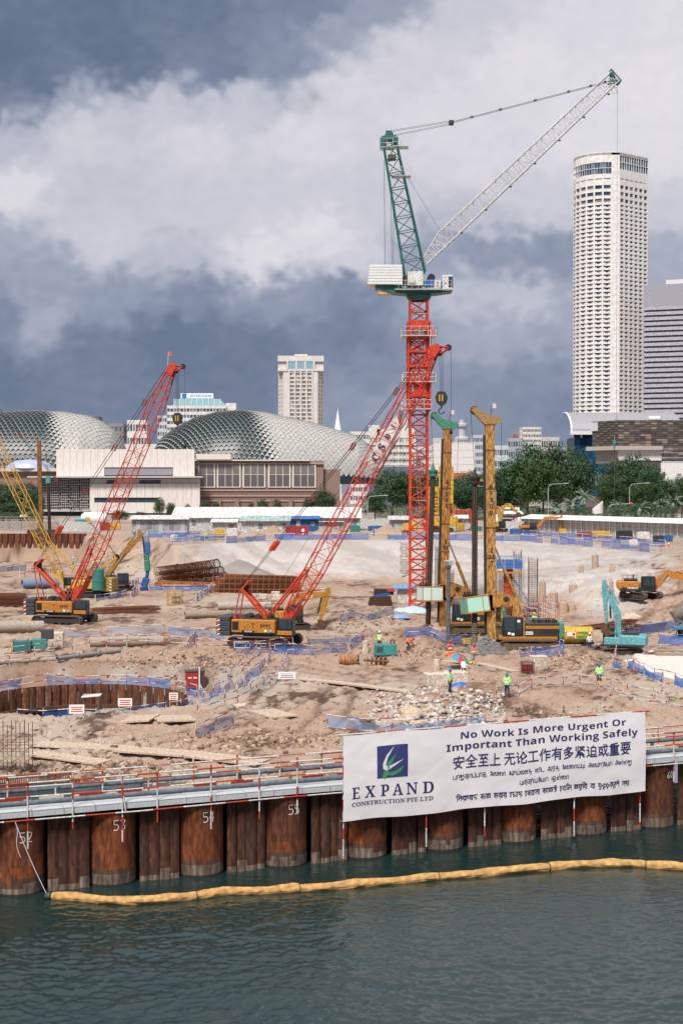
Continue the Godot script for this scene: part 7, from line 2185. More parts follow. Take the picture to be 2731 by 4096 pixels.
func mixer() -> void:
	var b := gp(2735,2556,0.0)
	b.y = ground_h(b.x,-b.z)
	var o := thing("concrete_mixer","grey drum mixer with a discharge chute at the blue mesh barrier","mixer",b)
	var m := MB.new()
	m.lathe([Vector2(0.0,0),Vector2(0.5,0.05),Vector2(0.75,0.6),Vector2(1.15,1.5),Vector2(1.2,2.6),Vector2(0.9,3.6),Vector2(0,3.7)],20,Transform3D(Basis(Vector3.BACK,-1.2),Vector3(-1.1,2.2,0)))
	part(o,"drum",m.mesh(),mt("8c8782",0.7,0.2,"dirt",0.6))
	extp(o,"chute",[Vector2(-1.6,0.6),Vector2(-0.3,1.5),Vector2(-0.2,1.3),Vector2(-1.55,0.35)],-0.3,0.3,mt("a19a92",0.7,0.2,"dirt",1.0))
	extp(o,"hopper",[Vector2(-1.5,2.6),Vector2(-0.7,2.7),Vector2(-0.4,1.6),Vector2(-0.8,1.5)],-0.45,0.45,mt("7d7873",0.7,0.2,"dirt",1.0))
	bblk(o,"frame",Vector3(0.8,1.0,0),Vector3(4.0,0.4,1.2),mt("4e7f9c",0.6),0.05)
	for s in [-1,1]:
		for x in [0.0,1.2]: wheel(o,Vector3(x,0.5,s * 0.85),0.5,0.32)
	rod(o,"prop",Vector3(-0.9,0.0,0),Vector3(-0.7,1.3,0),0.05,mt("4e7f9c",0.6))
# barriers
func net_mat(hex: String,a: float) -> StandardMaterial3D:
	var m := glass(hex,a,0.9)
	m.cull_mode = BaseMaterial3D.CULL_DISABLED
	return m
func barrier(called: String,label: String,group: String,pts: Array,h: float,net: String,step := 2.0,ca := WHITE,cb := BLUE,rails := [1.0,0.5],alpha := 0.55,postc := RED,given := false) -> Node3D:
	var w := []
	for p in pts: w.append(p if given else gt(p[0],p[1]))
	var o := thing(called,label,"barrier",w[0],0.0,group)
	var g0: Vector3 = w[0]
	var sp := []
	for i in w.size() - 1:
		var a: Vector3 = w[i]
		var b: Vector3 = w[i + 1]
		var n := maxi(1,int(round((b - a).length() / step)))
		for k in n:
			var q := a.lerp(b,k / float(n))
			sp.append(Vector3(q.x,ground_h(q.x,-q.z),q.z))
	sp.append(w[-1])
	var far := -g0.z > 190.0
	for i in sp.size():
		var p: Vector3 = sp[i] - g0
		var lean := Vector3(0.06 * sin(i * 3.7 + g0.x),0,0.05 * cos(i * 2.3))
		if far: rod(o,"post",p - Vector3(0,0.2,0),p + Vector3(0,h + 0.08,0) + lean,0.045,mt("b8543e" if i % 2 else "d9d4ce",0.7))
		else: stripes(o,"post",p - Vector3(0,0.25,0),p + Vector3(0,h + 0.12,0) + lean,0.036,postc if i % 2 else ca,ca if i % 2 else postc,0.4,0.1 * (i % 3))
		if i == sp.size() - 1: break
		var q: Vector3 = sp[i + 1] - g0
		for r in rails:
			var ya: float = h * r + 0.02 * sin(i * 2.1 + r * 9)
			var yb: float = h * r + 0.02 * sin((i + 1) * 2.1 + r * 9)
			if far: rod(o,"rail",p + Vector3(0,ya,0),q + Vector3(0,yb,0),0.04,mt("d9d4ce" if i % 3 else "4a76ae",0.7))
			else: stripes(o,"rail",p + Vector3(0,ya,0.04),q + Vector3(0,yb,0.04),0.034,ca,cb if (i + int(r * 7)) % 4 else RED,1.1,0.3 * (i % 4))
		if net and not (pts.size() > 4 and (i * 7 + int(absf(g0.x))) % 6 == 0):
			var hk: float = [1.0,0.86,1.0,0.74,0.95][(i * 3 + int(absf(g0.x))) % 5]
			var rows := 6
			var cols := 12
			var gp2 := PackedVector3Array()
			for j in rows:
				for k in cols:
					var u := k / (cols - 1.0)
					var v := j / (rows - 1.0)
					var bs := p.lerp(q,u)
					var sag := 0.06 * sin(u * PI) * v * (1.5 + sin(i * 5.0))
					gp2.append(bs + Vector3(0,h * (0.06 + 0.9 * v * hk) - sag,0.06 + 0.05 * sin(u * 7.0 + i * 2.0 + v * 3.0) + 0.05 * n2.get_noise_2d(i * 70 + u * 140,v * 90)))
			part(o,"net_panel",grid_mesh(gp2,rows,cols,PackedColorArray()),net_mat(net,clampf(alpha + 0.12 * sin(i * 4.1),0.2,0.9)))
	return o
func barriers() -> void:
	var bl := "2365b4"
	var g := "blue net barriers on the far rim"
	barrier("rim_barrier","long blue net barrier along the rim above the white bank","",[[905,2171],[1100,2161],[1400,2159],[1700,2159],[2081,2165],[2371,2188],[2640,2212]],1.25,"2365b4",3.2,WHITE,BLUE,[1.0,0.1],0.62)
	barrier("rim_barrier","blue net barrier beside the grey gravel heap on the left rim","",[[695,2206],[800,2196],[900,2186]],1.2,bl,3.0,WHITE,BLUE,[1.0,0.1],0.62)
	barrier("rim_barrier","blue net barrier in front of the first white hut","",[[594,2150],[700,2152],[804,2150]],1.2,bl,3.0,WHITE,BLUE,[1.0,0.1],0.62)
	barrier("rim_barrier","short blue net barrier at the far left sheet piles","",[[-30,2298],[105,2282]],1.3,bl,2.5,WHITE,BLUE,[1.0],0.62)
	barrier("rim_barrier","second blue barrier before the excavator and stacked sections on the right rim","",[[2090,2144],[2300,2158],[2480,2172],[2660,2190]],1.2,"2365b4",3.0,WHITE,RED,[1.0,0.4],0.62)
	barrier("rail_fence","plain tube rails crossing the ground above the grey ramp","",[[430,2198],[560,2190],[690,2180],[900,2165]],1.1,"",3.0)
	barrier("rail_fence","plain tube rails below the distant sheet piles","",[[80,2308],[220,2288],[300,2272],[520,2262]],1.1,"",2.5)
	barrier("net_barrier","blue net barrier behind the left red crane's tracks","",[[384,2406],[450,2398],[508,2386]],0.9,bl,2.0)
	barrier("net_barrier","bright blue net panel under the vibratory hammer","",[[524,2392],[552,2368]],1.0,bl,2.0)
	barrier("net_barrier","blue net panel beside the vibratory hammer tip","",[[528,2350],[556,2330]],1.0,bl,2.0)
	barrier("net_barrier","long low blue barrier before the stacked reinforcement cages","",[[600,2364],[700,2362],[890,2360]],0.85,"2365b4",2.4)
	barrier("net_barrier","blue net barrier slanting beside the yellow man cage","",[[786,2406],[822,2380],[855,2356]],0.95,bl,2.0)
	barrier("grey_net_barrier","grey net panel before the teal pump on the left","",[[258,2546],[402,2548]],0.85,"8d93a6",3.8,WHITE,BLUE,[1.0],0.6)
	barrier("grey_net_barrier","wide grey net panel in the middle of the left ground","",[[430,2543],[660,2543]],0.95,"8d93a6",5.6,WHITE,BLUE,[1.0,0.05],0.55)
	barrier("grey_net_barrier","grey blue net panel left of the crane counterweight","",[[676,2540],[790,2550],[900,2560]],0.95,"7488ac",3.0,WHITE,BLUE,[1.0],0.6)
	barrier("net_barrier","small bright blue net panel at the rail above the shaft","",[[752,2592],[792,2556]],0.9,bl,1.8)
	barrier("shaft_rail","red white and blue tube railing curving round the top of the shaft slope","",[[-40,2645],[138,2628],[290,2604],[428,2592],[588,2588],[720,2592],[855,2606],[938,2615],[1027,2616],[1127,2603],[1170,2600]],1.15,"",2.3,WHITE,RED,[1.0,0.5])
	barrier("shaft_rail","lower tube railing beside the long pipe above the shaft","",[[-40,2668],[120,2655],[220,2640]],0.9,"",2.4,WHITE,RED,[1.0,0.5])
	barrier("net_barrier","dark blue net hung below the crane with the cloth sign","",[[935,2612],[1100,2618],[1250,2616],[1388,2614]],0.95,"2365b4",2.6,WHITE,BLUE,[1.0,0.5],0.4)
	barrier("net_barrier","blue net barrier right of the crane with the cloth sign","",[[1232,2578],[1340,2576],[1450,2572]],0.8,"5b78a6",2.6,WHITE,BLUE,[1.0],0.6)
	barrier("net_barrier","slanting bright blue net panel by the concrete post","",[[1400,2600],[1454,2566]],1.1,bl,2.2)
	barrier("net_barrier","faded blue net barrier on the rubble below the blue sheeting","",[[1360,2494],[1470,2478],[1574,2456]],0.9,"6d86ac",2.4,WHITE,BLUE,[1.0,0.1],0.6)
	barrier("net_barrier","blue net barrier under the two drilling rigs","",[[1618,2578],[1720,2580],[1800,2580],[1880,2580]],1.0,"2365b4",2.3)
	barrier("net_barrier","short blue net barrier against the tracks of the second rig","",[[2078,2628],[2150,2628],[2231,2628]],0.85,"2365b4",2.0)
	barrier("net_barrier","tilted small blue net panel behind the tank lorry","",[[2236,2614],[2254,2622]],1.3,bl,1.0)
	barrier("yard_barrier","blue net barrier between the turquoise excavator and the white slab","",[[2460,2652],[2468,2606],[2540,2598],[2632,2582],[2740,2584]],1.1,"2365b4",2.2,WHITE,BLUE,[1.0,0.08],0.58)
	barrier("yard_barrier","blue net barrier with red posts in front of the white slab","",[[2450,2672],[2510,2686],[2575,2704],[2651,2732],[2740,2760]],1.0,"2365b4",1.5,WHITE,RED,[1.05,0.1],0.7)
	barrier("yard_barrier","long dark blue sheet barrier before the rusty bars","",[[2460,2556],[2560,2542],[2660,2526],[2740,2516]],1.1,"2c4a80",3.0,WHITE,BLUE,[1.0],0.8)
	barrier("worker_rail","white and blue tube railing beside the worker with teal helmet and navy trousers","",[[1986,2790],[2070,2772],[2180,2752],[2318,2742]],0.85,"",2.4,WHITE,BLUE,[1.0,0.35])
	barrier("worker_rail","white and blue tube railing beside the worker with yellow boots","",[[2318,2742],[2395,2752],[2510,2790],[2615,2812],[2740,2842]],0.85,"",2.2,WHITE,BLUE,[1.0,0.35])
	barrier("worker_rail","fallen tube rails on the ground near the banner end","",[[2470,2790],[2540,2806],[2660,2826]],0.25,"",2.4,WHITE,RED,[0.9])
	barrier("net_barrier","pale blue net barrier at the front of the white rubble heap","",[[1310,2912],[1440,2926],[1566,2924]],0.85,"6e93bf",2.4,WHITE,BLUE,[1.0,0.08],0.5)
	barrier("net_barrier","pale blue net barrier against the boulders of the rubble heap","",[[1572,2928],[1750,2918],[1942,2900]],0.75,"6e93bf",3.0,WHITE,BLUE,[1.0,0.08],0.5)
	barrier("net_barrier","lone bright blue net panel on the muddy ground left of the banner","",[[786,2968],[935,2902]],0.95,"2365b4",2.6,WHITE,BLUE,[1.0,0.1],0.58)
	var ring := []
	for i in 11:
		var a := PI * (0.12 + 0.76 * i / 10.0)
		var p := shaft + Vector3(cos(a) * 9.5,0,-sin(a) * 9.5)
		p.y = ground_h(p.x,-p.z)
		ring.append(p)
	barrier("ring_barrier","blue net barrier behind the round sheet pile shaft","",ring,1.15,"2365b4",2.4,WHITE,RED,[1.0,0.55,0.1],0.5,RED,true)
	ring = []
	for i in 9:
		var a := -PI * (0.08 + 0.52 * i / 8.0)
		var p := shaft + Vector3(cos(a) * 9.4,0,-sin(a) * 9.4)
		p.y = ground_h(p.x,-p.z)
		ring.append(p)
	barrier("ring_barrier","blue net barrier in front of the round sheet pile shaft","",ring,1.1,"2365b4",2.2,WHITE,BLUE,[1.0,0.5,0.1],0.38,BLUE,true)
	barrier("ring_barrier","blue net barrier climbing beside the metal stair out of the shaft","",[[800,2800],[900,2776],[985,2742],[1040,2700],[1082,2640]],1.05,"2365b4",2.2,WHITE,BLUE,[1.0,0.1],0.5)
	barrier("worker_rail","white and blue tube railing along the path above the stair","",[[790,2850],[900,2826],[1000,2790],[1080,2750],[1132,2700],[1150,2650]],0.95,"",2.3,WHITE,BLUE,[1.0,0.5])
# the shaft and its surroundings
func shaft_works() -> void:
	var o := thing("shaft_wall","round shaft lined with brown steel sheet piles sunk in the ground","wall",Vector3(shaft.x,-1.7,shaft.z))
	var r := 8.3
	var n := 76
	var pm := []
	for v in 3:
		var m := MB.new()
		var w := TAU * r / n
		m.col = [lin("7a5138"),lin("6b4632"),lin("8a6044")][v]
		for q in [[-w / 2,0.0,-w * 0.2,0.16],[-w * 0.2,0.16,w * 0.2,0.16],[w * 0.2,0.16,w / 2,0.0]]:
			m.quad(Vector3(q[0],-6,q[1]),Vector3(q[2],-6,q[3]),Vector3(q[2],0.55,q[3]),Vector3(q[0],0.55,q[1]))
		pm.append(m.mesh())
	for i in n:
		var a := TAU * i / n
		var b := Basis(Vector3.UP,a + PI / 2 * 0)
		var d := Vector3(sin(a),0,cos(a))
		if d.z > 0.55: continue
		var tf := Transform3D(Basis(Vector3(-d.z,0,d.x),Vector3.UP,-d),d * (r + (0.0 if i % 2 else 0.12)))
		part(o,"sheet_pile",pm[i % 3],vmt(0.85,"rust",0.5),tf)
	for y in [-1.3,0.0]:
		var m := MB.new()
		for i in 64:
			var a := TAU * i / 64
			var b := TAU * (i + 1) / 64
			m.bar(Vector3(cos(a) * (r - 0.35),y,sin(a) * (r - 0.35)),Vector3(cos(b) * (r - 0.35),y,sin(b) * (r - 0.35)),0.3,0.3)
		if y < -1: part(o,"waling_ring",m.mesh(),mt("6d4a35",0.8,0,"rust",0.4))
	var st := thing("metal_stair","grey metal stair with red and white handrails climbing out of the shaft","stair",gt(935,2712))
	var e := gt(1022,2622) - st.position + Vector3(0,0.3,0)
	var sd := Vector3(0.5,0,0.15)
	for s in [-1,1]:
		beam(st,"stringer",sd * s,e + sd * s,0.06,0.2,mt("8d9092",0.5,0.4))
		for h in [0.55,1.05]: stripes(st,"handrail",sd * s + Vector3(0,h,0),e + sd * s + Vector3(0,h,0),0.028,WHITE,RED,0.7,0.2)
		for i in 4: stripes(st,"handrail_post",e * (i / 3.0) + sd * s,e * (i / 3.0) + sd * s + Vector3(0,1.1,0),0.026,RED,WHITE,0.4)
	for i in 11: beam(st,"tread",e * ((i + 0.5) / 11.0) - sd,e * ((i + 0.5) / 11.0) + sd,0.22,0.04,mt("9a9d9f",0.5,0.4))
	o = thing("red_pump_cabin","red and dark grey pump cabin standing beside the shaft","cabin",gt(780,2752),0.15)
	bblk(o,"body",Vector3(0,0.75,0),Vector3(1.6,1.4,1.2),mt("b5322c",0.6,0,"blotch",0.8),0.05)
	bblk(o,"end_panel",Vector3(0.6,0.75,0.62),Vector3(0.34,1.3,0.04),mt("40383a",0.7),0.01)
	bblk(o,"lid",Vector3(0,1.48,0),Vector3(1.7,0.1,1.3),mt("4b3e3c",0.7),0.02)
	for i in 2: blk(o,"label_plate",Vector3(-0.45 + i * 0.45,0.95,0.61),Vector3(0.3,0.12,0.02),mt("e6e0da",0.7))
	rod(o,"white_post",Vector3(0.35,0,0.8),Vector3(0.35,1.9,0.8),0.06,mt("e3e0dc",0.7))
	o = thing("flood_light_stand","stand with four round flood lights at the edge of the shaft","lamp stand",gt(160,2842))
	rod(o,"pole",Vector3.ZERO,Vector3(0,1.9,0),0.04,mt("3c3c40",0.6))
	for i in 4:
		var p := Vector3(-0.3 + 0.6 * (i % 2),1.75 - 0.5 * int(i / 2.0),0.05)
		var m := MB.new()
		m.lathe([Vector2(0.24,0),Vector2(0.2,-0.14),Vector2(0.0,-0.2)],14,Transform3D(Basis(Vector3.RIGHT,PI / 2),p))
		part(o,"lamp_housing",m.mesh(),mt("26262a",0.5))
		rod(o,"lamp_glass",p,p + Vector3(0,0,0.02),0.22,mt("c9d2d8" if i == 0 else "5a6068",0.15))
		rod(o,"bracket",p,Vector3(0,p.y,0),0.025,mt("3c3c40",0.6))
	o = thing("small_canopy","small white corrugated canopy on thin legs by the shaft front","canopy",gt(368,2865))
	blk(o,"roof",Vector3(0,1.5,0),Vector3(1.25,0.06,0.9),mt("e8e6e2",0.6),Basis(Vector3.BACK,0.08))
	for i in 6: blk(o,"roof_ridge",Vector3(-0.5 + i * 0.2,1.55,0),Vector3(0.05,0.04,0.92),mt("d2d0cc",0.6))
	for s in [[-0.5,-0.35],[0.5,-0.35],[-0.5,0.35],[0.5,0.35]]: rod(o,"leg",Vector3(s[0],0,s[1]),Vector3(s[0],1.5,s[1]),0.025,mt("6a6a6c",0.6))
	for s in [[310,2880,1.0,0.6,"white safety notice with red print on the barrier by the canopy"],[503,2858,0.95,0.55,"white safety notice with red print on the shaft front barrier"],[696,2826,0.62,0.5,"small white safety notice with red print near the red cabin"],[1148,2738,1.35,0.55,"wide white information board with small coloured pictures by the path"]]:
		var p := gt(s[0],s[1])
		o = thing("notice_board",s[4],"sign",p + Vector3(0,0,0.15),0.08)
		bblk(o,"board",Vector3(0,0.75,0),Vector3(s[2],s[3],0.02),mt("ece9e4",0.7),0.004)
		for x in [-1,1]: rod(o,"stake",Vector3(x * s[2] * 0.4,-0.1,-0.03),Vector3(x * s[2] * 0.4,0.9,-0.03),0.025,mt("b9b2a8",0.7))
		for i in 3: blk(o,"print_line",Vector3(0,0.88 - i * 0.14,0.013),Vector3(s[2] * (0.8 - 0.1 * (i % 2)),0.07,0.004),mt("c23f34" if s[2] < 1.2 else ["b8b0a8","4a78b4","8a8078"][i],0.7))
	o = thing("scaffold_tower","grey tube scaffold with a board deck at the left end of the walkway","scaffold",gt(62,3090))
	var gal := mt("8f8c86",0.5,0.4,"rust",1.0)
	for x in 4:
		for z in 3: rod(o,"standard",Vector3(-1.4 + x * 0.7,0,-1.2 + z * 1.0),Vector3(-1.4 + x * 0.7,2.3 + 0.7 * absf(sin(x * 3.0 + z)),-1.2 + z * 1.0),0.024,gal)
	for y in [0.7,1.3,1.8]:
		for z in 3: rod(o,"ledger",Vector3(-1.6,y,-1.2 + z * 1.0),Vector3(0.9,y,-1.2 + z * 1.0),0.024,mt("b9843c",0.7) if z == 1 else gal)
		for x in 4: rod(o,"transom",Vector3(-1.4 + x * 0.7,y,-1.4),Vector3(-1.4 + x * 0.7,y,0.95),0.024,gal)
	for z in 3: blk(o,"board",Vector3(-0.4,0.76,-0.9 + z * 0.5),Vector3(2.4,0.04,0.4),mt("c8b69f",0.85,0,"grain",1.0))
	o = thing("rebar_cage","long box of brown reinforcement hoops lying behind the walkway railing","rebar cage",gt(150,3150) + Vector3(0,0.1,0))
	var ru := mt("6b4a35",0.85,0.1,"rust",1.5)
	var along0 := wall_t
	for i in 40:
		var c := along0 * (-2.6 + i * 0.11)
		var m := wall_n * 0.45
		rod(o,"hoop_bar",c - m,c - m + Vector3(0,0.6,0),0.014,ru)
		rod(o,"hoop_bar",c + m,c + m + Vector3(0,0.6,0),0.014,ru)
		rod(o,"hoop_bar",c - m + Vector3(0,0.6,0),c + m + Vector3(0,0.6,0),0.014,ru)
	for z in [-1,0,1]:
		for y in [0.05,0.6]: rod(o,"long_bar",along0 * -2.8 + wall_n * z * 0.42 + Vector3(0,y,0),along0 * 1.9 + wall_n * z * 0.42 + Vector3(0,y,0),0.02,ru)
# stores and small plant
func rock_meshes() -> Array:
	var out := []
	for v in 8:
		var r := RandomNumberGenerator.new()
		r.seed = 60 + v
		var t := (1.0 + sqrt(5.0)) / 2.0
		var vs := []
		for q in [[-1,t,0],[1,t,0],[-1,-t,0],[1,-t,0],[0,-1,t],[0,1,t],[0,-1,-t],[0,1,-t],[t,0,-1],[t,0,1],[-t,0,-1],[-t,0,1]]:
			vs.append(Vector3(q[0],q[1],q[2]).normalized())
		var fs := [[0,11,5],[0,5,1],[0,1,7],[0,7,10],[0,10,11],[1,5,9],[5,11,4],[11,10,2],[10,7,6],[7,1,8],[3,9,4],[3,4,2],[3,2,6],[3,6,8],[3,8,9],[4,9,5],[2,4,11],[6,2,10],[8,6,7],[9,8,1]]
		var st := Vector3(r.randf_range(0.8,1.25),r.randf_range(0.6,0.9),r.randf_range(0.75,1.1))
		var dis := func(p: Vector3) -> Vector3:
			var k := 1.0 + 0.5 * n2.get_noise_3d(p.x * 55 + v * 90,p.y * 55,p.z * 55)
			var pl := Vector3(sin(v * 2.1),0.7,cos(v * 1.7)).normalized()
			var e := p * k
			var ov := e.dot(pl) - 0.55
			if ov > 0: e -= pl * ov * 0.8
			return e * st
		var m := MB.new()
		for f in fs:
			var a: Vector3 = vs[f[0]]
			var b: Vector3 = vs[f[1]]
			var c: Vector3 = vs[f[2]]
			var ab := (a + b).normalized()
			var bc := (b + c).normalized()
			var ca := (c + a).normalized()
			for q in [[a,ab,ca],[ab,b,bc],[ca,bc,c],[ab,bc,ca]]: m.tri(dis.call(q[0]),dis.call(q[1]),dis.call(q[2]))
		out.append(m.mesh())
	return out
var rocks := []
func stuff_rocks(called: String,label: String,spots: Array,ml: Material) -> void:
	for v in 2:
		var mm := MultiMesh.new()
		mm.transform_format = MultiMesh.TRANSFORM_3D
		mm.use_colors = true
		mm.mesh = rocks[v * 3 + 1]
		var list := []
		for i in range(v,spots.size(),2): list.append(spots[i])
		mm.instance_count = list.size()
		for i in list.size():
			mm.set_instance_transform(i,list[i][0])
			mm.set_instance_color(i,list[i][1])
		var o := MultiMeshInstance3D.new()
		o.name = numbered(called)
		o.multimesh = mm
		o.material_override = ml
		add_child(o)
		tag(o,label,"rubble","","stuff")
func rnd_basis(r: RandomNumberGenerator,s: float) -> Basis:
	return Basis(Vector3(r.randfn(),r.randfn(),r.randfn()).normalized(),r.randf() * TAU).scaled(Vector3.ONE * s)
func rubble() -> void:
	rocks = rock_meshes()
	var r := RandomNumberGenerator.new()
	r.seed = 88
	var c := gp(1745,2838,0.0)
	var o := thing("rubble_heap","heap of broken white concrete chunks behind the banner","rubble",on(c.x,-c.z))
	var tints := [mt("d8d0c9",0.9,0,"blotch",1.5),mt("cbc3bb",0.9,0,"blotch",1.5),mt("bdb2a8",0.9,0,"blotch",1.5),mt("dfd9d3",0.9,0,"blotch",1.5)]
	var k := 0
	var tries := 0
	while k < 290 and tries < 4000:
		tries += 1
		var px := r.randf_range(1470,2015)
		var py := r.randf_range(2752,2925)
		var e := Vector2((px - 1745) / 275.0,(py - 2838) / 88.0).length()
		if r.randf() > 1.25 - e: continue
		var p := gt(px,py)
		var s := r.randf_range(0.1,0.22) * (1.2 if py > 2860 else 1.0)
		part(o,"chunk",rocks[k % 8],tints[(k * 3 + int(k / 4)) % 4],Transform3D(rnd_basis(r,s),p - o.position + Vector3(0,s * 0.35 + r.randf() * 0.12,0)))
		k += 1
	var hs := []
	for i in 1500:
		var px := r.randf_range(1440,2030)
		var py := r.randf_range(2745,2930)
		if r.randf() > 1.2 - Vector2((px - 1745) / 275.0,(py - 2838) / 88.0).length(): continue
		var s := r.randf_range(0.05,0.13)
		hs.append([Transform3D(rnd_basis(r,s),gt(px,py) + Vector3(0,s * 0.5,0)),lin("d6cec6") * r.randf_range(0.75,1.1)])
	stuff_rocks("rubble_fines","small broken concrete filling the white rubble heap",hs,vmt(0.95,"grain",2.0))
	for b in [[1640,2876,0.95],[1712,2862,0.62],[1590,2896,0.6],[1678,2905,0.55],[1540,2905,0.5],[1745,2890,0.4]]:
		var p := gt(b[0],b[1])
		solo("boulder",rocks[int(b[0]) % 8],mt("cdb9a4",0.95,0,"blotch",0.8),"large pale boulder at the front of the white rubble heap","boulder","boulders of the rubble heap","",Transform3D(Basis(Vector3.UP,b[0]).scaled(Vector3(1.1,0.85,0.9) * b[2]),p + Vector3(0,b[2] * 0.3,0)))
	for b in [[965,2830,0.62,"flat pale boulder on the slope above the lone blue panel"],[2530,2482,1.25,"big pale boulder on the brown earth below the orange excavator"],[30,2712,0.85,"rounded pale boulder at the left end of the shaft slope"],[1410,2886,0.3,"small pale stone left of the rubble heap"],[2640,2330,1.0,"brown boulder under the bucket of the orange excavator"]]:
		var p := gt(b[0],b[1])
		solo("boulder",rocks[(int(b[0]) + 3) % 8],mt("d3c1ac",0.95,0,"blotch",0.8),b[3],"boulder","","",Transform3D(Basis(Vector3.UP,b[0]).scaled(Vector3(1.2,0.7,0.9) * b[2]),p + Vector3(0,b[2] * 0.2,0)))
	var spots := []
	var cols := [lin("cdb9a5"),lin("b3977f"),lin("94775f"),lin("7a5f4b"),lin("c4aa93"),lin("a58f7c")]
	for i in 17000:
		var px := r.randf_range(-80,2810)
		var py := 2440.0 + pow(r.randf(),1.3) * 700.0
		var p := gp(px,py,0.0)
		var d := -p.z
		var dens := n1.get_noise_2d(p.x * 12,d * 7) + 0.5 * n2.get_noise_2d(p.x * 40,d * 25)
		if dens < r.randf_range(-0.25,0.35): continue
		if (p - wall_a).dot(wall_n) < 2.4: continue
		if Vector2(p.x - shaft.x,d + shaft.z).length() < 8.8: continue
		var s := 0.025 + 0.1 * pow(r.randf(),5.0)
		spots.append([Transform3D(rnd_basis(r,s),on(p.x,d,s * 0.2)),cols[(i * 7 + int(px / 300)) % 6]])
	for q in [[1520,2575,230,60,900],[1000,2962,420,50,900],[1700,2600,260,50,700],[700,2660,380,70,1400],[2310,2640,150,45,500],[430,3080,400,60,700],[420,2250,160,40,500],[1450,2480,200,40,700],[2300,2850,300,60,300]]:
		for i in q[4]:
			var p := gt(q[0] + r.randfn() * q[2] * 0.45,q[1] + r.randfn() * q[3] * 0.45)
			if (p - wall_a).dot(wall_n) < 2.4 or Vector2(p.x - shaft.x,p.z - shaft.z).length() < 8.8: continue
			var s := 0.035 + 0.16 * pow(r.randf(),5.0)
			spots.append([Transform3D(rnd_basis(r,s),p + Vector3(0,s * 0.2,0)),cols[(i * 5 + int(i / 3)) % 6]])
	stuff_rocks("loose_stones","loose stones and earth clods strewn over the site",spots,vmt(0.95,"grain",2.0))
	spots = []
	var gc := gp(1945,2615,0.0)
	for i in 1500:
		var a := r.randf() * TAU
		var q := sqrt(r.randf())
		var h := (1.0 - q) * 1.5
		var s := r.randf_range(0.05,0.11)
		spots.append([Transform3D(rnd_basis(r,s),on(gc.x + cos(a) * q * 2.2,-gc.z + sin(a) * q * 1.6,h)),lin("8f8f8e") * r.randf_range(0.8,1.15)])
	var m := MB.new()
	m.col = lin("858584")
	m.lathe([Vector2(2.15,0),Vector2(1.4,0.5),Vector2(0.6,1.1),Vector2(0,1.45)],24)
	var gh := solo("gravel_heap",m.mesh(),vmt(0.95,"soil",0.8),"heap of grey gravel at the foot of the second drilling rig","gravel","","",Transform3D(Basis.from_scale(Vector3(1,1,0.75)),on(gc.x,-gc.z,-0.1)))
	stuff_rocks("gravel_stones","grey stones covering the gravel heap under the rig",spots,vmt(0.95,"grain",2.0))
	m = MB.new()
	m.col = lin("bdb6b2")
	var pts := PackedVector3Array()
	var cc := PackedColorArray()
	var sc := dp(955,2290,236.0)
	var g0 := on(sc.x,236.0,-0.3)
	for j in 26:
		for i in 60:
			var x := -10.5 + 21.0 * i / 59.0
			var z := -6.0 + 12.0 * j / 25.0
			var pk := 4.3 * maxf(0.0,1.0 - Vector2(x / (9.5 if x > 0 else 8.0),z / 6.0).length())
			pts.append(Vector3(x,pk + 0.25 * n1.get_noise_2d(x * 20,z * 20) * minf(pk,1.0) - 0.2,-z))
			cc.append(lin("c4bdb8").lerp(lin("aaa5a2"),0.5 + n2.get_noise_2d(x * 12,z * 30)))
	solo("sand_heap",grid_mesh(pts,26,60,cc),vmt(0.95,"soil",0.3),"wide heap of pale grey sand against the white bank","sand","","",Transform3D(Basis(),g0))
func pipe_along(o: Node3D,called: String,a: Vector3,b: Vector3,r: float,ml: Material,wall := 0.12) -> void:
	var f := b - a
	var m := MB.new()
	var l := f.length()
	m.lathe([Vector2(r - wall,0),Vector2(r,0),Vector2(r,l),Vector2(r - wall,l),Vector2(r - wall,0)],20)
	part(o,called,m.mesh(),ml,Transform3D(span(a,b,1,1).basis.orthonormalized(),a))
func o_plate(p: Vector3) -> void:
	var o := thing("steel_beams","row of long orange rusted steel beams under the stacked round cages","beam",Vector3(p.x,ground_h(p.x,-p.z),p.z))
	for i in 7:
		beam(o,"beam",Vector3(-6.5 + 0.2 * sin(i * 3.0),0.3,1.8 - i * 0.9),Vector3(6.0,0.3,1.8 - i * 0.9),0.34,0.5,mt("b5743c",0.85,0,"rust",0.5))
		for x in [-5.0,0.0,5.0]: blk(o,"bearer",Vector3(x,0.02,1.8 - i * 0.9),Vector3(0.25,0.2,0.8),mt("7a6650",0.9))
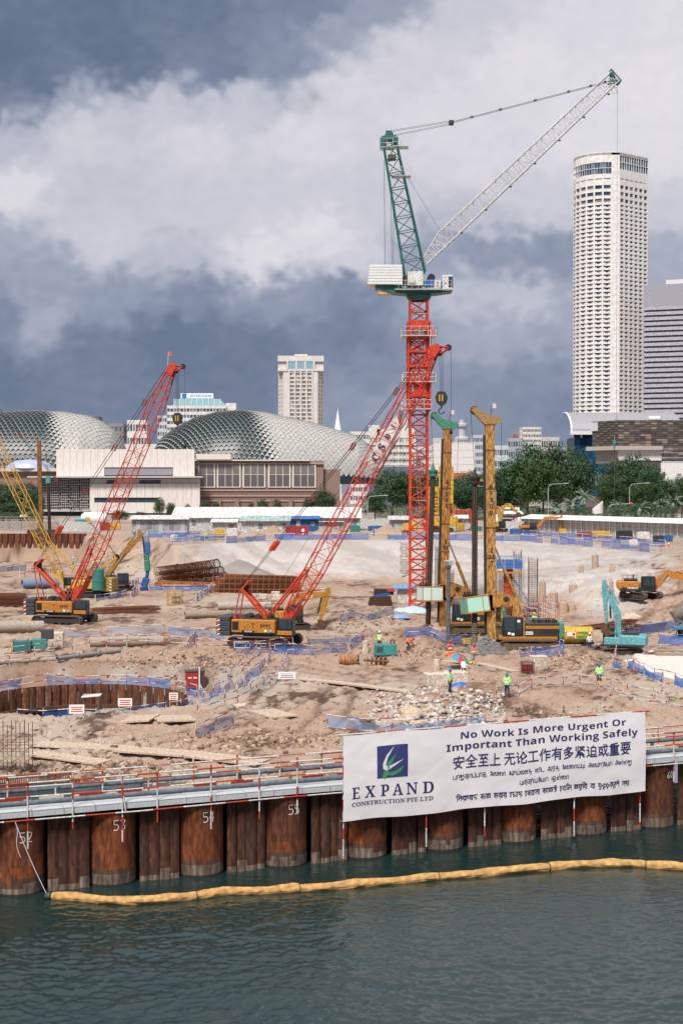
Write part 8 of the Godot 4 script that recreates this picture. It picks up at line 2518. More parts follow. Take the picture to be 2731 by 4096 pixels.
func stores() -> void:
	var r := RandomNumberGenerator.new()
	r.seed = 21
	var ru := mt("94603f",0.85,0.1,"rust",1.2)
	var ru2 := mt("754a34",0.85,0.1,"rust",1.2)
	var ends := [[868,2254],[835,2262],[884,2283],[849,2284],[800,2266],[815,2286],[770,2268],[780,2290],[740,2272],[748,2292],[712,2274],[716,2294],[900,2306],[868,2308],[833,2308],[798,2308],[762,2310],[728,2310]]
	for i in ends.size():
		var e := dp(ends[i][0],ends[i][1],222.0 + 0.4 * i)
		var rad := 0.68
		var o := thing("round_rebar_cage","rusty round reinforcement cage lying in the stack before the sand heap","rebar cage",e,0.0,"stacked round reinforcement cages")
		var ax := Vector3(-0.72,-0.12,-0.6).normalized()
		var s := ax.cross(Vector3.UP).normalized()
		var u := s.cross(ax)
		for q in 16:
			var dv := s * cos(TAU * q / 16) * rad + u * sin(TAU * q / 16) * rad
			rod(o,"long_bar",dv,dv + ax * 5.0,0.025,ru if i % 2 else ru2)
		for h in 11:
			var m := MB.new()
			for q in 14: m.tube(ax * h * 0.48 + s * cos(TAU * q / 14) * rad + u * sin(TAU * q / 14) * rad,ax * h * 0.48 + s * cos(TAU * (q + 1) / 14) * rad + u * sin(TAU * (q + 1) / 14) * rad,0.1 if h == 0 else 0.035,0.1 if h == 0 else 0.035,4,false)
			part(o,"hoop",m.mesh(),mt("4f3326",0.85) if h == 0 else (ru if h % 2 else ru2))
	var sb := dp(790,2330,224.0)
	o_plate(sb)
	var b := gt(1030,2372)
	var o := thing("rebar_stack","long high stack of rusty brown reinforcement bars behind the red crane","rebar",b)
	for j in 17:
		for q in 5:
			var y := 0.1 + j * 0.165
			var z := -0.9 + q * 0.45
			var x0 := -7.2 + 0.8 * r.randf() + j * 0.12
			rod(o,"bar_bundle",Vector3(x0,y + r.randf() * 0.05,z),Vector3(6.2 + r.randf() * 0.8 - j * 0.06,y + r.randf() * 0.05 - 0.02 * j,z + 0.2 * r.randf()),0.045,[ru,ru2,mt("4a3126",0.85),mt("a8683c",0.85),ru2][(j * 2 + q * 3) % 5])
	for i in 16: rod(o,"stirrup",Vector3(-6.5 + i * 0.82,0,1.02),Vector3(-6.5 + i * 0.82 + 0.1,2.9 - 0.02 * i,1.06),0.04,mt("a8683c",0.85))
	for i in 6: blk(o,"bearer",Vector3(-6 + i * 2.3,0.02,0),Vector3(0.15,0.12,2.6),mt("8a7358",0.9))
	b = gt(510,2448)
	o = thing("rebar_bundle","low pile of loose rusty reinforcement bars on the clay ground","rebar",b)
	for i in 120:
		var z := -2.0 + 4.0 * r.randf()
		var h := 0.75 * (1.0 - absf(z) / 2.4) * r.randf()
		var x := r.randf_range(-1.6,1.0)
		rod(o,"bar",Vector3(x - 3.2,0.05 + h,z + 0.5),Vector3(x + 3.4,0.12 + h * 1.1,z - 0.9),0.022,ru if i % 3 else ru2)
	b = gt(30,2425)
	o = thing("rebar_rack","rack of long dark reinforcement bars behind the left red crane","rebar",b)
	for j in 10:
		for q in 4: rod(o,"bar_bundle",Vector3(-6,0.1 + j * 0.17,-0.7 + q * 0.4),Vector3(3.2 - 0.1 * j,0.1 + j * 0.17,-0.7 + q * 0.4),0.05,ru2)
	for i in 4: blk(o,"bearer",Vector3(-5 + i * 2.4,0.02,0),Vector3(0.15,0.12,2.2),mt("8a7358",0.9))
	b = gt(2390,2512)
	o = thing("bar_heap","fan of long dark rusty bars before the brown earth slope","rebar",b)
	for i in 60:
		var z := r.randf_range(-1.6,1.6)
		rod(o,"bar",Vector3(-3.6 + r.randf(),0.05,z * 0.4),Vector3(3.4 + r.randf() * 1.2,0.2 + 0.9 * r.randf() * (1 - absf(z) / 2),z),0.035,ru2 if i % 3 else mt("4a342a",0.9))
	var conc := mt("bdb2a4",0.9,0,"dirt",0.4)
	var pl := [[872,2444,1085,2440,0.5,"pale concrete pipe lying behind the crane with the cloth sign","c4c0ba"],[740,2478,1000,2468,0.42,"long dirty pipe lying left of the crane with the cloth sign","a69a8c"],[360,2590,655,2580,0.5,"long pale pipe on the ground above the shaft railing","b3a9a0"],[-40,2532,175,2528,0.6,"big pale pipe at the left behind the teal pump","b5aca4"],[900,2432,1075,2426,0.35,"slim blue grey pipe beside the concrete pipe","9fb0be"],[90,2355,235,2352,0.75,"big blue pipe behind the left red crane","7d96b8"],[230,2650,480,2612,0.2,"thin grey pipe running along the shaft railing","8d9299"],[-20,2662,240,2645,0.2,"thin pale pipe at the left shaft railing","b5b0aa"]]
	for q in pl:
		var a := gt(q[0],q[1])
		var e := gt(q[2],q[3])
		o = thing("pipe",q[5],"pipe",Vector3(a.x,maxf(a.y,e.y),a.z))
		pipe_along(o,"pipe_length",Vector3(0,q[4],0),e - a + Vector3(0,q[4] + minf(0,a.y - e.y) ,0),q[4],mt(q[6],0.8,0,"dirt",0.4),q[4] * 0.16)
		for t in [0.33,0.66]: rod(o,"pipe_joint",(e - a) * t + Vector3(-0.12,q[4],0),(e - a) * t + Vector3(0.12,q[4],0),q[4] * 1.05,mt(q[6],0.8,0,"dirt",0.5))
	o = thing("casing_stub","short rusty steel casing ring lying by the teal generator","pipe",gt(1398,2654))
	pipe_along(o,"casing",Vector3(-0.85,0.5,0),Vector3(0.75,0.5,0.3),0.5,mt("b58a63",0.85,0,"rust",0.6),0.06)
	for i in 3: blk(o,"inner_brace",Vector3(0.72,0.5,0.3),Vector3(0.1,0.95,0.12),mt("7a5a40",0.8),Basis(Vector3.RIGHT,i * PI / 3))
	o = thing("auger_bit","muddy spiral auger lying on the ground near the casing ring","auger",gt(1500,2660))
	rod(o,"auger_stem",Vector3(-1.0,0.4,0),Vector3(1.2,0.3,0.2),0.12,mt("8a6c52",0.9,0,"dirt",0.8))
	for i in 5: rod(o,"flight",Vector3(-0.7 + i * 0.38,0.4 - 0.02 * i,0.03 * i),Vector3(-0.63 + i * 0.38,0.4 - 0.02 * i,0.04 * i),0.4,mt("94755a",0.9,0,"dirt",0.8))
	var tl := mt("3f9a9a",0.6,0,"dirt",0.6)
	o = thing("generator","teal generator box with a vest-clad worker behind it","generator",gt(1540,2622),0.05)
	bblk(o,"housing",Vector3(0,0.55,0),Vector3(2.0,1.0,1.1),tl,0.05)
	blk(o,"door",Vector3(0.35,0.55,0.56),Vector3(0.7,0.8,0.03),mt("38898a",0.6))
	blk(o,"grille",Vector3(-0.55,0.6,0.56),Vector3(0.6,0.5,0.03),mt("2b4a4a",0.7))
	bblk(o,"skid",Vector3(0,0.06,0),Vector3(2.1,0.12,1.0),mt("4a4a46",0.8),0.02)
	for i in 2: rod(o,"exhaust",Vector3(0.5 + i * 0.35,1.0,0),Vector3(0.5 + i * 0.35,1.4,0),0.08,mt("6a5a4c",0.7))
	o = thing("pump_unit","teal pump set with a dark frame on the left ground","pump",gt(118,2612),0.1)
	bblk(o,"housing",Vector3(-0.6,0.6,0),Vector3(1.6,1.0,1.0),mt("2f7f86",0.6,0,"dirt",0.6),0.05)
	bblk(o,"housing",Vector3(0.9,0.75,-0.6),Vector3(1.4,0.9,1.0),tl,0.05)
	for s in [[-1.4,0.5],[-0.1,0.5],[-1.4,-0.5],[-0.1,-0.5]]: rod(o,"frame_post",Vector3(s[0],0,s[1]),Vector3(s[0],1.25,s[1]),0.04,mt("35606a",0.6))
	bblk(o,"tank_frame",Vector3(1.6,1.6,-1.0),Vector3(1.1,0.9,1.0),mt("3d3f42",0.6),0.04)
	for i in 2: beam(o,"trestle",Vector3(-1.9 + i * 0.5,0,0.9),Vector3(-1.65,0.9,0.8),0.1,0.06,mt("c99a3a",0.7))
	var cb := mt("dccfbe",0.9,0,"blotch",0.6)
	for q in [[1742,2742,1.75,1.0,"stained concrete block with the blue sheet beside it",0.2],[1822,2738,1.75,1.05,"stained concrete block next to the worker with blue helmet",0.1],[1052,2398,1.1,0.75,"pale concrete block with stencilled letters before the rebar stack",0.0],[1102,2386,1.2,0.75,"upper pale concrete block with stencilled letters before the rebar stack",0.0],[1108,2404,1.2,0.8,"lower pale concrete block beside the rebar stack",0.05],[222,2592,1.6,1.55,"square dirty concrete block beside the teal pump",0.1],[2152,2676,1.3,1.2,"broken concrete block with a brown face near the gas bottle cage",0.3]]:
		o = thing("concrete_block",q[4],"block",gt(q[0],q[1]),q[5])
		bblk(o,"block",Vector3(0,q[3] / 2,0),Vector3(q[2],q[3],q[2] * 0.75),cb,0.06)
		for s in [-1,1]: rod(o,"lifting_eye",Vector3(s * q[2] * 0.25,q[3] - 0.05,0),Vector3(s * q[2] * 0.25 + 0.12,q[3] + 0.1,0),0.02,ru)
		for s in [-1,1]: bblk(o,"edge_chip",Vector3(s * q[2] * 0.3,q[3] * 0.2,q[2] * 0.375),Vector3(0.25,0.18,0.05),mt("b59f88",0.95),0.02)
	for q in [[1461,2612,0.3,1.15],[1746,2682,0.3,0.95]]:
		o = thing("concrete_post",["short round concrete post beside the slanting blue panel","short round concrete post at the plank bridge"][0 if q[0] < 1600 else 1],"post",gt(q[0],q[1]))
		var m := MB.new()
		m.lathe([Vector2(q[2],-0.1),Vector2(q[2] * 1.02,0.5),Vector2(q[2] * 0.97,q[3]),Vector2(0,q[3] + 0.02)],14)
		part(o,"post",m.mesh(),cb)
		rod(o,"dowel",Vector3(0.05,q[3],0),Vector3(0.06,q[3] + 0.2,0),0.02,ru)
	for q in [[1838,2752,0.75,0.45,"2b62b5","bright blue plastic sheet heaped by the concrete blocks"],[1640,2448,2.6,1.0,"a9bfdc","pale blue plastic sheeting spread below the tower crane hut"],[1590,2470,1.4,0.5,"6f9bd0","crumpled blue sheeting beside the pale sheeting"]]:
		var pts := PackedVector3Array()
		for j in 18:
			for i in 26:
				var x: float = (i / 25.0 * 2 - 1) * q[2]
				var z: float = (j / 17.0 * 2 - 1) * q[2] * 0.6
				var e := clampf(1.0 - Vector2(x / q[2],z / (q[2] * 0.6)).length(),0,1)
				pts.append(Vector3(x,q[3] * sqrt(e) * (0.75 + 0.6 * n2.get_noise_2d(x * 90 / q[2],z * 90 / q[2])) - 0.05,-z))
		solo("plastic_sheet",grid_mesh(pts,18,26,PackedColorArray()),mt(q[4],0.5),q[5],"sheet","","",Transform3D(Basis(),gt(q[0],q[1])))
	o = thing("site_hut","small white hut with a pale blue roof at the tower crane foot","hut",gt(1640,2412))
	bblk(o,"wall",Vector3(0,1.0,-0.8),Vector3(3.4,2.0,2.2),mt("dfdbd6",0.8,0,"blotch",0.5),0.03)
	blk(o,"roof",Vector3(-0.1,2.15,-0.6),Vector3(4.2,0.12,3.0),mt("6fa3cf",0.6,0,"blotch",0.4),Basis(Vector3.RIGHT,0.12))
	for i in 7: blk(o,"roof_rib",Vector3(-1.9 + i * 0.6,2.24,-0.6),Vector3(0.06,0.05,3.0),mt("84b2d8",0.6),Basis(Vector3.RIGHT,0.12))
	o = thing("formwork_stack","stack of dark brown formwork with blue beams beside the white hut","formwork",gt(1520,2420))
	for j in 6: blk(o,"panel",Vector3(0.1 * sin(j * 3.0),0.12 + j * 0.19,0),Vector3(3.2 - 0.1 * j,0.16,2.0),mt("4f3426" if j % 2 else "62402c",0.9,0,"grain",1.0))
	for j in 4: blk(o,"panel",Vector3(0.5,1.4 + j * 0.2,-1.4),Vector3(2.6,0.17,1.4),mt("4a3126",0.9))
	for s in [-1,1]: beam(o,"blue_beam",Vector3(-0.9,1.2,s * 0.8),Vector3(1.3,1.55,s * 0.8),0.2,0.35,mt("2d62a8",0.6,0,"dirt",0.8))
	for i in 3: rod(o,"red_drum",Vector3(1.1 + i * 0.35,1.95,-0.6),Vector3(1.1 + i * 0.35,1.95,0.1),0.2,mt("b83b30",0.6))
	o = thing("man_cage","yellow steel man cage standing on the clay","cage",gt(700,2424))
	var yl := mt("d3a33a",0.6,0,"dirt",0.8)
	for x in [-1,0,1]:
		for z in [-1,1]: rod(o,"post",Vector3(x * 0.95,0,z * 0.55),Vector3(x * 0.95,1.9,z * 0.55),0.045,yl)
	for y in [0.1,0.7,1.3,1.9]:
		for z in [-1,1]: rod(o,"bar",Vector3(-0.95,y,z * 0.55),Vector3(0.95,y,z * 0.55),0.04,yl)
		for x in [-1,1]: rod(o,"bar",Vector3(x * 0.95,y,-0.55),Vector3(x * 0.95,y,0.55),0.04,yl)
	bblk(o,"load",Vector3(0.2,0.8,0),Vector3(1.1,1.1,0.7),mt("8d8078",0.8),0.05)
	o = thing("yellow_sign","yellow folding sign before the left crane tracks","sign",gt(108,2516))
	for s in [-1,1]: bblk(o,"sign_board",Vector3(0,0.55,s * 0.14),Vector3(0.85,1.0,0.03),mt("d9b23a",0.6,0,"dirt",1.0),0.005,Basis(Vector3.RIGHT,-s * 0.22))
	o = thing("danger_sign","yellow danger sign on the barrier between the drilling rigs","sign",gt(1868,2584) + Vector3(0,0,0.25))
	bblk(o,"board",Vector3(0,0.72,0),Vector3(0.85,0.52,0.02),mt("dcb23c",0.6),0.004)
	for i in 3: text(o,"lettering",["DANGER","PILING","WORK IN"][i],0.11,mt("2a2a2a",0.7),Transform3D(Basis(),Vector3(0,0.88 - i * 0.16,0.014)),0.62)
	for s in [-1,1]: rod(o,"stake",Vector3(s * 0.3,-0.1,-0.03),Vector3(s * 0.3,0.9,-0.03),0.03,mt("b9843c",0.7))
	o = thing("gas_bottle_cage","dark red steel cage with gas bottles on the clay path","cage",gt(2108,2690))
	for x in [-1,1]:
		for z in [-1,1]: rod(o,"post",Vector3(x * 0.5,0,z * 0.35),Vector3(x * 0.5,0.95,z * 0.35),0.03,mt("3d2a28",0.7))
	for y in [0.12,0.55,0.9]:
		for z in [-1,1]: rod(o,"bar",Vector3(-0.5,y,z * 0.35),Vector3(0.5,y,z * 0.35),0.025,mt("4a2c2a",0.7))
	for i in 4:
		var m := MB.new()
		m.lathe([Vector2(0.1,0),Vector2(0.11,0.05),Vector2(0.11,0.62),Vector2(0.05,0.74),Vector2(0.03,0.8)],12)
		part(o,"gas_bottle",m.mesh(),mt("7a2a26",0.6),Transform3D(Basis(),Vector3(-0.33 + i * 0.22,0.06,0.05 * (i % 2))))
	o = thing("parasol","large tilted rainbow striped parasol over the plank bridge","parasol",gt(1834,2672))
	rod(o,"pole",Vector3.ZERO,Vector3(0.05,1.05,0),0.025,mt("9a9a98",0.5,0.4))
	var cols := ["2f6fc0","c9384a","3aa06a","e0bb3c","d2502c","3a90a8","c9384a","3aa06a"]
	for i in 8:
		var m := MB.new()
		for j in 4:
			var a0 := TAU * (i + j / 4.0) / 8
			var a1 := TAU * (i + (j + 1) / 4.0) / 8
			var dr := 0.05 * (1.0 - absf(j - 1.5) / 2.0)
			m.lathe([Vector2(1.1,-0.38),Vector2(0.75,-0.14),Vector2(0.4,-0.03),Vector2(0.0,0.02)],1,Transform3D(Basis(),Vector3(0,-dr,0)),a0,a1)
		part(o,"canopy_panel",m.mesh(),mt(cols[i],0.5),Transform3D(Basis(Vector3.BACK,-0.42) * Basis(Vector3.RIGHT,0.18),Vector3(0.05,1.25,0)))
	for i in 8:
		var a := TAU * i / 8
		rod(o,"rib",Vector3(0.05,1.22,0),Vector3(0.05,1.25,0) + Basis(Vector3.BACK,-0.42) * Basis(Vector3.RIGHT,0.18) * Vector3(cos(a) * 1.1,-0.4,-sin(a) * 1.1),0.01,mt("8a8a8a",0.5))
	o = thing("plastic_chair","white plastic chair beside the rainbow parasol","chair",gt(1856,2686),0.3)
	var wp := mt("e6e4e0",0.5)
	bblk(o,"seat",Vector3(0,0.42,0),Vector3(0.44,0.04,0.44),wp,0.015)
	extp(o,"backrest",[Vector2(-0.2,0.44),Vector2(0.2,0.44),Vector2(0.22,0.8),Vector2(0.1,0.88),Vector2(-0.1,0.88),Vector2(-0.22,0.8)],-0.015,0.015,wp,Transform3D(Basis(Vector3.RIGHT,-0.15),Vector3(0,0.02,-0.15)))
	for s in [[-1,-1],[1,-1],[-1,1],[1,1]]: rod(o,"leg",Vector3(s[0] * 0.23,0,s[1] * 0.23),Vector3(s[0] * 0.19,0.42,s[1] * 0.19),0.022,wp)
	for s in [-1,1]: rod(o,"armrest",Vector3(s * 0.22,0.62,-0.2),Vector3(s * 0.22,0.6,0.2),0.025,wp)
	b = gt(1792,2575)
	o = thing("light_column","slim grey lamp column standing before the first drilling rig","lamp post",b)
	var hgt := EYE + (1950 - 2262) * -b.z / FP - b.y
	var m := MB.new()
	m.lathe([Vector2(0.22,0),Vector2(0.17,hgt - 0.6),Vector2(0.17,hgt - 0.4),Vector2(0.26,hgt - 0.25),Vector2(0.3,hgt),Vector2(0,hgt + 0.02)],12)
	part(o,"column",m.mesh(),mt("6d747c",0.6,0.2,"blotch",0.6))
	for i in 6: rod(o,"head_bracket",Vector3(0.3 * cos(i * 1.05),hgt,0.3 * sin(i * 1.05)),Vector3(0.42 * cos(i * 1.05),hgt + 0.4,0.42 * sin(i * 1.05)),0.03,mt("b9bdc0",0.4,0.4))
	m = MB.new()
	m.lathe([Vector2(0.42,hgt + 0.4),Vector2(0.42,hgt + 0.46),Vector2(0.0,hgt + 0.5)],16)
	part(o,"head_ring",m.mesh(),mt("c2c6c8",0.4,0.3))
	for q in [[2068,2432,2216,0.95],[2130,2440,2245,1.1],[1975,2430,2262,0.6],[2005,2420,2300,0.6],[1748,2420,2190,0.5],[1805,2400,2290,0.6],[1695,2400,2230,0.5]]:
		var d = 5700.0 * 15.6 / (q[1] - 1950.0)
		var p := dp(q[0],q[1],d)
		var hh = EYE + (1950 - q[2]) * d / FP - p.y
		o = thing("rebar_column","upright grey brown reinforcement column cage near the drilling rigs","rebar cage",p,0.0,"upright column cages")
		for k in 12:
			var s = Vector3([-1,-0.33,0.33,1,1,1,1,0.33,-0.33,-1,-1,-1][k],0,[-1,-1,-1,-1,-0.33,0.33,1,1,1,1,0.33,-0.33][k]) * q[3] / 2
			rod(o,"upright_bar",s,s + Vector3(0,hh + 0.6 * r.randf(),0),0.024,mt("6f665e",0.8,0.2))
		for k in int(hh / 0.28):
			for e in 4:
				var bb := Basis(Vector3.UP,e * PI / 2)
				rod(o,"tie_bar",bb * Vector3(-q[3] / 2,0.2 + k * 0.28,q[3] / 2),bb * Vector3(q[3] / 2,0.2 + k * 0.28,q[3] / 2),0.014,ru)
	var d2 := 172.0
	var p2 := dp(2030,2460,d2)
	o = thing("pier_formwork","red pier formwork topped by a blue railed working platform","formwork",p2)
	var kk := d2 / FP
	bblk(o,"red_form",Vector3(0,110 * kk,0),Vector3(1.0,200 * kk,1.0),mt("c24a2c",0.6,0,"dirt",0.4),0.04)
	for i in 6: blk(o,"form_rib",Vector3(0,(20 + i * 32) * kk,0),Vector3(1.15,0.12,1.15),mt("a33c26",0.6))
	blk(o,"platform_deck",Vector3(0,172 * kk,0),Vector3(3.3,0.2,2.6),mt("b5814c",0.8))
	for s in [-1,1]:
		blk(o,"platform_net",Vector3(0,205 * kk,s * 1.3),Vector3(3.2,0.95,0.03),mt("3b6cab",0.8))
		for x in 4: rod(o,"platform_post",Vector3(-1.6 + x * 1.07,172 * kk,s * 1.34),Vector3(-1.6 + x * 1.07,240 * kk,s * 1.34),0.03,mt("c9c2ba",0.6))
		for y in [0.5,1.1,1.9]: rod(o,"platform_rail",Vector3(-1.65,172 * kk + y,s * 1.34),Vector3(1.65,172 * kk + y,s * 1.34),0.03,mt("4a76ae",0.6))
	for x in [-1.3,1.5,1.9]:
		for z in [-0.8,0.8]: rod(o,"scaffold_tube",Vector3(x,0,z),Vector3(x,230 * kk,z),0.03,mt("a9a49c",0.6,0.3))
	for i in 8: rod(o,"scaffold_tube",Vector3(1.5,0.6 + i * 0.75,0.8),Vector3(1.95,0.6 + i * 0.75,0.8),0.03,mt("a9a49c",0.6,0.3))
	beam(o,"raking_prop",Vector3(3.4,0.2,0.5),Vector3(0.5,4.6,0.3),0.12,0.12,mt("3b6cab",0.6))
	b = gt(2150,2500)
	o = thing("scaffold_bay","low tangle of red and white scaffold tubes behind the second rig","scaffold",b)
	for x in 7:
		for z in 2: stripes(o,"standard",Vector3(-2.0 + x * 0.7,0,-z * 1.6),Vector3(-2.0 + x * 0.7 + 0.05,2.2 + 1.0 * absf(sin(x * 2.0)),-z * 1.6),0.03,WHITE if x % 2 else RED,RED,0.5)
	for y in [0.6,1.2,1.8,2.3]:
		for z in 2: stripes(o,"ledger",Vector3(-2.2,y,-z * 1.6),Vector3(2.4,y + 0.1,-z * 1.6),0.03,WHITE,RED if z else BLUE,0.6)
	b = gt(2085,2490)
	o = thing("rebar_mat","dense brown mat of upright reinforcement behind the second rig","rebar",b)
	for i in 34:
		for z in 3: rod(o,"upright_bar",Vector3(-2.2 + i * 0.13,0,-z * 0.5),Vector3(-2.2 + i * 0.13 + 0.03 * sin(i * 5.0),1.5 + 0.3 * r.randf(),-z * 0.5),0.018,ru2)
	for y in 7:
		for z in 3: rod(o,"cross_bar",Vector3(-2.3,0.2 + y * 0.22,-z * 0.5),Vector3(2.3,0.2 + y * 0.22,-z * 0.5),0.018,ru2)
	for q in [[2168,2400,22,72],[2212,2436,28,66],[2252,2452,30,40],[2322,2300,15,34],[2442,2338,15,44],[2446,2300,17,26],[2378,2268,22,54],[2285,2440,26,26],[2476,2320,14,16],[2290,2400,26,22]]:
		var p := gt(q[0],q[1])
		var kq := -p.z / FP
		o = thing("concrete_stub","broken beige pile head standing out of the white bank","pile head",p,q[0] * 0.1,"pile heads on the white bank")
		var mm := MB.new()
		var wq: float = q[2] * kq * 0.62
		mm.lathe([Vector2(wq,-0.3),Vector2(wq * 1.02,q[3] * kq * 0.5),Vector2(wq * 0.96,q[3] * kq),Vector2(wq * 0.5,q[3] * kq + 0.08),Vector2(0,q[3] * kq - 0.02)],9)
		part(o,"shaft",mm.mesh(),mt("c8b6a4",0.95,0,"dirt",0.5))
		for i in 3: rod(o,"bar_end",Vector3(wq * 0.5 * cos(i * 2.1),q[3] * kq - 0.05,wq * 0.5 * sin(i * 2.1)),Vector3(wq * 0.5 * cos(i * 2.1),q[3] * kq + 0.35,wq * 0.5 * sin(i * 2.1)),0.02,ru)
	b = dp(1616,2290,236.0)
	o = thing("stair_tower","narrow louvred stair tower with red and white rails on the white bank","stair",Vector3(b.x,ground_h(b.x,236.0),b.z))
	for s in [-1,1]: stripes(o,"post",Vector3(s * 0.6,0,0),Vector3(s * 0.6,5.9,-0.6),0.06,WHITE,RED,0.6)
	for i in 22: blk(o,"slat",Vector3(0,0.4 + i * 0.25,-0.05 * i * 0.5),Vector3(0.95,0.1,0.3),mt("8a857e" if i % 11 else "d8d2c8",0.7))
	for s in [-0.2,0.2]: rod(o,"stringer",Vector3(s * 2.2,0,-0.15),Vector3(s * 2.2,5.9,-0.8),0.05,mt("d8d4ce",0.6))
	m = MB.new()
	var poly := []
	for q in [[2490,2640],[2560,2612],[2760,2606],[2760,2745],[2600,2700]]:
		var p := gt(q[0],q[1])
		poly.append(Vector2(p.x,p.z))
	var sy := ground_h(poly[1].x,-poly[1].y) + 0.22
	m.ext(PackedVector2Array(poly),sy - 0.6,sy,Transform3D(Basis(Vector3.RIGHT,Vector3(0,0,1),Vector3.UP),Vector3.ZERO))
	solo("concrete_slab",m.mesh(),mt("d9d0c6",0.9,0,"faint",0.25),"pale concrete slab enclosed by the blue net barriers","slab")
	for q in [[2690,2620,"stack of weathered timbers and red white tubes on the pale slab"],[2620,2618,"loose red and white tubes lying on the pale slab"]]:
		var p := gp(q[0],q[1],sy)
		o = thing("timber_stack",q[2],"timber",p)
		if q[0] > 2650:
			for i in 10: beam(o,"timber",Vector3(-1.6 + 0.1 * sin(i * 4.0),0.08 + 0.15 * int(i / 4.0),-0.6 + 0.35 * (i % 4)),Vector3(1.6,0.08 + 0.15 * int(i / 4.0),-0.3 + 0.35 * (i % 4)),0.2,0.12,mt("b5a594",0.9,0,"grain",1.0))
		for i in 9: stripes(o,"tube",Vector3(-1.2 + 0.3 * r.randf(),0.04 + 0.03 * i,-0.5 + 0.12 * i),Vector3(0.9 + 0.4 * r.randf(),0.05 + 0.03 * i,-0.2 + 0.15 * r.randf()),0.03,WHITE,RED,0.5,0.1 * i)
	var bd := mt("d0c2b1",0.9,0,"dirt",0.4)
	for q in [[[140,2985],[520,3000],1.6,"worn timber road panel behind the walkway"],[[480,3002],[760,3025],1.7,"worn timber road panel behind the walkway"],[[760,3025],[1050,3058],1.7,"worn timber road panel behind the walkway"],[[130,3025],[420,3052],1.4,"worn timber road panel behind the walkway"],[[500,2885],[620,2882],2.6,"wide pale plate before the shaft barrier"],[[620,2880],[770,2874],2.4,"wide pale plate before the shaft barrier"],[[1150,2715],[1420,2748],1.0,"narrow plank path across the mud to the rubble heap"],[[1420,2748],[1640,2772],1.0,"narrow plank path across the mud to the rubble heap"],[[1045,2845],[1140,2870],2.0,"wide pale plate near the lone blue panel"],[[1765,2644],[1905,2655],0.9,"plank bridge under the parasol"],[[1905,2655],[2060,2690],0.8,"plank bridge under the parasol"]]:
		var a := gt(q[0][0],q[0][1])
		var e := gt(q[1][0],q[1][1])
		o = thing("road_panel",q[3],"panel",(a + e) / 2 + Vector3(0,0.1,0),0.0,"boards laid on the mud")
		var n := maxi(2,int(q[2] / 0.42))
		var f := (e - a).normalized()
		var sd := f.cross(Vector3.UP).normalized()
		for i in n:
			var off: Vector3 = sd * (-q[2] / 2 + q[2] * (i + 0.5) / n)
			beam(o,"plank",(a - e) / 2 + off + f * 0.1 * sin(i * 3.0),(e - a) / 2 + off,q[2] / n - 0.03,0.09 + 0.015 * (i % 2),bd,Vector3.UP)
# far edge of the site: huts,hoarding,walls,lamps
func hut(label: String,pl: float,pr: float,ptop: float,pbase: float,deep: float,wall_hex: String,roof_hex: String,rise: float,doors := 2) -> Node3D:
	var c := gt((pl + pr) / 2,pbase)
	var d := -c.z
	var k := d / FP
	var w := (pr - pl) * k
	var h := (pbase - ptop) * k
	var o := thing("site_hut",label,"hut",c)
	var m := MB.new()
	var n := int(w / 0.35)
	for i in n:
		var x := -w / 2 + w * i / n
		m.box(Vector3(x + w / n / 2,(h - rise) / 2,-0.03 * (i % 2)),Vector3(w / n,h - rise,0.1))
	m.box(Vector3(0,(h - rise) / 2,-deep / 2 - 0.1),Vector3(w - 0.1,h - rise,deep))
	part(o,"wall",m.mesh(),mt(wall_hex,0.75,0,"blotch",0.3))
	m = MB.new()
	var a := [Vector3(-w / 2 - 0.4,h - rise - 0.1,0.9),Vector3(w / 2 + 0.4,h - rise - 0.1,0.9),Vector3(w / 2 + 0.4,h,-deep - 0.3),Vector3(-w / 2 - 0.4,h,-deep - 0.3)]
	var up := Vector3(0,0.1,0)
	m.quad(a[0] + up,a[1] + up,a[2] + up,a[3] + up)
	m.quad(a[3],a[2],a[1],a[0])
	for i in 4: m.quad(a[i],a[(i + 1) % 4],a[(i + 1) % 4] + up,a[i] + up)
	var rn := int(w / 0.9)
	for i in rn:
		var t := (i + 0.5) / rn
		m.bar(a[0].lerp(a[1],t) + up * 1.2,a[3].lerp(a[2],t) + up * 1.2,0.12,0.06)
	part(o,"roof",m.mesh(),mt(roof_hex,0.6,0,"blotch",0.15))
	for i in doors:
		var x := -w / 2 + w * (i + 0.6) / doors
		var f := blk(o,"door" if i % 2 == 0 else "window",Vector3(x,(h - rise) * (0.45 if i % 2 == 0 else 0.6),0.08),Vector3(0.9,(h - rise) * (0.85 if i % 2 == 0 else 0.4),0.06),mt("6f7a82" if i % 2 else "a9aeb0",0.5))
	return o
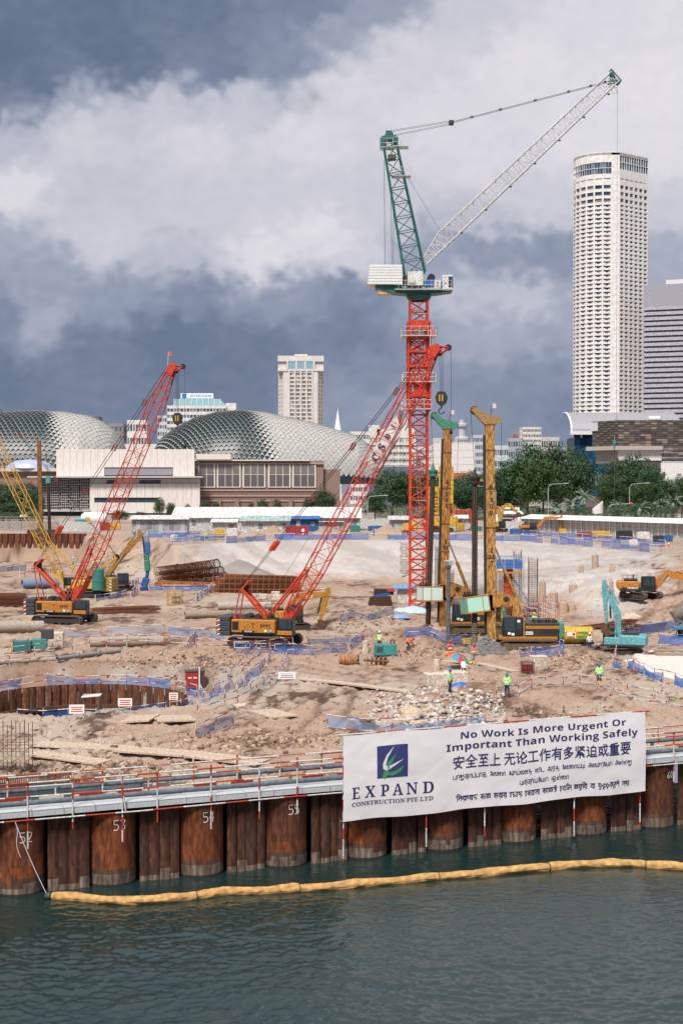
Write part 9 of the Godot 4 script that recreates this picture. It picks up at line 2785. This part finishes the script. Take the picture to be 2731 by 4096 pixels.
func far_edge() -> void:
	hut("long white site hut with a broad sloping white roof",690,1440,2032,2122,9.0,"cfd0d0","ecebea",2.2,14)
	hut("grey hut with a flat white roof at the end of the hut row",528,750,2064,2142,4.0,"a9abb0","e2e2e4",0.6,5)
	hut("white hut with a green tinged roof in the hut row",966,1156,2066,2136,4.0,"d8d8d8","a9c4c2",0.9,4)
	hut("small white hut at the sign boards",850,945,2078,2134,3.0,"d0d0ce","e8e8e8",0.5,2)
	hut("blue container hut beside the red skip",1158,1274,2066,2126,3.0,"2f66a8","3d74b4",0.5,2)
	hut("white hut right of the blue container hut",1276,1370,2072,2122,4.0,"d6d6d4","d9dcdf",0.8,3)
	hut("grey corrugated hut left of the tower crane mast",1558,1640,2066,2118,4.0,"bfc2c4","d4d4d6",0.7,2)
	hut("white open shed behind the red excavator",1790,1880,2062,2116,4.0,"cfd3d6","eeeeee",0.6,3)
	hut("low white shed left of the hoarding",1985,2085,2046,2112,4.0,"d5d8d9","f0f0f0",0.5,3)
	var b := gt(1188,2141)
	var k := -b.z / FP
	var o := thing("red_skip","red steel skip standing before the blue container hut","skip",b)
	extp(o,"body",[Vector2(-45 * k,0.15),Vector2(45 * k,0.15),Vector2(47 * k,37 * k),Vector2(-47 * k,37 * k)],-1.8,0.0,mt("b23a42",0.6,0,"blotch",0.4))
	for i in 9: blk(o,"rib",Vector3((-40 + i * 10) * k,19 * k,0.06),Vector3(0.1,34 * k,0.1),mt("a3323a",0.6))
	blk(o,"plate",Vector3(24 * k,20 * k,0.12),Vector3(0.6,0.6,0.03),mt("e6e2e0",0.7))
	var r := RandomNumberGenerator.new()
	r.seed = 31
	var looks := [["e0b23a","yellow steel frame stored on the far rim"],["8a3a34","red brown crate stored on the far rim"],["3567a5","blue tool box stored on the far rim"],["e3e1de","white water tank stored on the far rim"],["2b3038","dark equipment box stored on the far rim"],["2f8a80","teal machine stored on the far rim"]]
	for q in [[2250,2148,0,1.6],[2335,2150,1,3.0],[2400,2152,0,3.4],[2440,2160,0,1.2],[2495,2158,4,3.0],[2570,2160,3,2.4],[2630,2168,4,1.8],[2668,2166,2,1.6],[2530,2190,3,1.4],[1420,2128,5,2.2],[1500,2124,2,3.2],[1560,2124,2,1.8],[1640,2122,0,3.2],[1840,2122,0,2.0],[1905,2124,5,2.6],[1400,2118,3,3.4],[2060,2136,2,2.4],[1620,2138,1,1.4],[610,2138,4,2.6],[462,2118,0,2.6],[420,2122,1,2.2],[880,2148,0,1.8],[930,2146,3,2.2],[700,2166,3,1.4]]:
		var p := gt(q[0],q[1])
		var L: Array = looks[q[2]]
		var s: float = q[3]
		o = thing("stored_box",L[1],"box",p,r.randf_range(-0.2,0.2),L[1] + "s")
		var hh := r.randf_range(0.5,0.95) * minf(s,1.8)
		bblk(o,"body",Vector3(0,hh / 2 + 0.1,0),Vector3(s,hh,1.2),mt(L[0],0.65,0,"blotch",0.5),0.05)
		for x in [-1,1]: blk(o,"bearer",Vector3(x * s * 0.35,0.05,0),Vector3(0.14,0.12,1.3),mt("6a5a48",0.9))
		bblk(o,"lid",Vector3(0.05 * s,hh + 0.14,0),Vector3(s * 0.7,0.1,1.0),mt(L[0],0.7,0,"dirt",0.6),0.02)
	for q in [[1290,2134,3.2,0.9],[1340,2136,2.0,0.6],[1548,2128,4.2,1.4],[1090,2140,5.0,1.5],[1010,2146,4.0,0.9]]:
		var p := gt(q[0],q[1])
		var pts := PackedVector3Array()
		for j in 12:
			for i in 24:
				var x: float = (i / 23.0 * 2 - 1) * q[2]
				var z: float = (j / 11.0 * 2 - 1) * 2.5
				var e := clampf(1.0 - Vector2(x / q[2],z / 2.5).length(),0,1)
				pts.append(Vector3(x,q[3] * e * (1.2 + n2.get_noise_2d(x * 60,z * 60)) - 0.05,-z))
		solo("spoil_heap",grid_mesh(pts,12,24,PackedColorArray()),mt("c9b199",0.95,0,"soil",0.4),"small heap of pale broken spoil on the far rim","earth","spoil heaps on the far rim","",Transform3D(Basis(),p))
	var a := gp(2098,2125,PLATEAU)
	var e := gp(2790,2156,PLATEAU)
	var f := (e - a).normalized()
	var yaw := -atan2(f.z,f.x)
	o = thing("white_hoarding","long white corrugated hoarding with a white lean-to roof before the trees","hoarding",a,yaw)
	var L := (e - a).length()
	var n := 30
	var m := MB.new()
	for i in 8: m.box(Vector3(-0.5 + (i + 0.5) / 8.0,0,-0.02 * (i % 2)),Vector3(0.125,1.0,0.05))
	var pm := m.mesh()
	for i in n:
		var x := L * (i + 0.5) / n
		part(o,"sheet_panel",pm,mt("c6c8cb" if i % 4 else "d2d3d4",0.7,0,"blotch",0.4),Transform3D(Basis.from_scale(Vector3(L / n,3.0,1)),Vector3(x,1.5,0)))
		blk(o,"post",Vector3(L * i / n,1.55,0.16),Vector3(0.16,3.1,0.16),mt("e6e5e3",0.7))
		for y in [0.8,1.6,2.4]: blk(o,"girt",Vector3(x,y,0.08),Vector3(L / n - 0.17,0.08,0.08),mt("d9d9d8",0.7))
	m = MB.new()
	m.quad(Vector3(-0.3,3.0,1.6),Vector3(L,3.0,1.6),Vector3(L,3.85,-1.8),Vector3(-0.3,3.85,-1.8))
	m.quad(Vector3(-0.3,2.92,1.6),Vector3(L,2.92,1.6),Vector3(L,3.0,1.6),Vector3(-0.3,3.0,1.6))
	for i in 60: m.bar(Vector3(L * i / 60.0,3.03,1.6),Vector3(L * i / 60.0,3.88,-1.8),0.08,0.05)
	part(o,"roof",m.mesh(),mt("efeeec",0.6,0,"faint",0.2))
	for q in [[1985,2100,2122,2124,"plain white sheet fence left of the hoarding"],[1410,1560,2112,2112,"plain white sheet fence behind the tower crane"],[244,400,2124,2128,"plain pale sheet fence before the lattice screen"]]:
		a = gp(q[0],q[2],PLATEAU)
		e = gp(q[1],q[3],PLATEAU)
		f = (e - a).normalized()
		o = thing("sheet_fence",q[4],"fence",a,-atan2(f.z,f.x))
		var l := (e - a).length()
		var nn := int(l / 1.6) + 1
		for i in nn: part(o,"sheet_panel",pm,mt("d0d2d3",0.7,0,"blotch",0.4),Transform3D(Basis.from_scale(Vector3(l / nn,2.2,1)),Vector3(l * (i + 0.5) / nn,1.1,0)))
	a = gp(-60,2242,0.0)
	o = thing("far_pile_wall","rust brown sheet pile wall below the grey promenade at the left","wall",Vector3(dp(-60,1950,300.4).x,-0.5,-300.4))
	var wd := dp(348,1950,300.4).x - dp(-60,1950,300.4).x
	for i in 17:
		var x := wd * (i + 0.5) / 17.0
		var mm := MB.new()
		var w := wd / 17.0
		mm.quad(Vector3(-w / 2,0,0),Vector3(-w * 0.3,0,0.4),Vector3(-w * 0.3,6.3,0.4),Vector3(-w / 2,6.3,0))
		mm.quad(Vector3(-w * 0.3,0,0.4),Vector3(w * 0.3,0,0.4),Vector3(w * 0.3,6.3,0.4),Vector3(-w * 0.3,6.3,0.4))
		mm.quad(Vector3(w * 0.3,0,0.4),Vector3(w / 2,0,0),Vector3(w / 2,6.3,0),Vector3(w * 0.3,6.3,0.4))
		part(o,"sheet_pile",mm.mesh(),mt(["7a4a34","6b4030","8a5a3e"][i % 3],0.85,0,"rust",0.3),Transform3D(Basis(),Vector3(x,0,0)))
	o = thing("promenade_wall","grey concrete promenade wall with a railing above the far sheet piles","wall",Vector3(dp(-60,1950,330).x,5.2,-330))
	wd = dp(235,1950,330).x - dp(-60,1950,330).x
	for i in 6: bblk(o,"wall_bay",Vector3(wd * (i + 0.5) / 6.0,1.2,0),Vector3(wd / 6 - 0.05,2.6,0.5),mt("a9a6a6",0.9,0,"dirt",0.2),0.03)
	for i in 18: rod(o,"rail_post",Vector3(wd * i / 18.0,2.5,0),Vector3(wd * i / 18.0,3.5,0),0.04,mt("8f8a86",0.6))
	for y in [2.9,3.5]: rod(o,"rail",Vector3(0,y,0),Vector3(wd,y,0),0.05,mt("8f8a86",0.6))
	o = thing("white_silo","white horizontal silo with a teal end behind the pale sheet fence","tank",gt(372,2118))
	m = MB.new()
	m.lathe([Vector2(0,-3.2),Vector2(1.1,-3.0),Vector2(1.5,-2.0),Vector2(1.5,2.4),Vector2(1.0,3.0),Vector2(0,3.2)],18,Transform3D(Basis(Vector3.BACK,PI / 2),Vector3(0,2.6,-2)))
	part(o,"tank",m.mesh(),mt("e2e2e0",0.5))
	bblk(o,"teal_cover",Vector3(-2.6,2.3,-1.2),Vector3(3.4,0.7,2.0),mt("3fa39a",0.6),0.2)
	for s in [-1,1]: blk(o,"saddle",Vector3(s * 1.8,0.6,-2),Vector3(0.4,1.4,2.2),mt("8a8a86",0.8))
	var lp := [[2191,1937,1,"tall grey street lamp with a long arm before the rain trees"],[2516,1936,1,"tall grey street lamp with a long arm before the mall trees"],[1982,1948,-1,"grey street lamp with a short arm behind the second rig"],[1470,1985,1,"slim street lamp beside the end of the brown hall"]]
	for q in lp:
		var p := dp(q[0],1950,392)
		var by := ground_h(p.x,392.0)
		o = thing("street_lamp",q[3],"street lamp",Vector3(p.x,by,p.z))
		var h = EYE + (1950 - q[1]) * 392.0 / FP - by
		var ml := mt("aab2b4",0.5,0.3)
		rod(o,"pole",Vector3.ZERO,Vector3(0,h - 1.2,0),0.12,ml)
		var pts := []
		for i in 7: pts.append(Vector3(q[2] * 1.2 * (1 - cos(i * PI / 12)),h - 1.2 + 1.2 * sin(i * PI / 12),0))
		pts.append(Vector3(q[2] * 4.6,h + 0.25,0))
		var mm := MB.new()
		mm.path(pts,0.08)
		part(o,"arm",mm.mesh(),ml)
		bblk(o,"lamp_head",Vector3(q[2] * 5.0,h + 0.25,0),Vector3(1.2,0.16,0.4),mt("c9ced0",0.5),0.05)
	var tp := dp(2430,1950,385)
	var ty := ground_h(tp.x,385.0)
	o = thing("traffic_signal","grey arm signal post with a red light above the hoarding","traffic signal",Vector3(tp.x,ty,tp.z))
	var th := EYE + (1950 - 2018) * 385.0 / FP - ty
	var pp := [Vector3(0,0,0)]
	for i in 7: pp.append(Vector3(1.6 * (1 - cos(i * PI / 12)),th - 1.6 + 1.6 * sin(i * PI / 12),0))
	pp.append(Vector3(6.0,th + 0.2,0))
	m = MB.new()
	m.path(pp,0.14)
	part(o,"arm",m.mesh(),mt("aab2b4",0.5,0.3))
	bblk(o,"signal_box",Vector3(6.2,th + 0.1,0),Vector3(0.5,1.3,0.4),mt("1f1f20",0.6),0.06)
	var rl := StandardMaterial3D.new()
	rl.albedo_color = Color("d8301c")
	rl.emission_enabled = true
	rl.emission = Color("ff3a1c")
	rl.emission_energy_multiplier = 1.5
	rod(o,"signal_lamp",Vector3(6.2,th + 0.45,0.2),Vector3(6.2,th + 0.45,0.26),0.2,rl)
	var ol := OmniLight3D.new()
	ol.name = "signal_light"
	ol.light_color = Color("ff3a1c")
	ol.light_energy = 0.15
	ol.light_size = 0.15
	ol.omni_range = 20.0
	ol.shadow_enabled = true
	ol.position = Vector3(6.2,th + 0.45,0.5)
	o.add_child(ol)
	var vp := dp(2389,1950,380)
	o = thing("vent_shaft","white round vent shaft with a slanted open top behind the hoarding","vent",Vector3(vp.x,ground_h(vp.x,380.0),vp.z))
	m = MB.new()
	var hh := EYE + (1950 - 1997) * 380.0 / FP - ground_h(vp.x,380.0)
	for i in 28:
		var a0 := TAU * i / 28
		var a1 := TAU * (i + 1) / 28
		for rr in [1.4,1.2]:
			var c0 := Vector3(cos(a0) * rr,0,sin(a0) * rr)
			var c1 := Vector3(cos(a1) * rr,0,sin(a1) * rr)
			var t0 := Vector3(0,hh - 1.6 + 1.1 * cos(a0),0)
			var t1 := Vector3(0,hh - 1.6 + 1.1 * cos(a1),0)
			if rr > 1.3: m.quad(c1,c0,c0 + t0,c1 + t1)
			else:
				m.quad(c0,c1,c1 + t1,c0 + t0)
				m.quad(c0 + t0,c1 + t1,c1 / 1.2 * 1.4 + t1,c0 / 1.2 * 1.4 + t0)
	part(o,"shell",m.mesh(),mt("e4e2e0",0.7,0,"faint",0.4))
	blk(o,"base_ring",Vector3(0,0.2,0),Vector3(3.2,0.4,3.2),mt("b9b6b2",0.8))
	tp = dp(2455,1950,370)
	o = thing("beacon_mast","thin dark mast with a green and blue beacon before the mall","mast",Vector3(tp.x,ground_h(tp.x,370.0),tp.z))
	var bh := EYE + (1950 - 1775) * 370.0 / FP - o.position.y
	rod(o,"pole",Vector3.ZERO,Vector3(0,bh,0),0.1,mt("3a4444",0.6))
	rod(o,"green_lamp",Vector3(0,bh,0),Vector3(0,bh + 0.9,0),0.38,mt("2f9a72",0.5))
	rod(o,"blue_ring",Vector3(0,bh - 1.0,0),Vector3(0,bh - 0.2,0),0.26,mt("3f6fae",0.5))
	rod(o,"tip",Vector3(0,bh + 0.9,0),Vector3(0,bh + 2.2,0),0.06,mt("9a9a98",0.5))
	b = gt(2050,2122)
	o = thing("stop_sign","small red round stop sign at the gap before the hoarding","sign",b)
	rod(o,"post",Vector3.ZERO,Vector3(0,2.4,0),0.05,mt("b0b0ae",0.5))
	rod(o,"disc",Vector3(0,2.3,0.06),Vector3(0,2.3,0.1),0.45,mt("c9342a",0.5))
	blk(o,"bar",Vector3(0,2.3,0.115),Vector3(0.5,0.12,0.02),mt("eeeeee",0.6))
	b = gt(2030,2116)
	o = thing("entrance_sign","black entrance board with white letters in a white gate frame","sign",b)
	for s in [-1,1]: blk(o,"gate_post",Vector3(s * 2.6,2.6,-0.4),Vector3(0.4,5.2,0.4),mt("e8e8e8",0.6))
	blk(o,"gate_beam",Vector3(0,5.0,-0.4),Vector3(5.6,0.4,0.4),mt("e8e8e8",0.6))
	bblk(o,"board",Vector3(0,2.4,-0.1),Vector3(3.2,1.5,0.08),mt("1c1e22",0.5),0.02)
	text(o,"lettering","BANSHEN",0.34,mt("d8d8d8",0.6),Transform3D(Basis(),Vector3(0,2.6,-0.05)),2.4)
	for q in [[1212,2146,"small orange traffic cone below the red skip"],[2672,2186,"orange traffic cone at the right end of the rim"]]:
		o = thing("traffic_cone",q[2],"cone",gt(q[0],q[1]))
		m = MB.new()
		m.lathe([Vector2(0.3,0),Vector2(0.28,0.08),Vector2(0.18,0.1),Vector2(0.05,0.85),Vector2(0,0.86)],12)
		part(o,"cone_body",m.mesh(),mt("e0552c",0.6))
		m = MB.new()
		m.lathe([Vector2(0.135,0.42),Vector2(0.105,0.6)],12)
		part(o,"white_band",m.mesh(),mt("eeeeee",0.6))
# people: one continuous skin per figure,meshed from a field of tapered bones
var net_v := PackedVector3Array()
var net_k := PackedInt32Array()
var net_i := PackedInt32Array()
func field_mesh(bones: Array,lo: Vector3,hi: Vector3,cell: float,blend: float) -> void:
	var nx := int((hi.x - lo.x) / cell) + 2
	var ny := int((hi.y - lo.y) / cell) + 2
	var nz := int((hi.z - lo.z) / cell) + 2
	var f := PackedFloat32Array()
	f.resize(nx * ny * nz)
	f.fill(9.0)
	var kd := PackedInt32Array()
	kd.resize(nx * ny * nz)
	var best := PackedFloat32Array()
	best.resize(nx * ny * nz)
	best.fill(9.0)
	for b in bones:
		var a: Vector3 = b[0]
		var e: Vector3 = b[1]
		var ra: float = b[2]
		var rb: float = b[3]
		var kind: int = b[4]
		var pad := maxf(ra,rb) + blend * 2.0 + cell * 2.0
		var p0 := (a.min(e) - Vector3.ONE * pad - lo) / cell
		var p1 := (a.max(e) + Vector3.ONE * pad - lo) / cell
		var ab := e - a
		var l2 := maxf(ab.length_squared(),1e-8)
		for z in range(maxi(0,int(p0.z)),mini(nz,int(p1.z) + 1)):
			for y in range(maxi(0,int(p0.y)),mini(ny,int(p1.y) + 1)):
				for x in range(maxi(0,int(p0.x)),mini(nx,int(p1.x) + 1)):
					var p := lo + Vector3(x,y,z) * cell
					var t := clampf((p - a).dot(ab) / l2,0.0,1.0)
					var d := (p - a - ab * t).length() - lerpf(ra,rb,t)
					var ix := (z * ny + y) * nx + x
					if d < best[ix]:
						best[ix] = d
						kd[ix] = kind
					var o := f[ix]
					var h := maxf(blend - absf(o - d),0.0) / blend
					f[ix] = minf(o,d) - h * h * blend * 0.25
	var vid := PackedInt32Array()
	vid.resize(nx * ny * nz)
	vid.fill(-1)
	var off := [0,1,nx,nx + 1,nx * ny,nx * ny + 1,nx * ny + nx,nx * ny + nx + 1]
	var edges := [[0,1],[2,3],[4,5],[6,7],[0,2],[1,3],[4,6],[5,7],[0,4],[1,5],[2,6],[3,7]]
	for z in nz - 1:
		for y in ny - 1:
			for x in nx - 1:
				var ix := (z * ny + y) * nx + x
				var mask := 0
				for c in 8:
					if f[ix + off[c]] < 0: mask |= 1 << c
				if mask == 0 or mask == 255: continue
				var s := Vector3.ZERO
				var n := 0
				for ed in edges:
					var i0: int = ed[0]
					var i1: int = ed[1]
					if ((mask >> i0) & 1) == ((mask >> i1) & 1): continue
					var fa := f[ix + off[i0]]
					var fb := f[ix + off[i1]]
					var t := fa / (fa - fb)
					s += Vector3(i0 & 1,(i0 >> 1) & 1,i0 >> 2).lerp(Vector3(i1 & 1,(i1 >> 1) & 1,i1 >> 2),t)
					n += 1
				vid[ix] = net_v.size()
				net_v.append(lo + (Vector3(x,y,z) + s / n) * cell)
				net_k.append(kd[ix])
	for z in range(1,nz - 1):
		for y in range(1,ny - 1):
			for x in range(1,nx - 1):
				var ix := (z * ny + y) * nx + x
				var s0 := f[ix] < 0
				for ax in 3:
					var st: int = [1,nx,nx * ny][ax]
					if s0 == (f[ix + st] < 0): continue
					var u: int = [nx,nx * ny,1][ax]
					var w: int = [nx * ny,1,nx][ax]
					var q := [vid[ix],vid[ix - u],vid[ix - u - w],vid[ix - w]]
					if q.has(-1): continue
					if s0: net_i.append_array([q[0],q[1],q[2],q[0],q[2],q[3]])
					else: net_i.append_array([q[0],q[2],q[1],q[0],q[3],q[2]])
func hand_bones(wr: Vector3,dir: Vector3,side: Vector3,out: Array) -> void:
	var pal := wr + dir * 0.09
	for i in 3: out.append([wr + dir * 0.015 + side * (i - 1) * 0.018,pal + side * (i - 1) * 0.026,0.02,0.019,0])
	var nrm := dir.cross(side).normalized()
	for i in 4:
		var b := pal + side * (i - 1.5) * 0.021
		var l: float = [0.066,0.08,0.075,0.058][i]
		var m := b + dir * l * 0.5 + nrm * 0.008
		out.append([b,m,0.0095,0.009,0])
		out.append([m,m + dir * l * 0.42 + nrm * 0.026,0.009,0.0075,0])
	var tb := wr + dir * 0.035 - side * 0.035
	out.append([tb,tb + dir * 0.035 - side * 0.022 + nrm * 0.01,0.012,0.01,0])
	out.append([tb + dir * 0.035 - side * 0.022 + nrm * 0.01,tb + dir * 0.068 - side * 0.022 + nrm * 0.022,0.01,0.008,0])
func figure(pose: int) -> Array:
	net_v = PackedVector3Array()
	net_k = PackedInt32Array()
	net_i = PackedInt32Array()
	var hip := Vector3(0,0.92,0)
	var chest := Vector3(0,1.3,0.0)
	var neck := Vector3(0,1.47,0.0)
	var knee := [Vector3(-0.11,0.5,0.03),Vector3(0.11,0.5,0.03)]
	var ank := [Vector3(-0.13,0.09,-0.02),Vector3(0.13,0.09,-0.02)]
	var elb := [Vector3(-0.29,1.14,-0.02),Vector3(0.29,1.14,-0.02)]
	var wri := [Vector3(-0.30,0.9,0.08),Vector3(0.30,0.9,0.08)]
	if pose == 1:
		knee = [Vector3(-0.1,0.52,0.2),Vector3(0.1,0.5,-0.06)]
		ank = [Vector3(-0.1,0.1,0.24),Vector3(0.1,0.14,-0.34)]
		elb = [Vector3(-0.28,1.15,-0.13),Vector3(0.28,1.15,0.1)]
		wri = [Vector3(-0.27,0.94,0.02),Vector3(0.25,0.98,0.3)]
	elif pose == 2:
		hip = Vector3(0,0.8,-0.12)
		chest = Vector3(0,0.98,0.22)
		neck = Vector3(0,1.0,0.4)
		knee = [Vector3(-0.14,0.45,0.12),Vector3(0.14,0.45,0.12)]
		ank = [Vector3(-0.15,0.09,-0.1),Vector3(0.15,0.09,-0.06)]
		elb = [Vector3(-0.26,0.74,0.38),Vector3(0.26,0.74,0.38)]
		wri = [Vector3(-0.16,0.52,0.5),Vector3(0.16,0.52,0.5)]
	elif pose == 3:
		elb = [Vector3(-0.3,1.16,0.08),Vector3(0.28,1.22,0.2)]
		wri = [Vector3(-0.24,1.06,0.3),Vector3(0.2,1.3,0.42)]
	var up := (neck - hip).normalized()
	var fw := Vector3(1,0,0).cross(up).normalized()
	var bones := []
	for s in 2:
		var sg := s * 2 - 1.0
		var hj := hip + Vector3(sg * 0.095,-0.02,0)
		var sh := chest + Vector3(sg * 0.185,0.0,0) + up * 0.1
		bones.append([hj,knee[s],0.098,0.068,4])
		bones.append([knee[s],ank[s] + Vector3(0,0.14,0),0.066,0.05,4])
		bones.append([ank[s] + Vector3(0,0.2,0),ank[s],0.062,0.055,5])
		bones.append([ank[s] + Vector3(0,-0.035,-0.04),ank[s] + Vector3(sg * 0.02,-0.04,0.16),0.052,0.045,5])
		bones.append([sh,elb[s],0.066,0.05,3])
		bones.append([elb[s],wri[s],0.05,0.034,3])
		bones.append([hip + Vector3(sg * 0.07,0.02,0),chest + Vector3(sg * 0.09,0,0) - up * 0.05,0.118,0.125,2])
		bones.append([chest + Vector3(sg * 0.08,0,0),sh - Vector3(sg * 0.03,0,0),0.122,0.075,2])
	bones.append([hip + Vector3(-0.07,-0.03,0),hip + Vector3(0.07,-0.03,0),0.115,0.115,4])
	bones.append([hip + up * 0.17 + Vector3(-0.08,0,0),hip + up * 0.17 + Vector3(0.08,0,0),0.128,0.128,6])
	bones.append([chest + up * 0.1,neck + up * 0.05,0.07,0.056,0])
	field_mesh(bones,Vector3(-0.5,-0.03,-0.5),Vector3(0.5,1.6,0.65),0.026,0.05)
	var hc := neck + up * 0.16 + fw * 0.015
	if pose == 2: hc = neck + Vector3(0,0.06,0.13)
	var hb := [[hc + Vector3(0,0.03,-0.015),hc + Vector3(0,0.02,0.0),0.098,0.092,0],[hc + Vector3(0,-0.06,0.035),hc + Vector3(0,-0.03,0.02),0.058,0.07,0],[hc + Vector3(0,-0.01,0.098),hc + Vector3(0,-0.035,0.112),0.012,0.017,0],[neck,hc + Vector3(0,-0.08,-0.01),0.056,0.056,0],
		[hc + Vector3(-0.036,0.008,0.086),hc + Vector3(-0.03,0.008,0.088),0.012,0.012,7],[hc + Vector3(0.036,0.008,0.086),hc + Vector3(0.03,0.008,0.088),0.012,0.012,7],[hc + Vector3(-0.022,-0.072,0.083),hc + Vector3(0.022,-0.072,0.083),0.009,0.009,7],[hc + Vector3(-0.097,0.0,0),hc + Vector3(-0.1,-0.03,0),0.016,0.013,0],[hc + Vector3(0.097,0.0,0),hc + Vector3(0.1,-0.03,0),0.016,0.013,0],
		[hc + Vector3(0,0.075,-0.01),hc + Vector3(0,0.07,0.01),0.118,0.112,1],[hc + Vector3(-0.06,0.06,0.12),hc + Vector3(0.06,0.06,0.12),0.02,0.02,1],[hc + Vector3(-0.02,0.13,-0.1),hc + Vector3(0,0.18,0.05),0.03,0.03,1]]
	field_mesh(hb,hc - Vector3(0.17,0.2,0.19),hc + Vector3(0.17,0.24,0.19),0.014,0.02)
	for s in 2:
		var dr: Vector3 = (wri[s] - elb[s]).normalized()
		var out := []
		var sd := dr.cross(Vector3(s * 2 - 1,0,0.2)).normalized()
		hand_bones(wri[s],dr,sd,out)
		out.append([wri[s] - dr * 0.05,wri[s] + dr * 0.02,0.033,0.026,3])
		var c: Vector3 = wri[s] + dr * 0.08
		field_mesh(out,c - Vector3.ONE * 0.13,c + Vector3.ONE * 0.13,0.009,0.006)
	var nn := PackedVector3Array()
	nn.resize(net_v.size())
	for i in range(0,net_i.size(),3):
		var q := (net_v[net_i[i + 2]] - net_v[net_i[i]]).cross(net_v[net_i[i + 1]] - net_v[net_i[i]])
		for k in 3: nn[net_i[i + k]] += q
	for i in nn.size(): nn[i] = nn[i].normalized()
	return [net_v,nn,net_k,net_i]
func people() -> void:
	var figs := [figure(0),figure(1),figure(2),figure(3)]
	var lime := "b5e08a"
	var W := [[1800,2644,3.2,3,"c8382c","c23a34","cfc9c4","4a5a78","d9b23a","worker in a red vest and red helmet on the plank bridge"],
		[1893,2662,0.5,1,"c8382c","dd6a34","9a8f88","5d7290","d9b23a","worker in an orange vest walking beside the parasol"],
		[2395,2744,3.0,0,"2a8a98","a4e08a","a4e08a","3c3a40","d2a52a","worker in a lime vest, teal helmet and yellow boots by the railing"],
		[2026,2788,2.6,0,"2a98a8","a4dc86","a4dc86","2c3d5a","3a3a3c","worker in a lime vest and navy trousers beside the rubble heap"],
		[1798,2772,1.2,0,"2f70c0","a4dc86","a4dc86","2c3448","3a3a3c","worker with a blue helmet half hidden by the rubble heap"],
		[1517,2600,2.6,3,"e6e2dc","b6da7a","d8cfc4","4a4a50","3a3430","worker in a lime vest and white helmet behind the teal generator"],
		[1632,2602,1.9,2,"c8452c","d8582c","cf5a2f","4a4a50","3a3430","worker in orange bending over near the blue barrier"],
		[2357,2604,3.4,0,"e8e4e0","d8d4cc","d8d4cc","3c465c","3a3430","worker in a white shirt and helmet behind the tank lorry"],
		[2136,2516,0.3,3,"e0c23a","8fd89a","8fd89a","4a4a50","3a3430","worker in a green vest on the far side of the second rig"],
		[293,2266,1.2,0,"e6e2dc","a9d88a","8a9aac","3c465c","3a3430","worker in a lime vest below the far sheet piles"],
		[825,2162,0.6,0,"e0c23a","b6da7a","b6da7a","4a4a50","d2a52a","worker with a yellow helmet on the rim by the small hut"],
		[540,2146,2.4,0,"d8cfc4","a9b48a","8a8f88","5a4a44","3a3430","worker in a dull green shirt at the first hut"],
		[556,2146,0.2,3,"e6e2dc","c9402e","c9402e","4a4a50","3a3430","worker in a red shirt at the first hut"],
		[1494,2142,1.0,0,"2f70c0","5a86bc","5a86bc","3c465c","3a3430","worker in blue behind the long rim barrier"],
		[86,2098,0.8,1,"4a3a30","e8e4e0","e8e4e0","3c465c","3a3430","person in a white shirt walking on the promenade"],
		[102,2100,0.8,1,"3a302a","dcd8d8","dcd8d8","5a5a60","3a3430","person in a pale top walking on the promenade behind"]]
	for w in W:
		var f: Array = figs[w[3]]
		var cols := [lin("8a5f48"),lin(w[4]),lin(w[5]),lin(w[6]),lin(w[7]),lin(w[8]),lin("d9dcd2"),lin("3a2620")]
		var cc := PackedColorArray()
		cc.resize(f[2].size())
		for i in cc.size(): cc[i] = cols[f[2][i]]
		var p := gt(w[0],w[1])
		if w[0] == 1800 or w[0] == 1893: p.y += 0.12
		if w[0] < 110: p = Vector3(dp(w[0],1950,331).x,7.7,-331)
		var o := thing("person",w[9],"person",p,w[2])
		part(o,"body",idx_mesh(f[0],f[1],cc,f[3]),vmt(0.8))
func setup_basics() -> void:
	for q in [[n1,11,0.01,4],[n2,23,0.01,4],[n3,37,0.01,3]]:
		q[0].seed = q[1]
		q[0].frequency = q[2]
		q[0].noise_type = FastNoiseLite.TYPE_SIMPLEX_SMOOTH
		q[0].fractal_octaves = q[3]
	rng.seed = 5
	var m := MB.new()
	m.tube(Vector3(0,-0.5,0),Vector3(0,0.5,0),0.5,0.5,8)
	unit_cyl = m.mesh()
	m = MB.new()
	m.box(Vector3.ZERO,Vector3.ONE)
	unit_box = m.mesh()
func _ready() -> void:
	setup_basics()
	setup_view()
	setup_ground()
	make_quay()
	esplanade()
	skyline()
	hotel_tower()
	mall()
	trees()
	cranes()
	machines()
	far_edge()
	shaft_works()
	stores()
	rubble()
	barriers()
	people()
